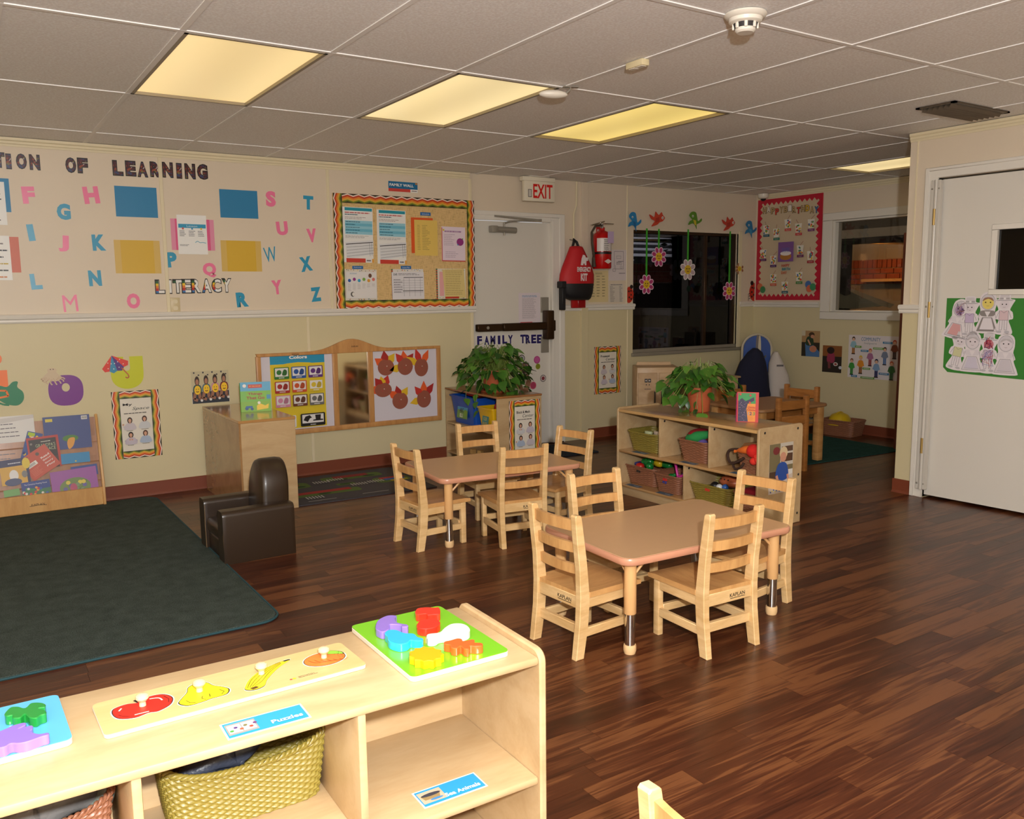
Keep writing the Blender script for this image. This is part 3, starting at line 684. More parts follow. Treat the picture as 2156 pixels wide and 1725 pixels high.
# ---- child's chair: local origin on the floor under the middle of the back, faces +y
CW, CD = 0.292, 0.30
def post_prof():
    # side profile (y, z) of a back post: splayed foot, forward knee at the seat, raked top
    front = [(0.002, 0.0), (0.024, 0.12), (0.032, 0.215), (0.030, 0.27), (0.016, 0.40), (-0.006, 0.545), (-0.010, 0.566)]
    back = [(-0.016, 0.572), (-0.036, 0.574), (-0.042, 0.568), (-0.034, 0.48), (-0.020, 0.36), (-0.016, 0.25), (-0.020, 0.15), (-0.038, 0.0)]
    return front+back
def make_chair():
    t = thing('child_chair', 'x', 'chair', (0, 0, 0), 0, 'small wooden chairs around the two activity tables')
    for s in (-1, 1):
        x0, x1 = (-CW/2, -CW/2+0.03) if s < 0 else (CW/2-0.03, CW/2)
        MB().prism(post_prof(), x0, x1, 'YZ', bevel=0.0025).build('back_post', M_maple, t, sharp=30)
        MB().bbox(x0+0.004*(s < 0), x1-0.004*(s > 0), CD-0.052, CD-0.02, 0, 0.238, 0.003, 2).build('front_leg', M_maple, t)
        MB().bbox(x0+0.007, x1-0.007, 0.012, CD-0.05, 0.196, 0.238, 0.003, 1).build('side_rail', M_maple, t)
        MB().bbox(x0+0.006, x1-0.006, 0.008, CD-0.05, 0.082, 0.118, 0.003, 1).build('side_stretcher', M_maple, t)
    for (z0, z1, yb) in ((0.508, 0.552, -0.018), (0.418, 0.458, -0.002), (0.330, 0.368, 0.010)):
        m = MB(); n = 8; v = []; f = []
        for i in range(n+1):
            x = -CW/2+0.028+(CW-0.056)*i/n; dy = -0.014*(1-(2*i/n-1)**2)
            for (a, z) in ((yb-0.009, z0), (yb+0.007, z0), (yb+0.007-0.002, z1), (yb-0.009-0.002, z1)): v.append((x, a+dy, z))
        for i in range(n):
            for k in range(4): k2 = (k+1) % 4; f.append((i*4+k, i*4+k2, (i+1)*4+k2, (i+1)*4+k))
        m.add(v, f); m.build('slat', M_seatw, t, sharp=30)
    ra = MB().bbox(-CW/2+0.028, CW/2-0.028, -0.008, 0.014, 0.196, 0.246, 0.002, 1).build('back_rail', M_maple, t)
    sh = Sheet(0.0002); sh.text('KAPLAN', 0, 0, 0.015, (30, 22, 18), w=0.082, bold=0.012); sh.rect(0.002, 0.082, -0.006, -0.0035, (30, 22, 18))
    sh.build('printed_logo', ra, (0.0, -0.0083, 0.214))
    MB().bbox(-CW/2+0.028, CW/2-0.028, CD-0.044, CD-0.026, 0.196, 0.236, 0.002, 1).build('front_rail', M_maple, t)
    for y in (0.004, CD-0.05): MB().bbox(-CW/2+0.026, CW/2-0.026, y-0.008, y+0.012, 0.09 if y < 0.1 else 0.10, 0.128 if y < 0.1 else 0.132, 0.002, 1).build('stretcher', M_maple, t)
    # seat: scooped slab with rounded front
    m = MB(); nx, ny = 10, 8; v = []; f = []
    for i in range(nx+1):
        for j in range(ny+1):
            u, w = i/nx*2-1, j/ny
            x = u*CW/2*(0.80 if w < 0.12 else 1.0+0.04*w); y = -0.006+w*(CD+0.012)
            dip = -0.012*max(0, 1-u*u)*math.sin(PI*min(1, w*1.15))*(1 if w < 0.87 else 0.6)
            v.append((x, y, 0.262+dip-(0.006 if w > 0.95 else 0)))
    nt_ = len(v); v += [(p[0]*0.985, p[1], 0.2385+0.008*abs(p[0])/(CW/2)*0) for p in v]
    for i in range(nx):
        for j in range(ny):
            a = i*(ny+1)+j; q = (a, a+ny+1, a+ny+2, a+1); f.append(q); f.append(tuple(k+nt_ for k in q[::-1]))
    rim = [i*(ny+1) for i in range(nx+1)]+[nx*(ny+1)+j for j in range(1, ny+1)]+[i*(ny+1)+ny for i in range(nx-1, -1, -1)]+[j for j in range(ny-1, 0, -1)]
    for k in range(len(rim)): a, b2 = rim[k], rim[(k+1) % len(rim)]; f.append((a, b2, b2+nt_, a+nt_))
    m.add(v, f); m.build('seat', M_seatw, t, sharp=35)
    return t
ch0 = make_chair()
CH = [  # centre of back posts on the floor, direction faced (deg, 0 = +y, -90 = +x)
 (2.475, 2.262, -2, 'light wooden child chair on the near side of the front table, back turned'),
 (1.938, 2.652, -86, 'light wooden child chair at the left end of the front table'),
 (2.488, 3.10, 177, 'light wooden child chair behind the front table, facing the camera'),
 (3.055, 2.60, 98, 'light wooden child chair at the right end of the front table, before the basket shelf'),
 (2.082, 4.262, -87, 'light wooden child chair at the left end of the rear table, beside the armchair'),
 (2.61, 3.915, -9, 'light wooden child chair on the near side of the rear table, back turned'),
 (2.83, 4.76, 173, 'light wooden child chair behind the rear table, in front of the coloured bins'),
 (3.185, 4.215, 100, 'light wooden child chair at the right end of the rear table'),
 (0.965, 0.890, -88, 'light wooden chair back cropped by the bottom edge of the photo')]
for k, (x, y, a, lb) in enumerate(CH):
    o = ch0 if k == 0 else dup(ch0)
    o.location = (x, y, 0); o.rotation_euler = (0, 0, math.radians(a)); o['label'] = lb
# ---- activity tables
def make_table():
    t = thing('activity_table', 'x', 'table', (0, 0, 0), 0, 'low activity tables with adjustable legs')
    hx, hy, zt = 0.457, 0.305, 0.402
    out = rrect(2*hx, 2*hy, 0.055, 6)
    MB().prism(inset(out, 0.008), zt-0.006, zt, 'XY', bevel=0.001).build('table_top', M_tabtop, t)
    n = len(out); rings = []
    for (d, z) in ((0.009, zt-0.001), (0.003, zt-0.002), (0.0, zt-0.008), (0.0, zt-0.022), (0.004, zt-0.029), (0.02, zt-0.031)): rings.append([(p[0], p[1], z) for p in inset(out, d)] if d else [(p[0], p[1], z) for p in out])
    v = [q for r in rings for q in r]; f = []
    for k in range(len(rings)-1):
        for i in range(n): j = (i+1) % n; f.append((k*n+i, k*n+j, (k+1)*n+j, (k+1)*n+i))
    f.append(tuple(range((len(rings)-1)*n, len(rings)*n)))
    MB().add(v, f).build('edge_band', M_tabedge, t, sharp=50)
    for sx in (-1, 1):
        for sy in (-1, 1):
            x, y = sx*(hx-0.065), sy*(hy-0.062)
            lg = MB().lathe([(0, zt-0.032), (0.024, zt-0.032), (0.0245, 0.165), (0.022, 0.162), (0, 0.162)], 20, None, x, y).build('leg', M_leg, t)
            MB().lathe([(0.0205, 0.17), (0.0205, 0.03)], 20, None, x, y).build('chrome_tube', M_chrome, lg)
            MB().lathe([(0, 0.036), (0.024, 0.036), (0.0255, 0.03), (0.0255, 0.012), (0.022, 0.0), (0, 0.0)], 20, None, x, y).build('glide', M_glide, lg)
            br = MB().tube([(x-sx*0.02, y, zt-0.085), (x-sx*0.075, y, zt-0.034)], 0.006, 6).tube([(x, y-sy*0.02, zt-0.085), (x, y-sy*0.075, zt-0.034)], 0.006, 6)
            br.build('brace', M_leg, lg)
    return t
tb = make_table(); tb.location = (2.535, 2.675, 0); tb.rotation_euler = (0, 0, math.radians(-2.6)); tb['label'] = 'front low tan table with four chairs, nearest the camera'
t2 = dup(tb); t2.location = (2.66, 4.32, 0); t2.rotation_euler = (0, 0, math.radians(-5.5)); t2['label'] = 'rear low tan table with four chairs, beside the small armchair'
# ---- open shelf units
def board(name, mb_args, m, t, b=0.004): return MB().bbox(*mb_args, b, 2).build(name, m, t)
def side_panel(t, x, d, h, th=0.018, r=0.03, name='side_panel', front=1):
    pts = []
    for k in range(7): a = PI/2*k/6; pts.append((-d/2+r-r*math.sin(PI/2-a)*1.0, h-r+r*math.sin(a)) if False else (-d/2+r-r*math.cos(a), h-r+r*math.sin(a)))
    for k in range(7): a = PI/2*k/6; pts.append((d/2-r+r*math.sin(a), h-r+r*math.cos(a)))
    pts += [(d/2, 0.0), (-d/2, 0.0)]
    return MB().prism(pts[::-1], x-th/2, x+th/2, 'YZ', bevel=0.004).build(name, M_birch, t, sharp=30)
# foreground shelf: local x along the unit, -y is the open front
FS = thing('puzzle_shelf', 'pale birch open shelf in the foreground with puzzles on top', 'shelf', (0.452, 1.70, 0), math.radians(-1.0))
Lh, Dp = 0.61, 0.385
for s in (-1, 1): side_panel(FS, s*(Lh-0.009), Dp, 0.614)
board('top_board', (-Lh+0.018, Lh-0.018, -Dp/2+0.004, Dp/2-0.002, 0.580, 0.600), M_birch, FS, 0.006)
board('middle_shelf', (-Lh+0.018, Lh-0.018, -Dp/2+0.008, Dp/2-0.012, 0.292, 0.311), M_birch, FS, 0.006)
board('bottom_shelf', (-Lh+0.018, Lh-0.018, -Dp/2+0.008, Dp/2-0.012, 0.05, 0.068), M_birch, FS, 0.006)
board('back_panel', (-Lh+0.018, Lh-0.018, Dp/2-0.016, Dp/2-0.008, 0.05, 0.59), M_birch, FS, 0.001)
board('kick_board', (-Lh+0.018, Lh-0.018, -Dp/2+0.03, -Dp/2+0.045, 0.0, 0.05), M_birch, FS, 0.002)
for x in (0.625-0.452, 0.208-0.452): MB().bbox(x-0.009, x+0.009, -Dp/2+0.012, Dp/2-0.016, 0.311, 0.580, 0.004, 2).build('divider', M_birch, FS)
MB().bbox(-0.03, -0.012, -Dp/2+0.012, Dp/2-0.016, 0.068, 0.292, 0.004, 2).build('divider', M_birch, FS)
# middle shelf unit by the plant: open front faces -x
MS = thing('basket_shelf', 'pale birch shelf unit holding woven baskets with a plant on top', 'shelf', (4.055, 3.955, 0), math.radians(-90+1.2))
mh, md = 0.622, 0.40
for s in (-1, 1): side_panel(MS, s*(mh-0.009), md, 0.614, r=0.022)
board('top_board', (-mh+0.018, mh-0.018, -md/2+0.004, md/2-0.002, 0.583, 0.602), M_tabtop if False else wood('tan_shelf_top', (192, 150, 100), (170, 128, 80), 0.22, (3, 10, 10), coat=0.6), MS, 0.005)
board('top_edge', (-mh+0.018, mh-0.018, -md/2+0.000, -md/2+0.006, 0.583, 0.6025), M_edge, MS, 0.002)
MSZ = 0.318
board('middle_shelf', (-mh+0.018, mh-0.018, -md/2+0.006, md/2-0.01, MSZ-0.018, MSZ), wood('tan_shelf_top', (0, 0, 0), (0, 0, 0)), MS, 0.004)
board('bottom_shelf', (-mh+0.018, mh-0.018, -md/2+0.006, md/2-0.01, 0.058, 0.076), wood('tan_shelf_top', (0, 0, 0), (0, 0, 0)), MS, 0.004)
board('back_panel', (-mh+0.018, mh-0.018, md/2-0.012, md/2-0.006, 0.06, 0.59), M_birch, MS, 0.001)
board('kick_board', (-mh+0.018, mh-0.018, -md/2+0.02, -md/2+0.034, 0.0, 0.058), M_birch, MS, 0.002)
def loc_of(o, p):
    c, s = math.cos(o.rotation_euler.z), math.sin(o.rotation_euler.z); dx, dy = p[0]-o.location.x, p[1]-o.location.y
    return (dx*c+dy*s, -dx*s+dy*c)
def front_x(u, v):      # where the photo's ray meets the front of the unit, as local x
    q = onX(u, v, 3.852); return loc_of(MS, q)[0]
msd = [front_x(1386, 900), front_x(1488, 930)]
for x in msd: MB().bbox(x-0.008, x+0.008, -md/2+0.012, md/2-0.012, MSZ, 0.583, 0.003, 2).build('divider', M_birch, MS)
xd2 = front_x(1436, 1000)
MB().bbox(xd2-0.008, xd2+0.008, -md/2+0.012, md/2-0.012, 0.076, MSZ-0.018, 0.003, 2).build('divider', M_birch, MS)
for (x, y, z) in ((mh+0.0005, -0.15, 0.585), (mh+0.0005, 0.15, 0.585), (mh+0.0005, 0.168, 0.30), (mh+0.0005, 0.168, 0.06), (msd[0]+0.0085, -0.15, 0.56), (msd[1]+0.0085, -0.15, 0.56), (xd2+0.0085, -0.15, 0.28)):
    MB().lathe([(0, 0.002), (0.005, 0.002), (0.008, 0)], 12, Matrix.Translation((x, y, z))@Matrix.Rotation(PI/2, 4, 'Y')).build('screw_cap', M_black, MS)
# cabinet by the back wall: its end and back face the camera
CB = thing('cabinet', 'tan wooden cabinet standing out from the letter wall behind the armchair', 'cabinet', (1.672, 5.955, 0), 0)
hxc, hyc = 0.185, 0.465
MB().bbox(-hxc+0.012, hxc, -hyc, -hyc+0.018, 0, 0.60, 0.002, 1).build('end_panel', M_birch, CB)
MB().bbox(-hxc+0.012, hxc, hyc-0.018, hyc, 0, 0.60, 0.002, 1).build('end_panel', M_birch, CB)
MB().bbox(-hxc, -hxc+0.012, -hyc, hyc, 0.0, 0.60, 0.001, 1).build('back_panel', wood('tan_hardboard', (168, 128, 84), (150, 110, 68), 0.22, (2, 6, 6), coat=0.5), CB)
MB().bbox(-hxc-0.002, hxc+0.002, -hyc-0.003, hyc, 0.600, 0.618, 0.002, 1).build('top_board', wood('gloss_cabinet_top', (190, 142, 88), (168, 120, 70), 0.12, (2, 8, 8), coat=0.8), CB)
for z in (0.06, 0.32): MB().bbox(-hxc+0.012, hxc-0.006, -hyc+0.018, hyc-0.018, z-0.009, z+0.009, 0.002, 1).build('inner_shelf', M_birch, CB)
# block shelf beside the exit door: open side faces -x, end panel faces the camera
BS = thing('block_shelf', 'wooden shelf beside the exit door holding blue and yellow bins', 'shelf', (3.712, 6.02, 0), math.radians(-1.5))
hxb, hyb = 0.205, 0.44
MB().bbox(-hxb, hxb, -hyb, -hyb+0.018, 0, 0.598, 0.002, 1).build('end_panel', M_birch, BS)
MB().bbox(-hxb, hxb, hyb-0.018, hyb, 0, 0.598, 0.002, 1).build('end_panel', M_birch, BS)
MB().bbox(hxb-0.01, hxb, -hyb+0.018, hyb-0.018, 0, 0.598, 0.002, 1).build('back_panel', M_birch, BS)
MB().bbox(-hxb-0.004, hxb+0.003, -hyb-0.006, hyb, 0.598, 0.614, 0.003, 1).build('top_board', wood('brown_shelf_top', (168, 112, 62), (146, 92, 48), 0.25, (3, 10, 10), coat=0.5), BS)
BSZ = 0.325
MB().bbox(-hxb, hxb-0.01, -hyb+0.018, hyb-0.018, BSZ-0.018, BSZ, 0.003, 1).build('middle_shelf', M_birch, BS)
MB().bbox(-hxb, hxb-0.01, -hyb+0.018, hyb-0.018, 0.05, 0.068, 0.003, 1).build('bottom_shelf', M_birch, BS)
# ---- small brown armchair, faces -x
AC = thing('armchair', 'small dark brown leatherette armchair beside the grey-green rug', 'armchair', (1.305, 4.735, 0), math.radians(1))
M_leather = mat('brown_leatherette', (46, 32, 20), 0.36, coat=0.15, bump=0.06, bscale=220, var=0.06)
ax, ay = 0.188, 0.235
def arm_prof(y0, y1, h): return rrect(y1-y0, h+0.02, 0.028, 5, (y0+y1)/2, (h-0.02)/2)
for (y0, y1, nm) in ((-ay, -ay+0.105, 'arm'), (ay-0.105, ay, 'arm')):
    m = MB(); pr_ = [(p[0], max(p[1], 0.0)) for p in arm_prof(y0, y1, 0.285)]
    rings = []
    for (x, s) in ((-ax-0.012, 0.10), (-ax-0.012+0.008, 0.02), (-ax+0.01, 0.0), (ax-0.02, 0.0), (ax-0.006, 0.02), (ax, 0.10)):
        yc, zc = (y0+y1)/2, 0.14
        rings.append([(x, yc+(p[0]-yc)*(1-s*0.5), zc+(p[1]-zc)*(1-s*0.14) if p[1] > 0.02 else p[1]) for p in pr_])
    n = len(pr_); v = [q for r in rings for q in r]; f = [(k*n+i, k*n+(i+1) % n, (k+1)*n+(i+1) % n, (k+1)*n+i) for k in range(5) for i in range(n)]
    f += [tuple(range(n))[::-1], tuple(range(5*n, 6*n))]
    m.add(v, f).build(nm, M_leather, AC, sharp=60)
MB().bbox(-ax+0.006, ax-0.05, -ay+0.10, ay-0.10, 0.0, 0.105, 0.012, 3).build('base', M_leather, AC)
MB().bbox(-ax-0.006, ax-0.07, -ay+0.102, ay-0.102, 0.105, 0.185, 0.025, 4).build('seat_cushion', M_leather, AC)
m = MB(); arch = []
for k in range(17):
    a = PI*k/16; arch.append((0.128*math.cos(a)*(1.0 if abs(math.cos(a)) < 0.99 else 1.0), 0.335+0.172*math.sin(a)))
arch = [(0.132, 0.0)]+[(0.135, 0.18)]+arch+[(-0.135, 0.18), (-0.132, 0.0)]
rings = []
for (x, s) in ((0.050, 0.16), (0.056, 0.06), (0.075, 0.0), (0.150, 0.0), (0.175, 0.05), (0.184, 0.14)):
    rings.append([(x*1.12+0.05*max(0, p[1]-0.2)-0.012, p[0]*(1-s*0.6), p[1] if p[1] < 0.25 else 0.25+(p[1]-0.25)*(1-s*0.5)) for p in arch])
n = len(arch); v = [q for r in rings for q in r]; f = [(k*n+i, k*n+(i+1) % n, (k+1)*n+(i+1) % n, (k+1)*n+i) for k in range(5) for i in range(n)]
f += [tuple(range(n))[::-1], tuple(range(5*n, 6*n))]
m.add(v, f).build('backrest', M_leather, AC, sharp=60)
MB().bbox(0.10, ax-0.004, -ay+0.1, ay-0.1, 0.0, 0.25, 0.008, 2).build('back_base', M_leather, AC)
for yy in (-ay+0.003, ay-0.108):
    MB().tube([(-ax-0.009, yy+0.004, 0.01), (-ax-0.011, yy+0.004, 0.14), (-ax-0.008, yy+0.006, 0.255)], 0.0022, 5).build('seam', mat('tan_piping', (120, 96, 66), 0.6), AC)
# ---- rugs and mats
def rug_mat(name, c1, c2, scale=260):
    m, nt, b = base_mat(name); g = nt.nodes.new('ShaderNodeNewGeometry')
    n = nt.nodes.new('ShaderNodeTexNoise'); n.inputs['Scale'].default_value = scale; n.inputs['Detail'].default_value = 3; nt.links.new(g.outputs['Position'], n.inputs['Vector'])
    n2 = nt.nodes.new('ShaderNodeTexNoise'); n2.inputs['Scale'].default_value = 14; n2.inputs['Detail'].default_value = 6; nt.links.new(g.outputs['Position'], n2.inputs['Vector'])
    ad = nt.nodes.new('ShaderNodeMath'); ad.operation = 'MULTIPLY_ADD'; ad.inputs[1].default_value = 0.35; nt.links.new(n2.outputs['Fac'], ad.inputs[0]); nt.links.new(n.outputs['Fac'], ad.inputs[2])
    cr = nt.nodes.new('ShaderNodeValToRGB'); e = cr.color_ramp.elements; e[0].position = 0.5; e[0].color = lin(c1); e[1].position = 0.85; e[1].color = lin(c2)
    nt.links.new(ad.outputs[0], cr.inputs[0]); nt.links.new(cr.outputs[0], b.inputs['Base Color']); b.inputs['Roughness'].default_value = 0.95; b.inputs['Specular IOR Level'].default_value = 0.1
    bp_ = nt.nodes.new('ShaderNodeBump'); bp_.inputs['Strength'].default_value = 0.8; bp_.inputs['Distance'].default_value = 0.006; nt.links.new(n.outputs['Fac'], bp_.inputs['Height']); nt.links.new(bp_.outputs[0], b.inputs['Normal'])
    MATS[name] = m; return m
rx0, rx1, ry0, ry1 = -1.9, 1.118, 3.575, 6.385
RG = thing('carpet', 'large dark grey-green carpet in front of the book rack', 'rug', ((rx0+rx1)/2, (ry0+ry1)/2, 0))
MB().prism(rrect(rx1-rx0-0.012, ry1-ry0-0.012, 0.10, 8), 0.001, 0.011, 'XY', bevel=0.003).build('pile', rug_mat('grey_green_pile', (46, 54, 50), (84, 94, 88)), RG)
pts = rrect(rx1-rx0, ry1-ry0, 0.10, 8)
MB().tube([(p[0], p[1], 0.0055) for p in pts+pts[:1]], 0.0055, 6, cap=False).build('bound_edge', mat('teal_binding', (28, 66, 72), 0.8), RG)
# road rug under the magnet board
RR = thing('road_rug', 'dark play rug printed with roads and houses under the magnet board', 'rug', (2.26, 5.93, 0.0), math.radians(-1.5))
sh = Sheet(0.007, 0.0002); w, h = 1.30, 0.86
sh.body([(-w/2, -h/2), (w/2, -h/2), (w/2, h/2), (-w/2, h/2)], (66, 62, 66))
rn = random.Random(4)
sh.rect(-w/2+0.02, w/2-0.02, -h/2+0.03, h/2-0.03, (72, 66, 68))
greens = [(-0.32, 0.16, 0.2, 0.09), (0.25, 0.25, 0.24, 0.07), (-0.1, -0.16, 0.26, 0.06), (0.48, 0.0, 0.14, 0.09), (-0.5, -0.33, 0.12, 0.05), (0.12, 0.03, 0.07, 0.035)]
for (x, z, a, b2) in greens: sh.poly(rrect(2*a, 2*b2, min(a, b2)*0.5, 3, x, z), (88, 110, 44))
for (x, z, a, b2, c) in ((-0.32, 0.2, 0.13, 0.045, (150, 52, 34)), (0.25, 0.28, 0.14, 0.04, (140, 40, 36)), (-0.1, -0.12, 0.2, 0.035, (160, 44, 34)), (0.5, 0.05, 0.10, 0.03, (170, 50, 50)), (0.5, 0.0, 0.08, 0.03, (60, 100, 170)), (0.52, -0.05, 0.07, 0.02, (190, 170, 40)), (-0.55, -0.3, 0.09, 0.045, (60, 110, 170)), (-0.3, 0.1, 0.05, 0.02, (150, 140, 110))):
    sh.rect(x-a, x+a, z-b2, z+b2, c)
for (x, z, a, b2) in ((-0.4, 0.09, 0.05, 0.02), (-0.2, 0.11, 0.04, 0.02), (0.15, 0.19, 0.05, 0.02), (0.38, 0.22, 0.05, 0.02), (0.12, 0.03, 0.05, 0.02), (-0.12, -0.19, 0.05, 0.02)): sh.disc(x, z, a, (44, 70, 30), 12, b2)
rs = []
for (x, z) in ((-0.62, 0.06), (-0.08, 0.14), (0.04, 0.17), (0.14, -0.07), (0.28, -0.05), (-0.28, -0.31)):
    for k in range(6): rs.append((x+k*0.022, x+k*0.022+0.01, z, z+0.07))
rs += [(-0.35, -0.22, 0.36, 0.37), (-0.35, -0.22, 0.33, 0.335), (0.1, 0.3, -0.36, -0.352), (-0.3, -0.1, -0.38, -0.372)]
sh.rects(rs, (190, 186, 176))
sh.build('printed_pile', RR, (0, 0, 0.0005), (-PI/2, 0, 0), print_mat('printed_rug', 0.95))
TR = thing('teal_rug', 'small dark teal rug by the play kitchen corner', 'rug', (6.15, 4.95, 0.0), math.radians(-4))
MB().prism(rrect(1.65, 1.1, 0.02, 3), 0.0005, 0.009, 'XY', bevel=0.002).build('pile', rug_mat('teal_pile', (28, 58, 54), (52, 92, 84)), TR)
DM = thing('door_mat', 'dark slate doormat on the floor at the exit door', 'mat', (4.35, 6.13, 0.0), 0)
MB().prism(rrect(0.78, 0.52, 0.02, 3), 0.0005, 0.010, 'XY', bevel=0.003).build('rubber_mat', rug_mat('slate_mat', (34, 38, 46), (60, 66, 76)), DM)
# ================================================================== ON THE LETTER WALL
M_pink = mat('pink_card', (238, 120, 160), 0.3); M_cyan = mat('teal_card', (40, 150, 188), 0.3)
def letter_mesh(ch, h, wd, bold, depth, name):
    """solid cut-out letter, lower left of the ink at the local origin, faces -y"""
    v, f, tw, th = text_geo(ch, bold); m = MB(); n = len(v)
    kx, kz = wd/tw, h/th
    m.add([(p[0]*kx, -depth, p[1]*kz) for p in v]+[(p[0]*kx, 0, p[1]*kz) for p in v], list(f)+[tuple(i+n for i in q[::-1]) for q in f])
    ed = {}
    for q in f:
        for a, b2 in zip(q, q[1:]+q[:1]):
            ed[(a, b2)] = 1
    m.f += [(a, b2, b2+n, a+n) for (a, b2) in ed if (b2, a) not in ed]
    return m
def wall_letter(ch, cpx, hpx, wpx, m, tilt, label, group, plane='W', bold=0.05, name='paper_letter', depth=0.002, outline=None):
    y = W if plane == 'W' else WE
    c = onY(cpx[0], cpx[1], y); a = onY(cpx[0]-wpx/2, cpx[1], y); b2 = onY(cpx[0]+wpx/2, cpx[1], y); t_ = onY(cpx[0], cpx[1]-hpx/2, y); d = onY(cpx[0], cpx[1]+hpx/2, y)
    wd, h = b2[0]-a[0], t_[2]-d[2]
    mb = letter_mesh(ch, h, wd, bold, depth, name); mb.v = [(p[0]-wd/2, p[1], p[2]-h/2) for p in mb.v]
    off = GAP if not outline else GAP
    o = mb.build(name, m, None, (c[0], y-off, c[2]), (0, math.radians(-tilt), 0), sharp=20)
    return tag(o, label, 'letter', group)
ALPH = [('F', (60, 411), 36, 27, 0, 3), ('H', (192, 411), 36, 33, 0, 6), ('G', (134, 446), 34, 29, 1, 0), ('I', (65, 490), 35, 14, 1, 6), ('J', (134, 513), 34, 22, 0, -3),
 ('K', (208, 511), 34, 28, 1, 2), ('L', (76, 593), 33, 24, 1, 4), ('N', (200, 586), 33, 27, 1, 2), ('M', (148, 639), 35, 31, 0, 3), ('O', (281, 634), 32, 28, 0, 0),
 ('P', (361, 547), 32, 23, 1, 5), ('Q', (441, 569), 31, 28, 0, 0), ('R', (510, 631), 31, 25, 1, 4), ('S', (570, 419), 33, 21, 0, 0), ('T', (649, 427), 29, 21, 1, -2), ('U', (594, 481), 29, 24, 0, 5),
 ('V', (656, 496), 29, 20, 0, 4), ('W', (569, 536), 31, 26, 1, 8), ('X', (644, 556), 31, 25, 1, 9), ('Y', (583, 605), 30, 21, 0, 5), ('Z', (665, 620), 30, 22, 1, 5)]
for ch, c, hp, wp, k, ti in ALPH:
    wall_letter(ch, c, hp, wp, (M_pink, M_cyan)[k], ti if True else 0, '%s paper cut-out letter %s on the upper letter wall' % (('pink', 'teal')[k], ch), 'pink and teal alphabet cut-outs', bold=0.0 if ch in 'MW' else 0.06)
def pattern_mat(name, cols, scale, rough=0.3):
    m, nt, b = base_mat(name); tc = nt.nodes.new('ShaderNodeTexCoord'); v = nt.nodes.new('ShaderNodeTexVoronoi'); v.inputs['Scale'].default_value = scale
    nt.links.new(tc.outputs['Object'], v.inputs['Vector']); cr = nt.nodes.new('ShaderNodeValToRGB'); cr.color_ramp.interpolation = 'CONSTANT'
    e = cr.color_ramp.elements; e[0].color = lin(cols[0]); e[0].position = 0; e[1].color = lin(cols[1]); e[1].position = 0.45
    for i, c in enumerate(cols[2:]): k = e.new(0.45+0.5*(i+1)/(len(cols)-1)); k.color = lin(c)
    sp = nt.nodes.new('ShaderNodeSeparateColor'); nt.links.new(v.outputs['Color'], sp.inputs[0]); nt.links.new(sp.outputs[0], cr.inputs[0]); nt.links.new(cr.outputs[0], b.inputs['Base Color'])
    b.inputs['Roughness'].default_value = rough; return m
M_pat = pattern_mat('patterned_letter_card', [(74, 34, 42), (92, 46, 52), (196, 176, 178), (150, 70, 46), (120, 110, 60), (60, 70, 110)], 80)
M_outl = mat('black_card_outline', (20, 18, 20), 0.35)
def two_layer(ch, c, hp, wp, m_in, m_out, label, group, plane='W', b1=0.03, b2=0.075, tilt=0):
    o = wall_letter(ch, c, hp*1.06, wp*1.08, m_out, tilt, label, group, plane, b2, 'bulletin_letter', 0.0012)
    y = W if plane == 'W' else WE
    a = onY(c[0]-wp/2, c[1], y); b_ = onY(c[0]+wp/2, c[1], y); t_ = onY(c[0], c[1]-hp/2, y); d = onY(c[0], c[1]+hp/2, y)
    wd, h = (b_[0]-a[0])*0.90, (t_[2]-d[2])*0.92
    mb = letter_mesh(ch, h, wd, b1, 0.0008, 'letter_face'); mb.v = [(p[0]-wd/2, p[1]-0.0012, p[2]-h/2) for p in mb.v]
    mb.build('letter_face', m_in, o, sharp=20); return o
TITLE = [('T', (-1, 337), 'cropped first dark patterned letter of the ceiling-high banner, at the left photo edge'), ('I', (18, 340), 'dark patterned banner letter I beside the first O'), ('O', (45, 340), 'dark patterned banner letter O just before the first N'), ('N', (73, 342), 'dark patterned banner letter N that ends the cropped first word'),
 ('O', (149, 348), 'dark patterned banner letter O of the word OF'), ('F', (174, 349), 'dark patterned banner letter F of the word OF'), ('L', (248, 354), 'dark patterned banner letter L starting LEARNING'), ('E', (275, 355), 'dark patterned banner letter E of LEARNING'),
 ('A', (300, 357), 'dark patterned banner letter A of LEARNING'), ('R', (327, 357), 'dark patterned banner letter R of LEARNING'), ('N', (353, 358), 'dark patterned banner letter N right after the R of LEARNING'), ('I', (377, 360), 'dark patterned banner letter I of LEARNING'),
 ('N', (400, 361), 'dark patterned banner letter N just before the G of LEARNING'), ('G', (426, 362), 'dark patterned banner letter G ending LEARNING')]
for ch, c, lb in TITLE: two_layer(ch, c, 31, 11 if ch == 'I' else 21, M_pat, M_outl, lb, 'dark patterned banner letters below the crown moulding')
M_cray = None
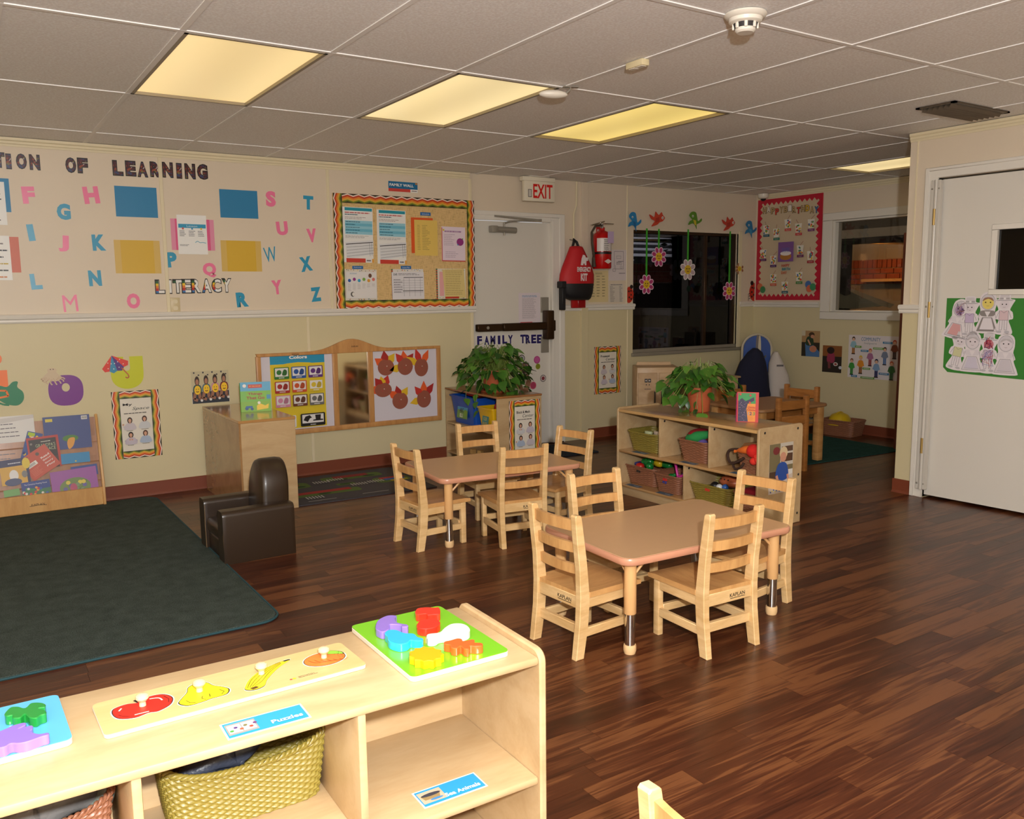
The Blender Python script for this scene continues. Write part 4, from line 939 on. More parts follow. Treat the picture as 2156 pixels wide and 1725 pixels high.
def crayon_mat():
    m, nt, b = base_mat('crayon_letter_card'); tc = nt.nodes.new('ShaderNodeTexCoord'); sx = nt.nodes.new('ShaderNodeSeparateXYZ'); nt.links.new(tc.outputs['Object'], sx.inputs[0])
    mr = nt.nodes.new('ShaderNodeMapRange'); mr.inputs['From Min'].default_value = -0.06; mr.inputs['From Max'].default_value = 0.06; nt.links.new(sx.outputs['Z'], mr.inputs['Value'])
    cr = nt.nodes.new('ShaderNodeValToRGB'); cr.color_ramp.interpolation = 'CONSTANT'; e = cr.color_ramp.elements
    cols = [(60, 120, 180), (190, 40, 40), (220, 120, 40), (226, 190, 40), (30, 90, 50), (28, 26, 26)]
    e[0].color = lin(cols[0]); e[0].position = 0.0; e[1].color = lin(cols[1]); e[1].position = 0.25
    for i, c in enumerate(cols[2:]): k = e.new(0.40+0.14*i); k.color = lin(c)
    nt.links.new(mr.outputs[0], cr.inputs[0])
    gt = nt.nodes.new('ShaderNodeMath'); gt.operation = 'GREATER_THAN'; gt.inputs[1].default_value = -0.010; nt.links.new(sx.outputs['X'], gt.inputs[0])
    mx = nt.nodes.new('ShaderNodeMix'); mx.data_type = 'RGBA'; mx.inputs[7].default_value = lin((232, 230, 226)); nt.links.new(gt.outputs[0], mx.inputs[0]); nt.links.new(cr.outputs[0], mx.inputs[6])
    nt.links.new(mx.outputs[2], b.inputs['Base Color']); b.inputs['Roughness'].default_value = 0.3; return m
M_cray = crayon_mat()
for i, (ch, x) in enumerate(zip('LITERACY', (337, 356, 374, 393, 413, 435, 456, 477))):
    two_layer(ch, (x, 604-i*0.4), 29, 11 if ch == 'I' else 20, M_cray, M_outl, 'black edged crayon striped letter %s of LITERACY above the chair rail' % ch, 'crayon striped letters spelling LITERACY')
def paper(name, tl, br, col, label, cat, group=None, plane='W', draw=None, tilt=0.0, off=GAP, thick=0.0008):
    x0, z0, w, h = wrect(tl, br, plane); s = Sheet(thick); s.sheet(w, h, col)
    if draw: draw(s, w, h)
    return flat(s, name, x0, z0, label, cat, group, plane, math.radians(tilt), off)
G_sheet = 'coloured paper sheets on the upper letter wall'
paper('paper_sheet', (240, 391), (333, 459), (30, 124, 172), 'blue paper sheet below LEARNING, left of the panel joint', 'paper', G_sheet)
paper('paper_sheet', (461, 398), (544, 461), (30, 124, 172), 'blue paper sheet beside the pink letter S', 'paper', G_sheet)
def yel(s, w, h): s.rect(0, w*0.14, 0, h, (214, 178, 92)); s.rect(w*0.86, w, 0, h, (214, 178, 92))
paper('paper_sheet', (239, 505), (340, 576), (214, 172, 44), 'faded yellow paper sheet left of the teal letter P', 'paper', G_sheet, draw=yel)
paper('paper_sheet', (464, 506), (552, 572), (214, 172, 44), 'faded yellow paper sheet left of the teal letter W', 'paper', G_sheet, draw=yel)
def pinks(s, w, h): s.rect(0, w*0.10, 0, h, (224, 140, 168)); s.rect(w*0.90, w, 0, h, (224, 140, 168))
paper('paper_sheet', (358, 460), (453, 528), (222, 84, 134), 'deep pink paper sheet behind the white plan page', 'paper', G_sheet, draw=pinks)
def plan(s, w, h):
    s.rect(w*0.04, w*0.97, h*0.67, h*0.77, (40, 150, 190)); s.text('Lesson', w*0.5, h*0.695, h*0.05, (210, 226, 232), w=w*0.36, align='C')
    for k, c in enumerate(((200, 70, 60), (60, 150, 190), (226, 190, 60))): s.rect(w*(0.16+0.31*k), w*(0.22+0.31*k), h*0.63, h*0.68, c)
    for k in range(3): s.lines(w*(0.07+0.31*k), w*(0.30+0.31*k), h*0.45, h*0.61, 4, seed=k)
    s.line([(w*0.58, h*0.30), (w*0.66, h*0.34), (w*0.74, h*0.30), (w*0.84, h*0.31), (w*0.95, h*0.29)], h*0.018, (120, 180, 200)); s.lines(w*0.06, w*0.4, h*0.2, h*0.26, 2, seed=8)
paper('notice_page', (371, 452), (438, 536), WHITE, 'white printed plan page with a teal band over the pink sheet', 'paper', draw=plan, off=0.0026)
def list1(s, w, h): s.lines(w*0.1, w*0.9, h*0.05, h*0.9, 7, INK, 0.22, 0.3, 3)
def list2(s, w, h):
    for k, c in enumerate(((120, 110, 110), INK, INK, (200, 170, 60), INK, (200, 120, 60))): s.lines(w*0.1, w*0.95, h*(0.85-0.15*k)-h*0.06, h*(0.85-0.15*k), 1, c, 0.5, 0.2, k)
paper('paper_sheet', (-60, 372), (24, 447), (30, 124, 172), 'blue paper sheet cropped by the left photo edge', 'paper', G_sheet)
paper('notice_page', (-55, 380), (16, 474), WHITE, 'white list page over the cropped blue sheet at the left edge', 'paper', draw=list1, off=0.0026)
paper('paper_sheet', (-60, 497), (45, 574), (206, 108, 84), 'terracotta paper sheet cropped by the left photo edge', 'paper', G_sheet)
paper('notice_page', (-55, 495), (27, 590), WHITE, 'white list page over the terracotta sheet at the left edge', 'paper', draw=list2, off=0.0026)
# light switch / outlet plate
x0, z0, w, h = wrect((358, 627), (380, 657))
op = thing('wall_outlet', 'small beige double outlet plate just above the chair rail', 'outlet', (x0+w/2, W, z0+h/2))
MB().bbox(-w/2, w/2, -0.006, 0, -h/2, h/2, 0.003, 2).build('cover_plate', mat('beige_plastic', (208, 190, 150), 0.4), op)
for s in (-1, 1): MB().prism(rrect(w*0.5, h*0.27, h*0.1, 4, 0, s*h*0.23), -0.008, -0.004, 'XZ').build('socket', mat('pale_socket', (222, 208, 176), 0.4), op)
# ---- zigzag bordered things
def zig_strip(s, x0, z0, L, wd, n, vertical, flip):
    """a scalloped chevron border strip L long, wd wide, with n teeth; drawn as nested zigzag bands"""
    cols = [(52, 40, 24), (240, 222, 206), (196, 62, 30), (228, 130, 40), (214, 170, 60), (110, 128, 36), (50, 48, 22)]
    edges = [0.0, 0.10, 0.22, 0.40, 0.57, 0.74, 0.90, 1.0]
    N = n*2
    def pt(a, f_):  # a along 0..1, f_ across 0..1
        k = a*N; tri = abs((k % 2)-1); amp = 0.20
        c = f_+ (tri-0.5)*amp*(0 if f_ <= 0 or f_ >= 1 else 1)
        if flip: c = 1-c
        return (x0+c*wd, z0+a*L) if vertical else (x0+a*L, z0+c*wd)
    for q, col in enumerate(cols):
        pl = []
        for i in range(N):
            a, b2 = i/N, (i+1)/N
            pl.append([pt(a, edges[q]), pt(b2, edges[q]), pt(b2, edges[q+1]), pt(a, edges[q+1])])
        s.polys(pl, col)
def zig_frame(s, w, h, bw, nx, ny):
    zig_strip(s, 0, 0, h, bw, ny, True, False); zig_strip(s, w-bw, 0, h, bw, ny, True, True)
    zig_strip(s, bw, h-bw, w-2*bw, bw, nx, False, True); zig_strip(s, bw, 0, w-2*bw, bw, nx, False, False)
SKIN = (206, 156, 128)
def person(s, cx, z0, h, hair, top, pose=0, skin=SKIN, wide=1.0):
    """waist-up figure printed on a card"""
    w = h*0.42*wide
    s.poly(spline([(cx-w*0.95, z0), (cx-w*0.9, z0+h*0.34), (cx-w*0.45, z0+h*0.52), (cx+w*0.45, z0+h*0.52), (cx+w*0.9, z0+h*0.34), (cx+w*0.95, z0)], 4), top)
    s.poly(circ(cx, z0+h*0.74, h*0.19, 14, h*0.25), hair); s.poly(circ(cx, z0+h*0.72, h*0.115, 12, h*0.155), skin)
    s.rect(cx-h*0.05, cx+h*0.05, z0+h*0.48, z0+h*0.60, skin)
    if pose == 1: s.line([(cx-w*0.9, z0+h*0.1), (cx-w*1.05, z0+h*0.3), (cx-w*0.2, z0+h*0.36), (cx+w*0.2, z0+h*0.36), (cx+w*1.05, z0+h*0.3), (cx+w*0.9, z0+h*0.1)], h*0.09, top); s.disc(cx-w*0.2, z0+h*0.36, h*0.07, skin, 8); s.disc(cx+w*0.2, z0+h*0.36, h*0.07, skin, 8)
    elif pose == 2: s.line([(cx+w*0.8, z0+h*0.1), (cx+w*0.1, z0+h*0.34), (cx, z0+h*0.55)], h*0.1, top); s.disc(cx, z0+h*0.58, h*0.07, skin, 8)
    elif pose == 3: s.line([(cx-w*0.8, z0+h*0.1), (cx-w*1.2, z0+h*0.3)], h*0.1, top); s.disc(cx-w*1.2, z0+h*0.42, h*0.08, skin, 8)
def sign_poster(s, w, h, t1, t2, script, seed, cut=False):
    bw = w*0.17
    s.rect(bw*0.8, w-bw*0.8, bw*0.8, h-bw*0.8, (226, 218, 204)); zig_frame(s, w, h, bw, 3, 5)
    iw = w-2*bw
    s.text(t1, bw+iw*0.08, h*0.775, h*0.045, (40, 34, 34), w=iw*(0.30 if script and len(t1) < 4 else 0.66 if len(t1) > 8 else 0.5), bold=0.015)
    s.text(t2, w-bw-iw*0.08, h*0.705, h*0.055, (90, 90, 84), w=iw*0.55, shear=0.3, align='R')
    s.lines(bw+iw*0.1, w-bw-iw*0.1, h*0.655, h*0.685, 1, (90, 84, 80), 0.4, 0.1, seed)
    hr = [(60, 40, 28), (70, 36, 28), (40, 28, 22), (80, 44, 26)]
    for k, (fx, fz) in enumerate(((0.27, 0.43), (0.74, 0.44), (0.27, 0.215), (0.74, 0.225))):
        person(s, bw+iw*fx, h*fz, h*0.185, hr[(k+seed) % 4], [(200, 190, 196), (204, 204, 206), (196, 186, 198), (170, 184, 206)][(k+seed//2) % 4], [3, 2, 1, 2][(k+seed) % 4])
        s.lines(bw+iw*(fx-0.12), bw+iw*(fx+0.12), h*(fz-0.022), h*(fz-0.010), 1, (110, 104, 100), 0.5, 0.2, k)
paper('sign_poster', (233, 826), (342, 958), (230, 222, 208), 'My Space poster with a zigzag border beside the book rack', 'poster', 'zigzag bordered sign language posters', draw=lambda s, w, h: sign_poster(s, w, h, 'My', 'Space', True, 0))
paper('sign_poster', (1251, 731), (1306, 826), (230, 222, 208), 'Pretend Center poster with a zigzag border left of the play kitchen', 'poster', 'zigzag bordered sign language posters', 'E', draw=lambda s, w, h: sign_poster(s, w, h, 'Pretend', 'Center', True, 1))
# on the end of the block shelf
s = Sheet(0.0008); w, h = 0.285, 0.46; s.sheet(w, h, (230, 222, 208)); sign_poster(s, w, h, 'Block & Math', 'Center', True, 2)
o = s.build('sign_poster', None, (3.712-0.118, 6.02-hyb-0.0075-0.0015, 0.115), (0, 0, math.radians(-1.5))); tag(o, 'Block and Math Center poster on the end of the bin shelf', 'poster', 'zigzag bordered sign language posters')
# ---- vowel cards
def vowel(name, cx, cz, parts, label):
    t = thing(name, label, 'decoration', (cx, W-GAP, cz), 0, 'big vowel cards on the lower wall'); return t
c = onY(139, 822); t = vowel('vowel_card', c[0], c[2], None, 'purple letter o card with a speckled octopus picture')
r_ = (onY(176, 822)[0]-onY(102, 822)[0])/2
m = MB(); n = 36; v = []; f = []
for k in range(n):
    a = 2*PI*k/n; e = 2.6; ca, sa = math.cos(a), math.sin(a); R_ = r_/((abs(ca)**e+abs(sa)**e)**(1/e))
    for (rr, rz_, y) in ((R_, R_*0.98, 0), (R_, R_*0.98, -0.002), (r_*0.23, r_*0.27, -0.002), (r_*0.23, r_*0.27, 0)): v.append((rr*ca, y, rz_*sa+ (0 if rr > r_*0.5 else 0.02)))
for k in range(n):
    k2 = (k+1) % n
    for i in range(4): i2 = (i+1) % 4; f.append((k*4+i, k2*4+i, k2*4+i2, k*4+i2))
m.add(v, f).build('letter_o', mat('purple_card', (120, 50, 140), 0.35), t, sharp=30)
s = Sheet(0.0012); s.body(spline([(-0.10, 0.0), (-0.07, 0.05), (-0.03, 0.09), (0.03, 0.09), (0.06, 0.05), (0.09, 0.01), (0.06, -0.03), (0.02, -0.04), (-0.03, -0.03), (-0.08, -0.03)], 4), (208, 186, 156))
s.poly(spline([(-0.03, 0.08), (-0.045, 0.12), (0, 0.14), (0.045, 0.12), (0.03, 0.08)], 4), (208, 186, 156))
for sx in (-1, 1): s.disc(sx*0.013, 0.122, 0.006, (40, 24, 22), 8)
for q in range(8): a = PI*(1.0+q/7.0)+0.0; s.line([(0.07*math.cos(a)*0.8, 0.02+0.03*math.sin(a)), (0.11*math.cos(a), 0.0+0.06*math.sin(a)), (0.10*math.cos(a)+0.015, -0.02+0.07*math.sin(a))], 0.014, (204, 178, 148))
for q in range(14): s.disc(-0.09+0.014*q, -0.02+0.02*math.sin(q*2.1), 0.003, (150, 60, 60), 6)
s.build('octopus_picture', t, (-0.075, -0.0021, 0.085)).scale = (0.62, 1, 0.5)
c = onY(268, 785); t = vowel('vowel_card', c[0], c[2], None, 'lime yellow letter u card with an umbrella picture')
uw = (onY(304, 785)[0]-onY(235, 785)[0])/2; uh = (onY(268, 752)[2]-onY(268, 820)[2])/2
po_ = [(-uw, uh)]+[(-uw*math.cos(PI*k/14)*1.0, -uh*0.05-uh*0.95*math.sin(PI*k/14)**0.8) for k in range(15)]+[(uw, uh), (uw*0.17, uh)]+[(uw*0.19*math.cos(PI*k/8), uh*0.30-uw*0.19*math.sin(PI*k/8)) for k in range(9)]+[(-uw*0.19, uh)]
m = MB(); m.prism(po_[::-1], 0, -0.002, 'XZ').build('letter_u', mat('lime_card', (200, 204, 34), 0.35), t, sharp=30)
s = Sheet(0.0012)
for k, cc in enumerate(((220, 60, 48), (88, 52, 130), (60, 140, 180), (220, 60, 48))):
    a0, a1 = math.radians(-22-26*k), math.radians(-22-26*(k+1)); s.poly([(0, 0), (0.155*math.cos(a0), 0.155*math.sin(a0)), (0.172*math.cos((a0+a1)/2), 0.172*math.sin((a0+a1)/2)), (0.155*math.cos(a1), 0.155*math.sin(a1))], cc)
for q in range(9): a = math.radians(-30-11*q); s.disc((0.08+0.05*(q % 2))*math.cos(a), (0.08+0.05*(q % 2))*math.sin(a), 0.005, (240, 236, 230), 6)
s.line([(0.08, -0.12), (0.135, -0.19), (0.142, -0.215), (0.125, -0.225), (0.11, -0.212)], 0.010, (190, 84, 60))
s.build('umbrella_picture', t, (-uw+0.012, -0.0021, uh+0.012)).scale = (0.72, 1, 0.72)
c = onY(-8, 800); t = vowel('vowel_card', c[0], c[2], None, 'orange letter i card with a green animal picture, cropped at the left edge')
iw = 0.065
MB().prism([(-iw, -0.14), (iw, -0.14), (iw, 0.06), (-iw, 0.06)], 0, -0.002, 'XZ').build('letter_i_stem', mat('orange_card', (240, 112, 20), 0.35), t, sharp=30)
MB().prism(circ(0, 0.135, 0.042, 18), 0, -0.002, 'XZ').build('letter_i_dot', MATS['orange_card'], t, sharp=30)
s = Sheet(0.0012); s.body(spline([(-0.05, -0.08), (0.0, -0.02), (0.055, -0.03), (0.09, 0.0), (0.12, 0.0), (0.115, -0.035), (0.145, -0.07), (0.145, -0.12), (0.11, -0.155), (0.05, -0.145), (0.0, -0.11)], 4), (48, 130, 92))
s.line([(0.0, -0.05), (0.05, -0.055), (0.06, -0.09), (0.0, -0.10)], 0.012, (238, 120, 40)); s.line([(-0.02, -0.12), (0.03, -0.145), (0.06, -0.15)], 0.012, (48, 130, 92))
s.build('animal_picture', t, (0, -0.0021, -0.02))
# ---- class photo
def cls(s, w, h):
    s.rect(w*0.01, w*0.99, h*0.0, h*0.36, (44, 50, 62)); s.rect(w*0.0, w, h*0.36, h, (196, 184, 150))
    for k in range(8): s.rect(w*(0.06+0.12*k), w*(0.10+0.12*k), h*(0.86 if k % 2 else 0.93), h*(0.90 if k % 2 else 0.98), (60, 56, 66))
    tops = [(40, 80, 90), (80, 110, 130), (200, 140, 160), (120, 30, 50)]
    for k in range(4):
        x = w*(0.15+0.235*k); z = h*(0.34+0.02*k)
        s.poly(spline([(x-w*0.10, z), (x-w*0.08, z+h*0.22), (x+w*0.08, z+h*0.22), (x+w*0.10, z)], 4), tops[k]); s.disc(x, z+h*0.36, w*0.062, (54, 34, 28), 14, h*0.15); s.disc(x, z+h*0.33, w*0.042, (170, 120, 96), 12, h*0.09)
        s.line([(x-w*0.06, z), (x-w*0.10, z-h*0.2), (x, z-h*0.24)], h*0.09, (150, 104, 82)); s.line([(x+w*0.04, z), (x+w*0.06, z-h*0.18), (x+w*0.10, z-h*0.22)], h*0.09, (150, 104, 82)); s.disc(x+w*0.10, z-h*0.25, w*0.035, (220, 218, 216), 10, h*0.04)
        s.disc(x, z+h*0.08, w*0.085, (240, 196, 40), 18, h*0.14)
        for sx in (-1, 1): s.disc(x+sx*w*0.03, z+h*0.11, w*0.012, (70, 44, 10), 8)
        s.line([(x-w*0.035, z+h*0.04), (x, z+h*0.015), (x+w*0.035, z+h*0.04)], h*0.025, (110, 60, 20))
paper('class_photo', (401, 783), (484, 845), (226, 222, 216), 'photo print of seated children holding yellow smiley discs', 'photo', draw=cls)
# ================================================================== BULLETIN BOARD
x0, z0, w, h = wrect((699, 407), (999, 647)); BX, BZ, BW, BH = x0, z0+0.002, w, h
BB = thing('bulletin_board', 'burlap bulletin board with a zigzag paper border on the letter wall', 'bulletin board', (x0, W-0.001, BZ))
def burlap():
    m, nt, b = base_mat('burlap'); tc = nt.nodes.new('ShaderNodeTexCoord')
    w1 = nt.nodes.new('ShaderNodeTexNoise'); w1.inputs['Scale'].default_value = 1.0; mp = nt.nodes.new('ShaderNodeMapping'); mp.inputs['Scale'].default_value = (260, 1, 22); nt.links.new(tc.outputs['Object'], mp.inputs[0]); nt.links.new(mp.outputs[0], w1.inputs['Vector'])
    w2 = nt.nodes.new('ShaderNodeTexNoise'); w2.inputs['Scale'].default_value = 1.0; mp2 = nt.nodes.new('ShaderNodeMapping'); mp2.inputs['Scale'].default_value = (22, 1, 260); nt.links.new(tc.outputs['Object'], mp2.inputs[0]); nt.links.new(mp2.outputs[0], w2.inputs['Vector'])
    ad = nt.nodes.new('ShaderNodeMath'); nt.links.new(w1.outputs['Fac'], ad.inputs[0]); nt.links.new(w2.outputs['Fac'], ad.inputs[1])
    cr = nt.nodes.new('ShaderNodeValToRGB'); e = cr.color_ramp.elements; e[0].position = 0.7; e[0].color = lin((176, 138, 84)); e[1].position = 1.2; e[1].color = lin((224, 190, 132))
    nt.links.new(ad.outputs[0], cr.inputs[0]); nt.links.new(cr.outputs[0], b.inputs['Base Color']); b.inputs['Roughness'].default_value = 0.9; return m
MB().box(0, w, -0.014, 0, 0, h).build('burlap_panel', burlap(), BB, sharp=0)
s = Sheet(0.0165, 0.0002); zig_frame(s, w, h, 0.072, 12, 11); s.build('zigzag_border', BB)
def bpaper(name, tl, br, col, label, draw=None, tilt=0, off=0.0145, cat='paper', grp='pages pinned to the burlap board'): return paper(name, tl, br, col, label, cat, grp, 'W', draw, tilt, off)
def notice(s, w, h, sd):
    s.rect(w*0.07, w*0.98, h*0.935, h*0.99, (30, 150, 170)); s.lines(w*0.07, w*0.9, h*0.88, h*0.92, 1, (200, 100, 100), 0.5, 0.1, sd); s.lines(w*0.07, w*0.5, h*0.85, h*0.88, 1, (40, 90, 110), 0.5, 0, sd); s.lines(w*0.07, w*0.8, h*0.78, h*0.83, 2, (150, 120, 120), 0.3, 0.3, sd)
    for k in range(5): s.rect(w*0.07, w*0.98, h*(0.735-0.05*k)-h*0.025, h*(0.735-0.05*k)+h*0.025, ((150, 205, 222), (110, 185, 210))[k % 2]); s.lines(w*0.09, w*0.6, h*(0.735-0.05*k)-h*0.01, h*(0.735-0.05*k)+h*0.01, 1, (30, 90, 120), 0.6, 0.4, k+sd)
    s.lines(w*0.07, w*0.9, h*0.44, h*0.49, 3, (140, 130, 130), 0.3, 0.3, sd+3)
    s.poly([(w*0.06, h*0.36), (w*1.0, h*0.415), (w*1.0, h*0.16), (w*0.1, h*0.06)], (222, 222, 224)); s.line([(w*0.08, h*0.325), (w*0.98, h*0.375)], h*0.014, INK)
    for k in range(4): s.line([(w*0.1, h*(0.27-0.055*k)), (w*1.0, h*(0.325-0.05*k))], h*0.005, (90, 90, 96))
    s.line([(w*0.86, h*0.36), (w*0.88, h*0.12)], w*0.008, (90, 90, 96)); s.line([(w*0.93, h*0.36), (w*0.95, h*0.13)], w*0.008, (90, 90, 96))
    s.rect(w*0.08, w*0.72, 0.0, h*0.075, (206, 62, 48)); s.lines(w*0.76, w*0.9, h*0.02, h*0.055, 1, (120, 110, 116), 0.7, 0, sd); s.rect(w*0.94, w, 0, h*0.07, (226, 160, 60))
bpaper('notice_page', (718, 435), (785, 553), WHITE, 'white and teal form page at the left of the burlap board', lambda s, w, h: notice(s, w, h, 1), -0.6)
bpaper('notice_page', (790, 441), (854, 556), WHITE, 'white and teal form page second from the left on the burlap board', lambda s, w, h: notice(s, w, h, 4), -0.6)
bpaper('paper_sheet', (863, 458), (911, 534), (226, 88, 30), 'bright orange backing sheet on the burlap board', None, 0)
bpaper('schedule_page', (870, 463), (920, 539), (230, 196, 100), 'yellow schedule page over the orange backing sheet', lambda s, w, h: (s.lines(w*0.12, w*0.25, h*0.15, h*0.87, 16, (120, 100, 60), 0.2, 0.2, 2), s.lines(w*0.33, w*0.7, h*0.15, h*0.87, 16, (120, 100, 60), 0.2, 0.6, 5)), 0, 0.0165)
def pinkp(s, w, h):
    s.lines(w*0.12, w*0.85, h*0.83, h*0.9, 1, (170, 130, 170), 0.6, 0.1, 3); s.lines(w*0.1, w*0.6, h*0.45, h*0.8, 7, (150, 130, 150), 0.2, 0.4, 4); s.disc(w*0.78, h*0.57, w*0.15, (150, 50, 130), 18, h*0.11); s.disc(w*0.68, h*0.49, w*0.03, (70, 150, 200), 10, h*0.02); s.disc(w*0.88, h*0.66, w*0.03, (90, 160, 70), 10, h*0.02)
    s.lines(w*0.15, w*0.85, h*0.1, h*0.3, 4, (150, 130, 150), 0.2, 0.5, 6); s.disc(w*0.08, h*0.9, w*0.04, (220, 200, 60), 10, h*0.03); s.rect(0, w, 0, h*0.03, (206, 70, 60)); s.rect(0, w*0.03, 0, h*0.97, (206, 90, 90))
bpaper('notice_page', (927, 477), (978, 551), (232, 214, 226), 'pale pink page with a magenta circle on the burlap board', pinkp, -0.5)
def dotb(s, w, h, sd):
    r = random.Random(sd); cc = [(206, 70, 40), (60, 110, 70), (40, 120, 170), (226, 170, 50), (60, 50, 60)]
    s.rects([(0, w*0.05, h*k/12, h*(k+0.5)/12) for k in range(12)], cc[0]); s.rects([(0, w*0.05, h*(k+0.5)/12, h*(k+1)/12) for k in range(12)], cc[1])
    for k in range(30): s.disc(r.uniform(0.08, 0.98)*w, h*r.choice((r.uniform(0.94, 0.985), r.uniform(0.015, 0.05))), w*0.012, cc[k % 5], 6)
def pathp(s, w, h):
    dotb(s, w, h, 1); s.rect(w*0.09, w*0.97, h*0.07, h*0.92, (228, 224, 222)); s.text('PATHWAY', w*0.2, h*0.84, h*0.045, (50, 130, 170), w=w*0.2)
    for k, c in enumerate(((40, 90, 170), (150, 50, 130), (60, 160, 200), (120, 170, 70), (224, 160, 60), (220, 120, 110))): s.disc(w*(0.18+0.14*k), h*(0.64+0.04*(k % 2)), w*0.045, c, 14); s.lines(w*(0.13+0.14*k), w*(0.23+0.14*k), h*(0.3+0.03*k), h*0.55, 7, (150, 140, 140), 0.2, 0.3, k)
    s.disc(w*0.26, h*0.2, w*0.06, (90, 84, 80), 14, h*0.08); s.disc(w*0.28, h*0.2, w*0.04, (230, 226, 220), 12, h*0.06); s.disc(w*0.78, h*0.8, w*0.05, (110, 70, 50), 12, h*0.07)
bpaper('notice_page', (719, 567), (793, 632), (222, 214, 200), 'white page with coloured circles at the lower left of the burlap board', pathp, -0.4)
def formp(s, w, h):
    dotb(s, w, h, 5); s.rect(w*0.0, w, h*0.0, h*0.90, (226, 222, 226)); s.text('CAFE', w*0.05, h*0.79, h*0.07, INK, w=w*0.12, bold=0.02); s.lines(w*0.2, w*0.9, h*0.79, h*0.87, 2, INK, 0.3, 0.2, 2)
    s.rect(w*0.36, w*0.97, h*0.715, h*0.735, INK); s.rect(w*0.33, w*0.97, h*0.265, h*0.285, INK)
    for k in range(6): s.rect(w*0.04, w*0.97, h*(0.62-0.08*k), h*(0.625-0.08*k), (90, 86, 94))
    for k in range(4): s.rect(w*(0.36+0.17*k), w*(0.362+0.17*k)+w*0.004, h*0.1, h*0.7, (90, 86, 94))
    for k in range(6): s.lines(w*0.05, w*0.33, h*(0.63-0.08*k), h*(0.67-0.08*k), 1, (110, 104, 112), 0.5, 0.3, k)
bpaper('form_page', (822, 567), (891, 630), (226, 220, 214), 'white printed form at the bottom middle of the burlap board', formp, 0.4)
def menup(s, w, h):
    dotb(s, w, h, 9); s.rect(w*0.10, w*0.24, h*0.1, h*0.9, (232, 170, 170)); s.poly([(w*0.2, h*0.97), (w*0.93, h*1.0), (w*0.98, h*0.03), (w*0.28, h*0.0)], (222, 200, 132)); s.lines(w*0.3, w*0.9, h*0.12, h*0.95, 14, (150, 126, 70), 0.2, 0.2, 3); s.rect(w*0.28, w*0.75, h*0.01, h*0.07, (196, 56, 36))
bpaper('menu_page', (916, 566), (979, 629), (226, 220, 206), 'tan lined page at the lower right of the burlap board', menup, 0.3)
for (tl, br, tx, lb) in (((775, 426), (799, 431), 'Newsletter', 'tiny blue label strip under the top border of the burlap board'), ((883, 447), (905, 455), 'Schedule', 'tiny blue label above the yellow schedule page'), ((740, 560), (763, 567), 'Pathway', 'tiny blue label above the page with coloured circles'), ((842, 560), (864, 567), 'Lesson Plan', 'tiny blue label above the white printed form')):
    bpaper('label_strip', tl, br, (30, 104, 170), lb, (lambda tx: lambda s, w, h: s.text(tx, w*0.5, h*0.28, h*0.42, (220, 226, 232), w=w*0.7, align='C'))(tx), 0, 0.0149, 'label', 'blue label strips on the burlap board')
def famw(s, w, h):
    s.rect(0, w, h*0.30, h, (18, 108, 156)); s.rect(0, w*0.75, 0, h*0.30, (206, 66, 56)); s.text('FAMILY WALL', w*0.04, h*0.52, h*0.28, (240, 238, 234), w=w*0.82, bold=0.03); s.lines(w*0.79, w*0.97, h*0.06, h*0.22, 1, (130, 110, 110), 0.6, 0, 1); s.rect(w*0.92, w*0.99, h*0.8, h*0.97, (190, 130, 60))
paper('wall_sign', (817, 381), (879, 406), WHITE, 'FAMILY WALL sign in blue and red above the burlap board', 'sign', draw=famw, thick=0.002, tilt=-0.3)
# ================================================================== MAGNET BOARD ON THE LOWER WALL
mx0, mx1 = 1.905, 3.475; mz0, mz1 = 0.335, 0.975; mw, mhh = mx1-mx0, mz1-mz0
GB = thing('magnet_board', 'long wood framed board with two white panels and a mirror', 'board', (mx0, W, mz0))
M_oak = wood('oak_frame', (206, 152, 92), (182, 126, 70), 0.4, (20, 3, 3))
top = []
for k in range(41):
    x = mw*k/40; d = (x-mw*0.49)/0.20
    top.append((x, mhh+0.075*math.exp(-d*d)*1.0+0.012*math.cos((x-mw*0.49)*9)*math.exp(-(d*0.7)**2)))
fr = MB().prism(([(0.012, mhh-0.024), (mw-0.012, mhh-0.024), (mw, mhh-0.016)]+top[::-1]), -0.03, 0, 'XZ', bevel=0.003)
fr.build('top_rail', M_oak, GB, sharp=40)
MB().bbox(0, mw, -0.03, 0, 0, 0.04, 0.004, 2).build('bottom_rail', M_oak, GB)
px = [0, mw*0.49-0.215, mw*0.49-0.015+0.0]; 
mirx0, mirx1 = onY(711, 830)[0]-mx0, onY(775, 830)[0]-mx0
for (a, b2) in ((0, 0.035), (mw-0.035, mw), (mirx0-0.042, mirx0), (mirx1, mirx1+0.042)): MB().bbox(a, b2, -0.028, 0, 0.035, mhh-0.02, 0.003, 2).build('stile', M_oak, GB)
M_wb = mat('white_board_panel', (216, 210, 220), 0.3)
MB().box(0.03, mirx0-0.04, -0.012, -0.004, 0.035, mhh-0.02).build('white_panel', M_wb, GB, sharp=0)
MB().box(mirx1+0.04, mw-0.03, -0.012, -0.004, 0.035, mhh-0.02).build('white_panel', M_wb, GB, sharp=0)
MB().box(mirx0, mirx1, -0.012, -0.004, 0.035, mhh-0.02).build('mirror', mat('plastic_mirror', (206, 196, 176), 0.06, 1.0), GB, sharp=0)
for (tl, nm) in (((617, 738), 'a'), ((742, 729), 'b')):
    q = onY(*tl); s = Sheet(0.0002); s.text('KAPLAN', 0, 0, 0.012, (60, 40, 24), w=0.055, bold=0.02); s.build('printed_logo', GB, (q[0]-mx0-0.02, -0.0305, mhh-0.02 if nm == 'a' else mhh+0.02))
OFFP = 0.0135
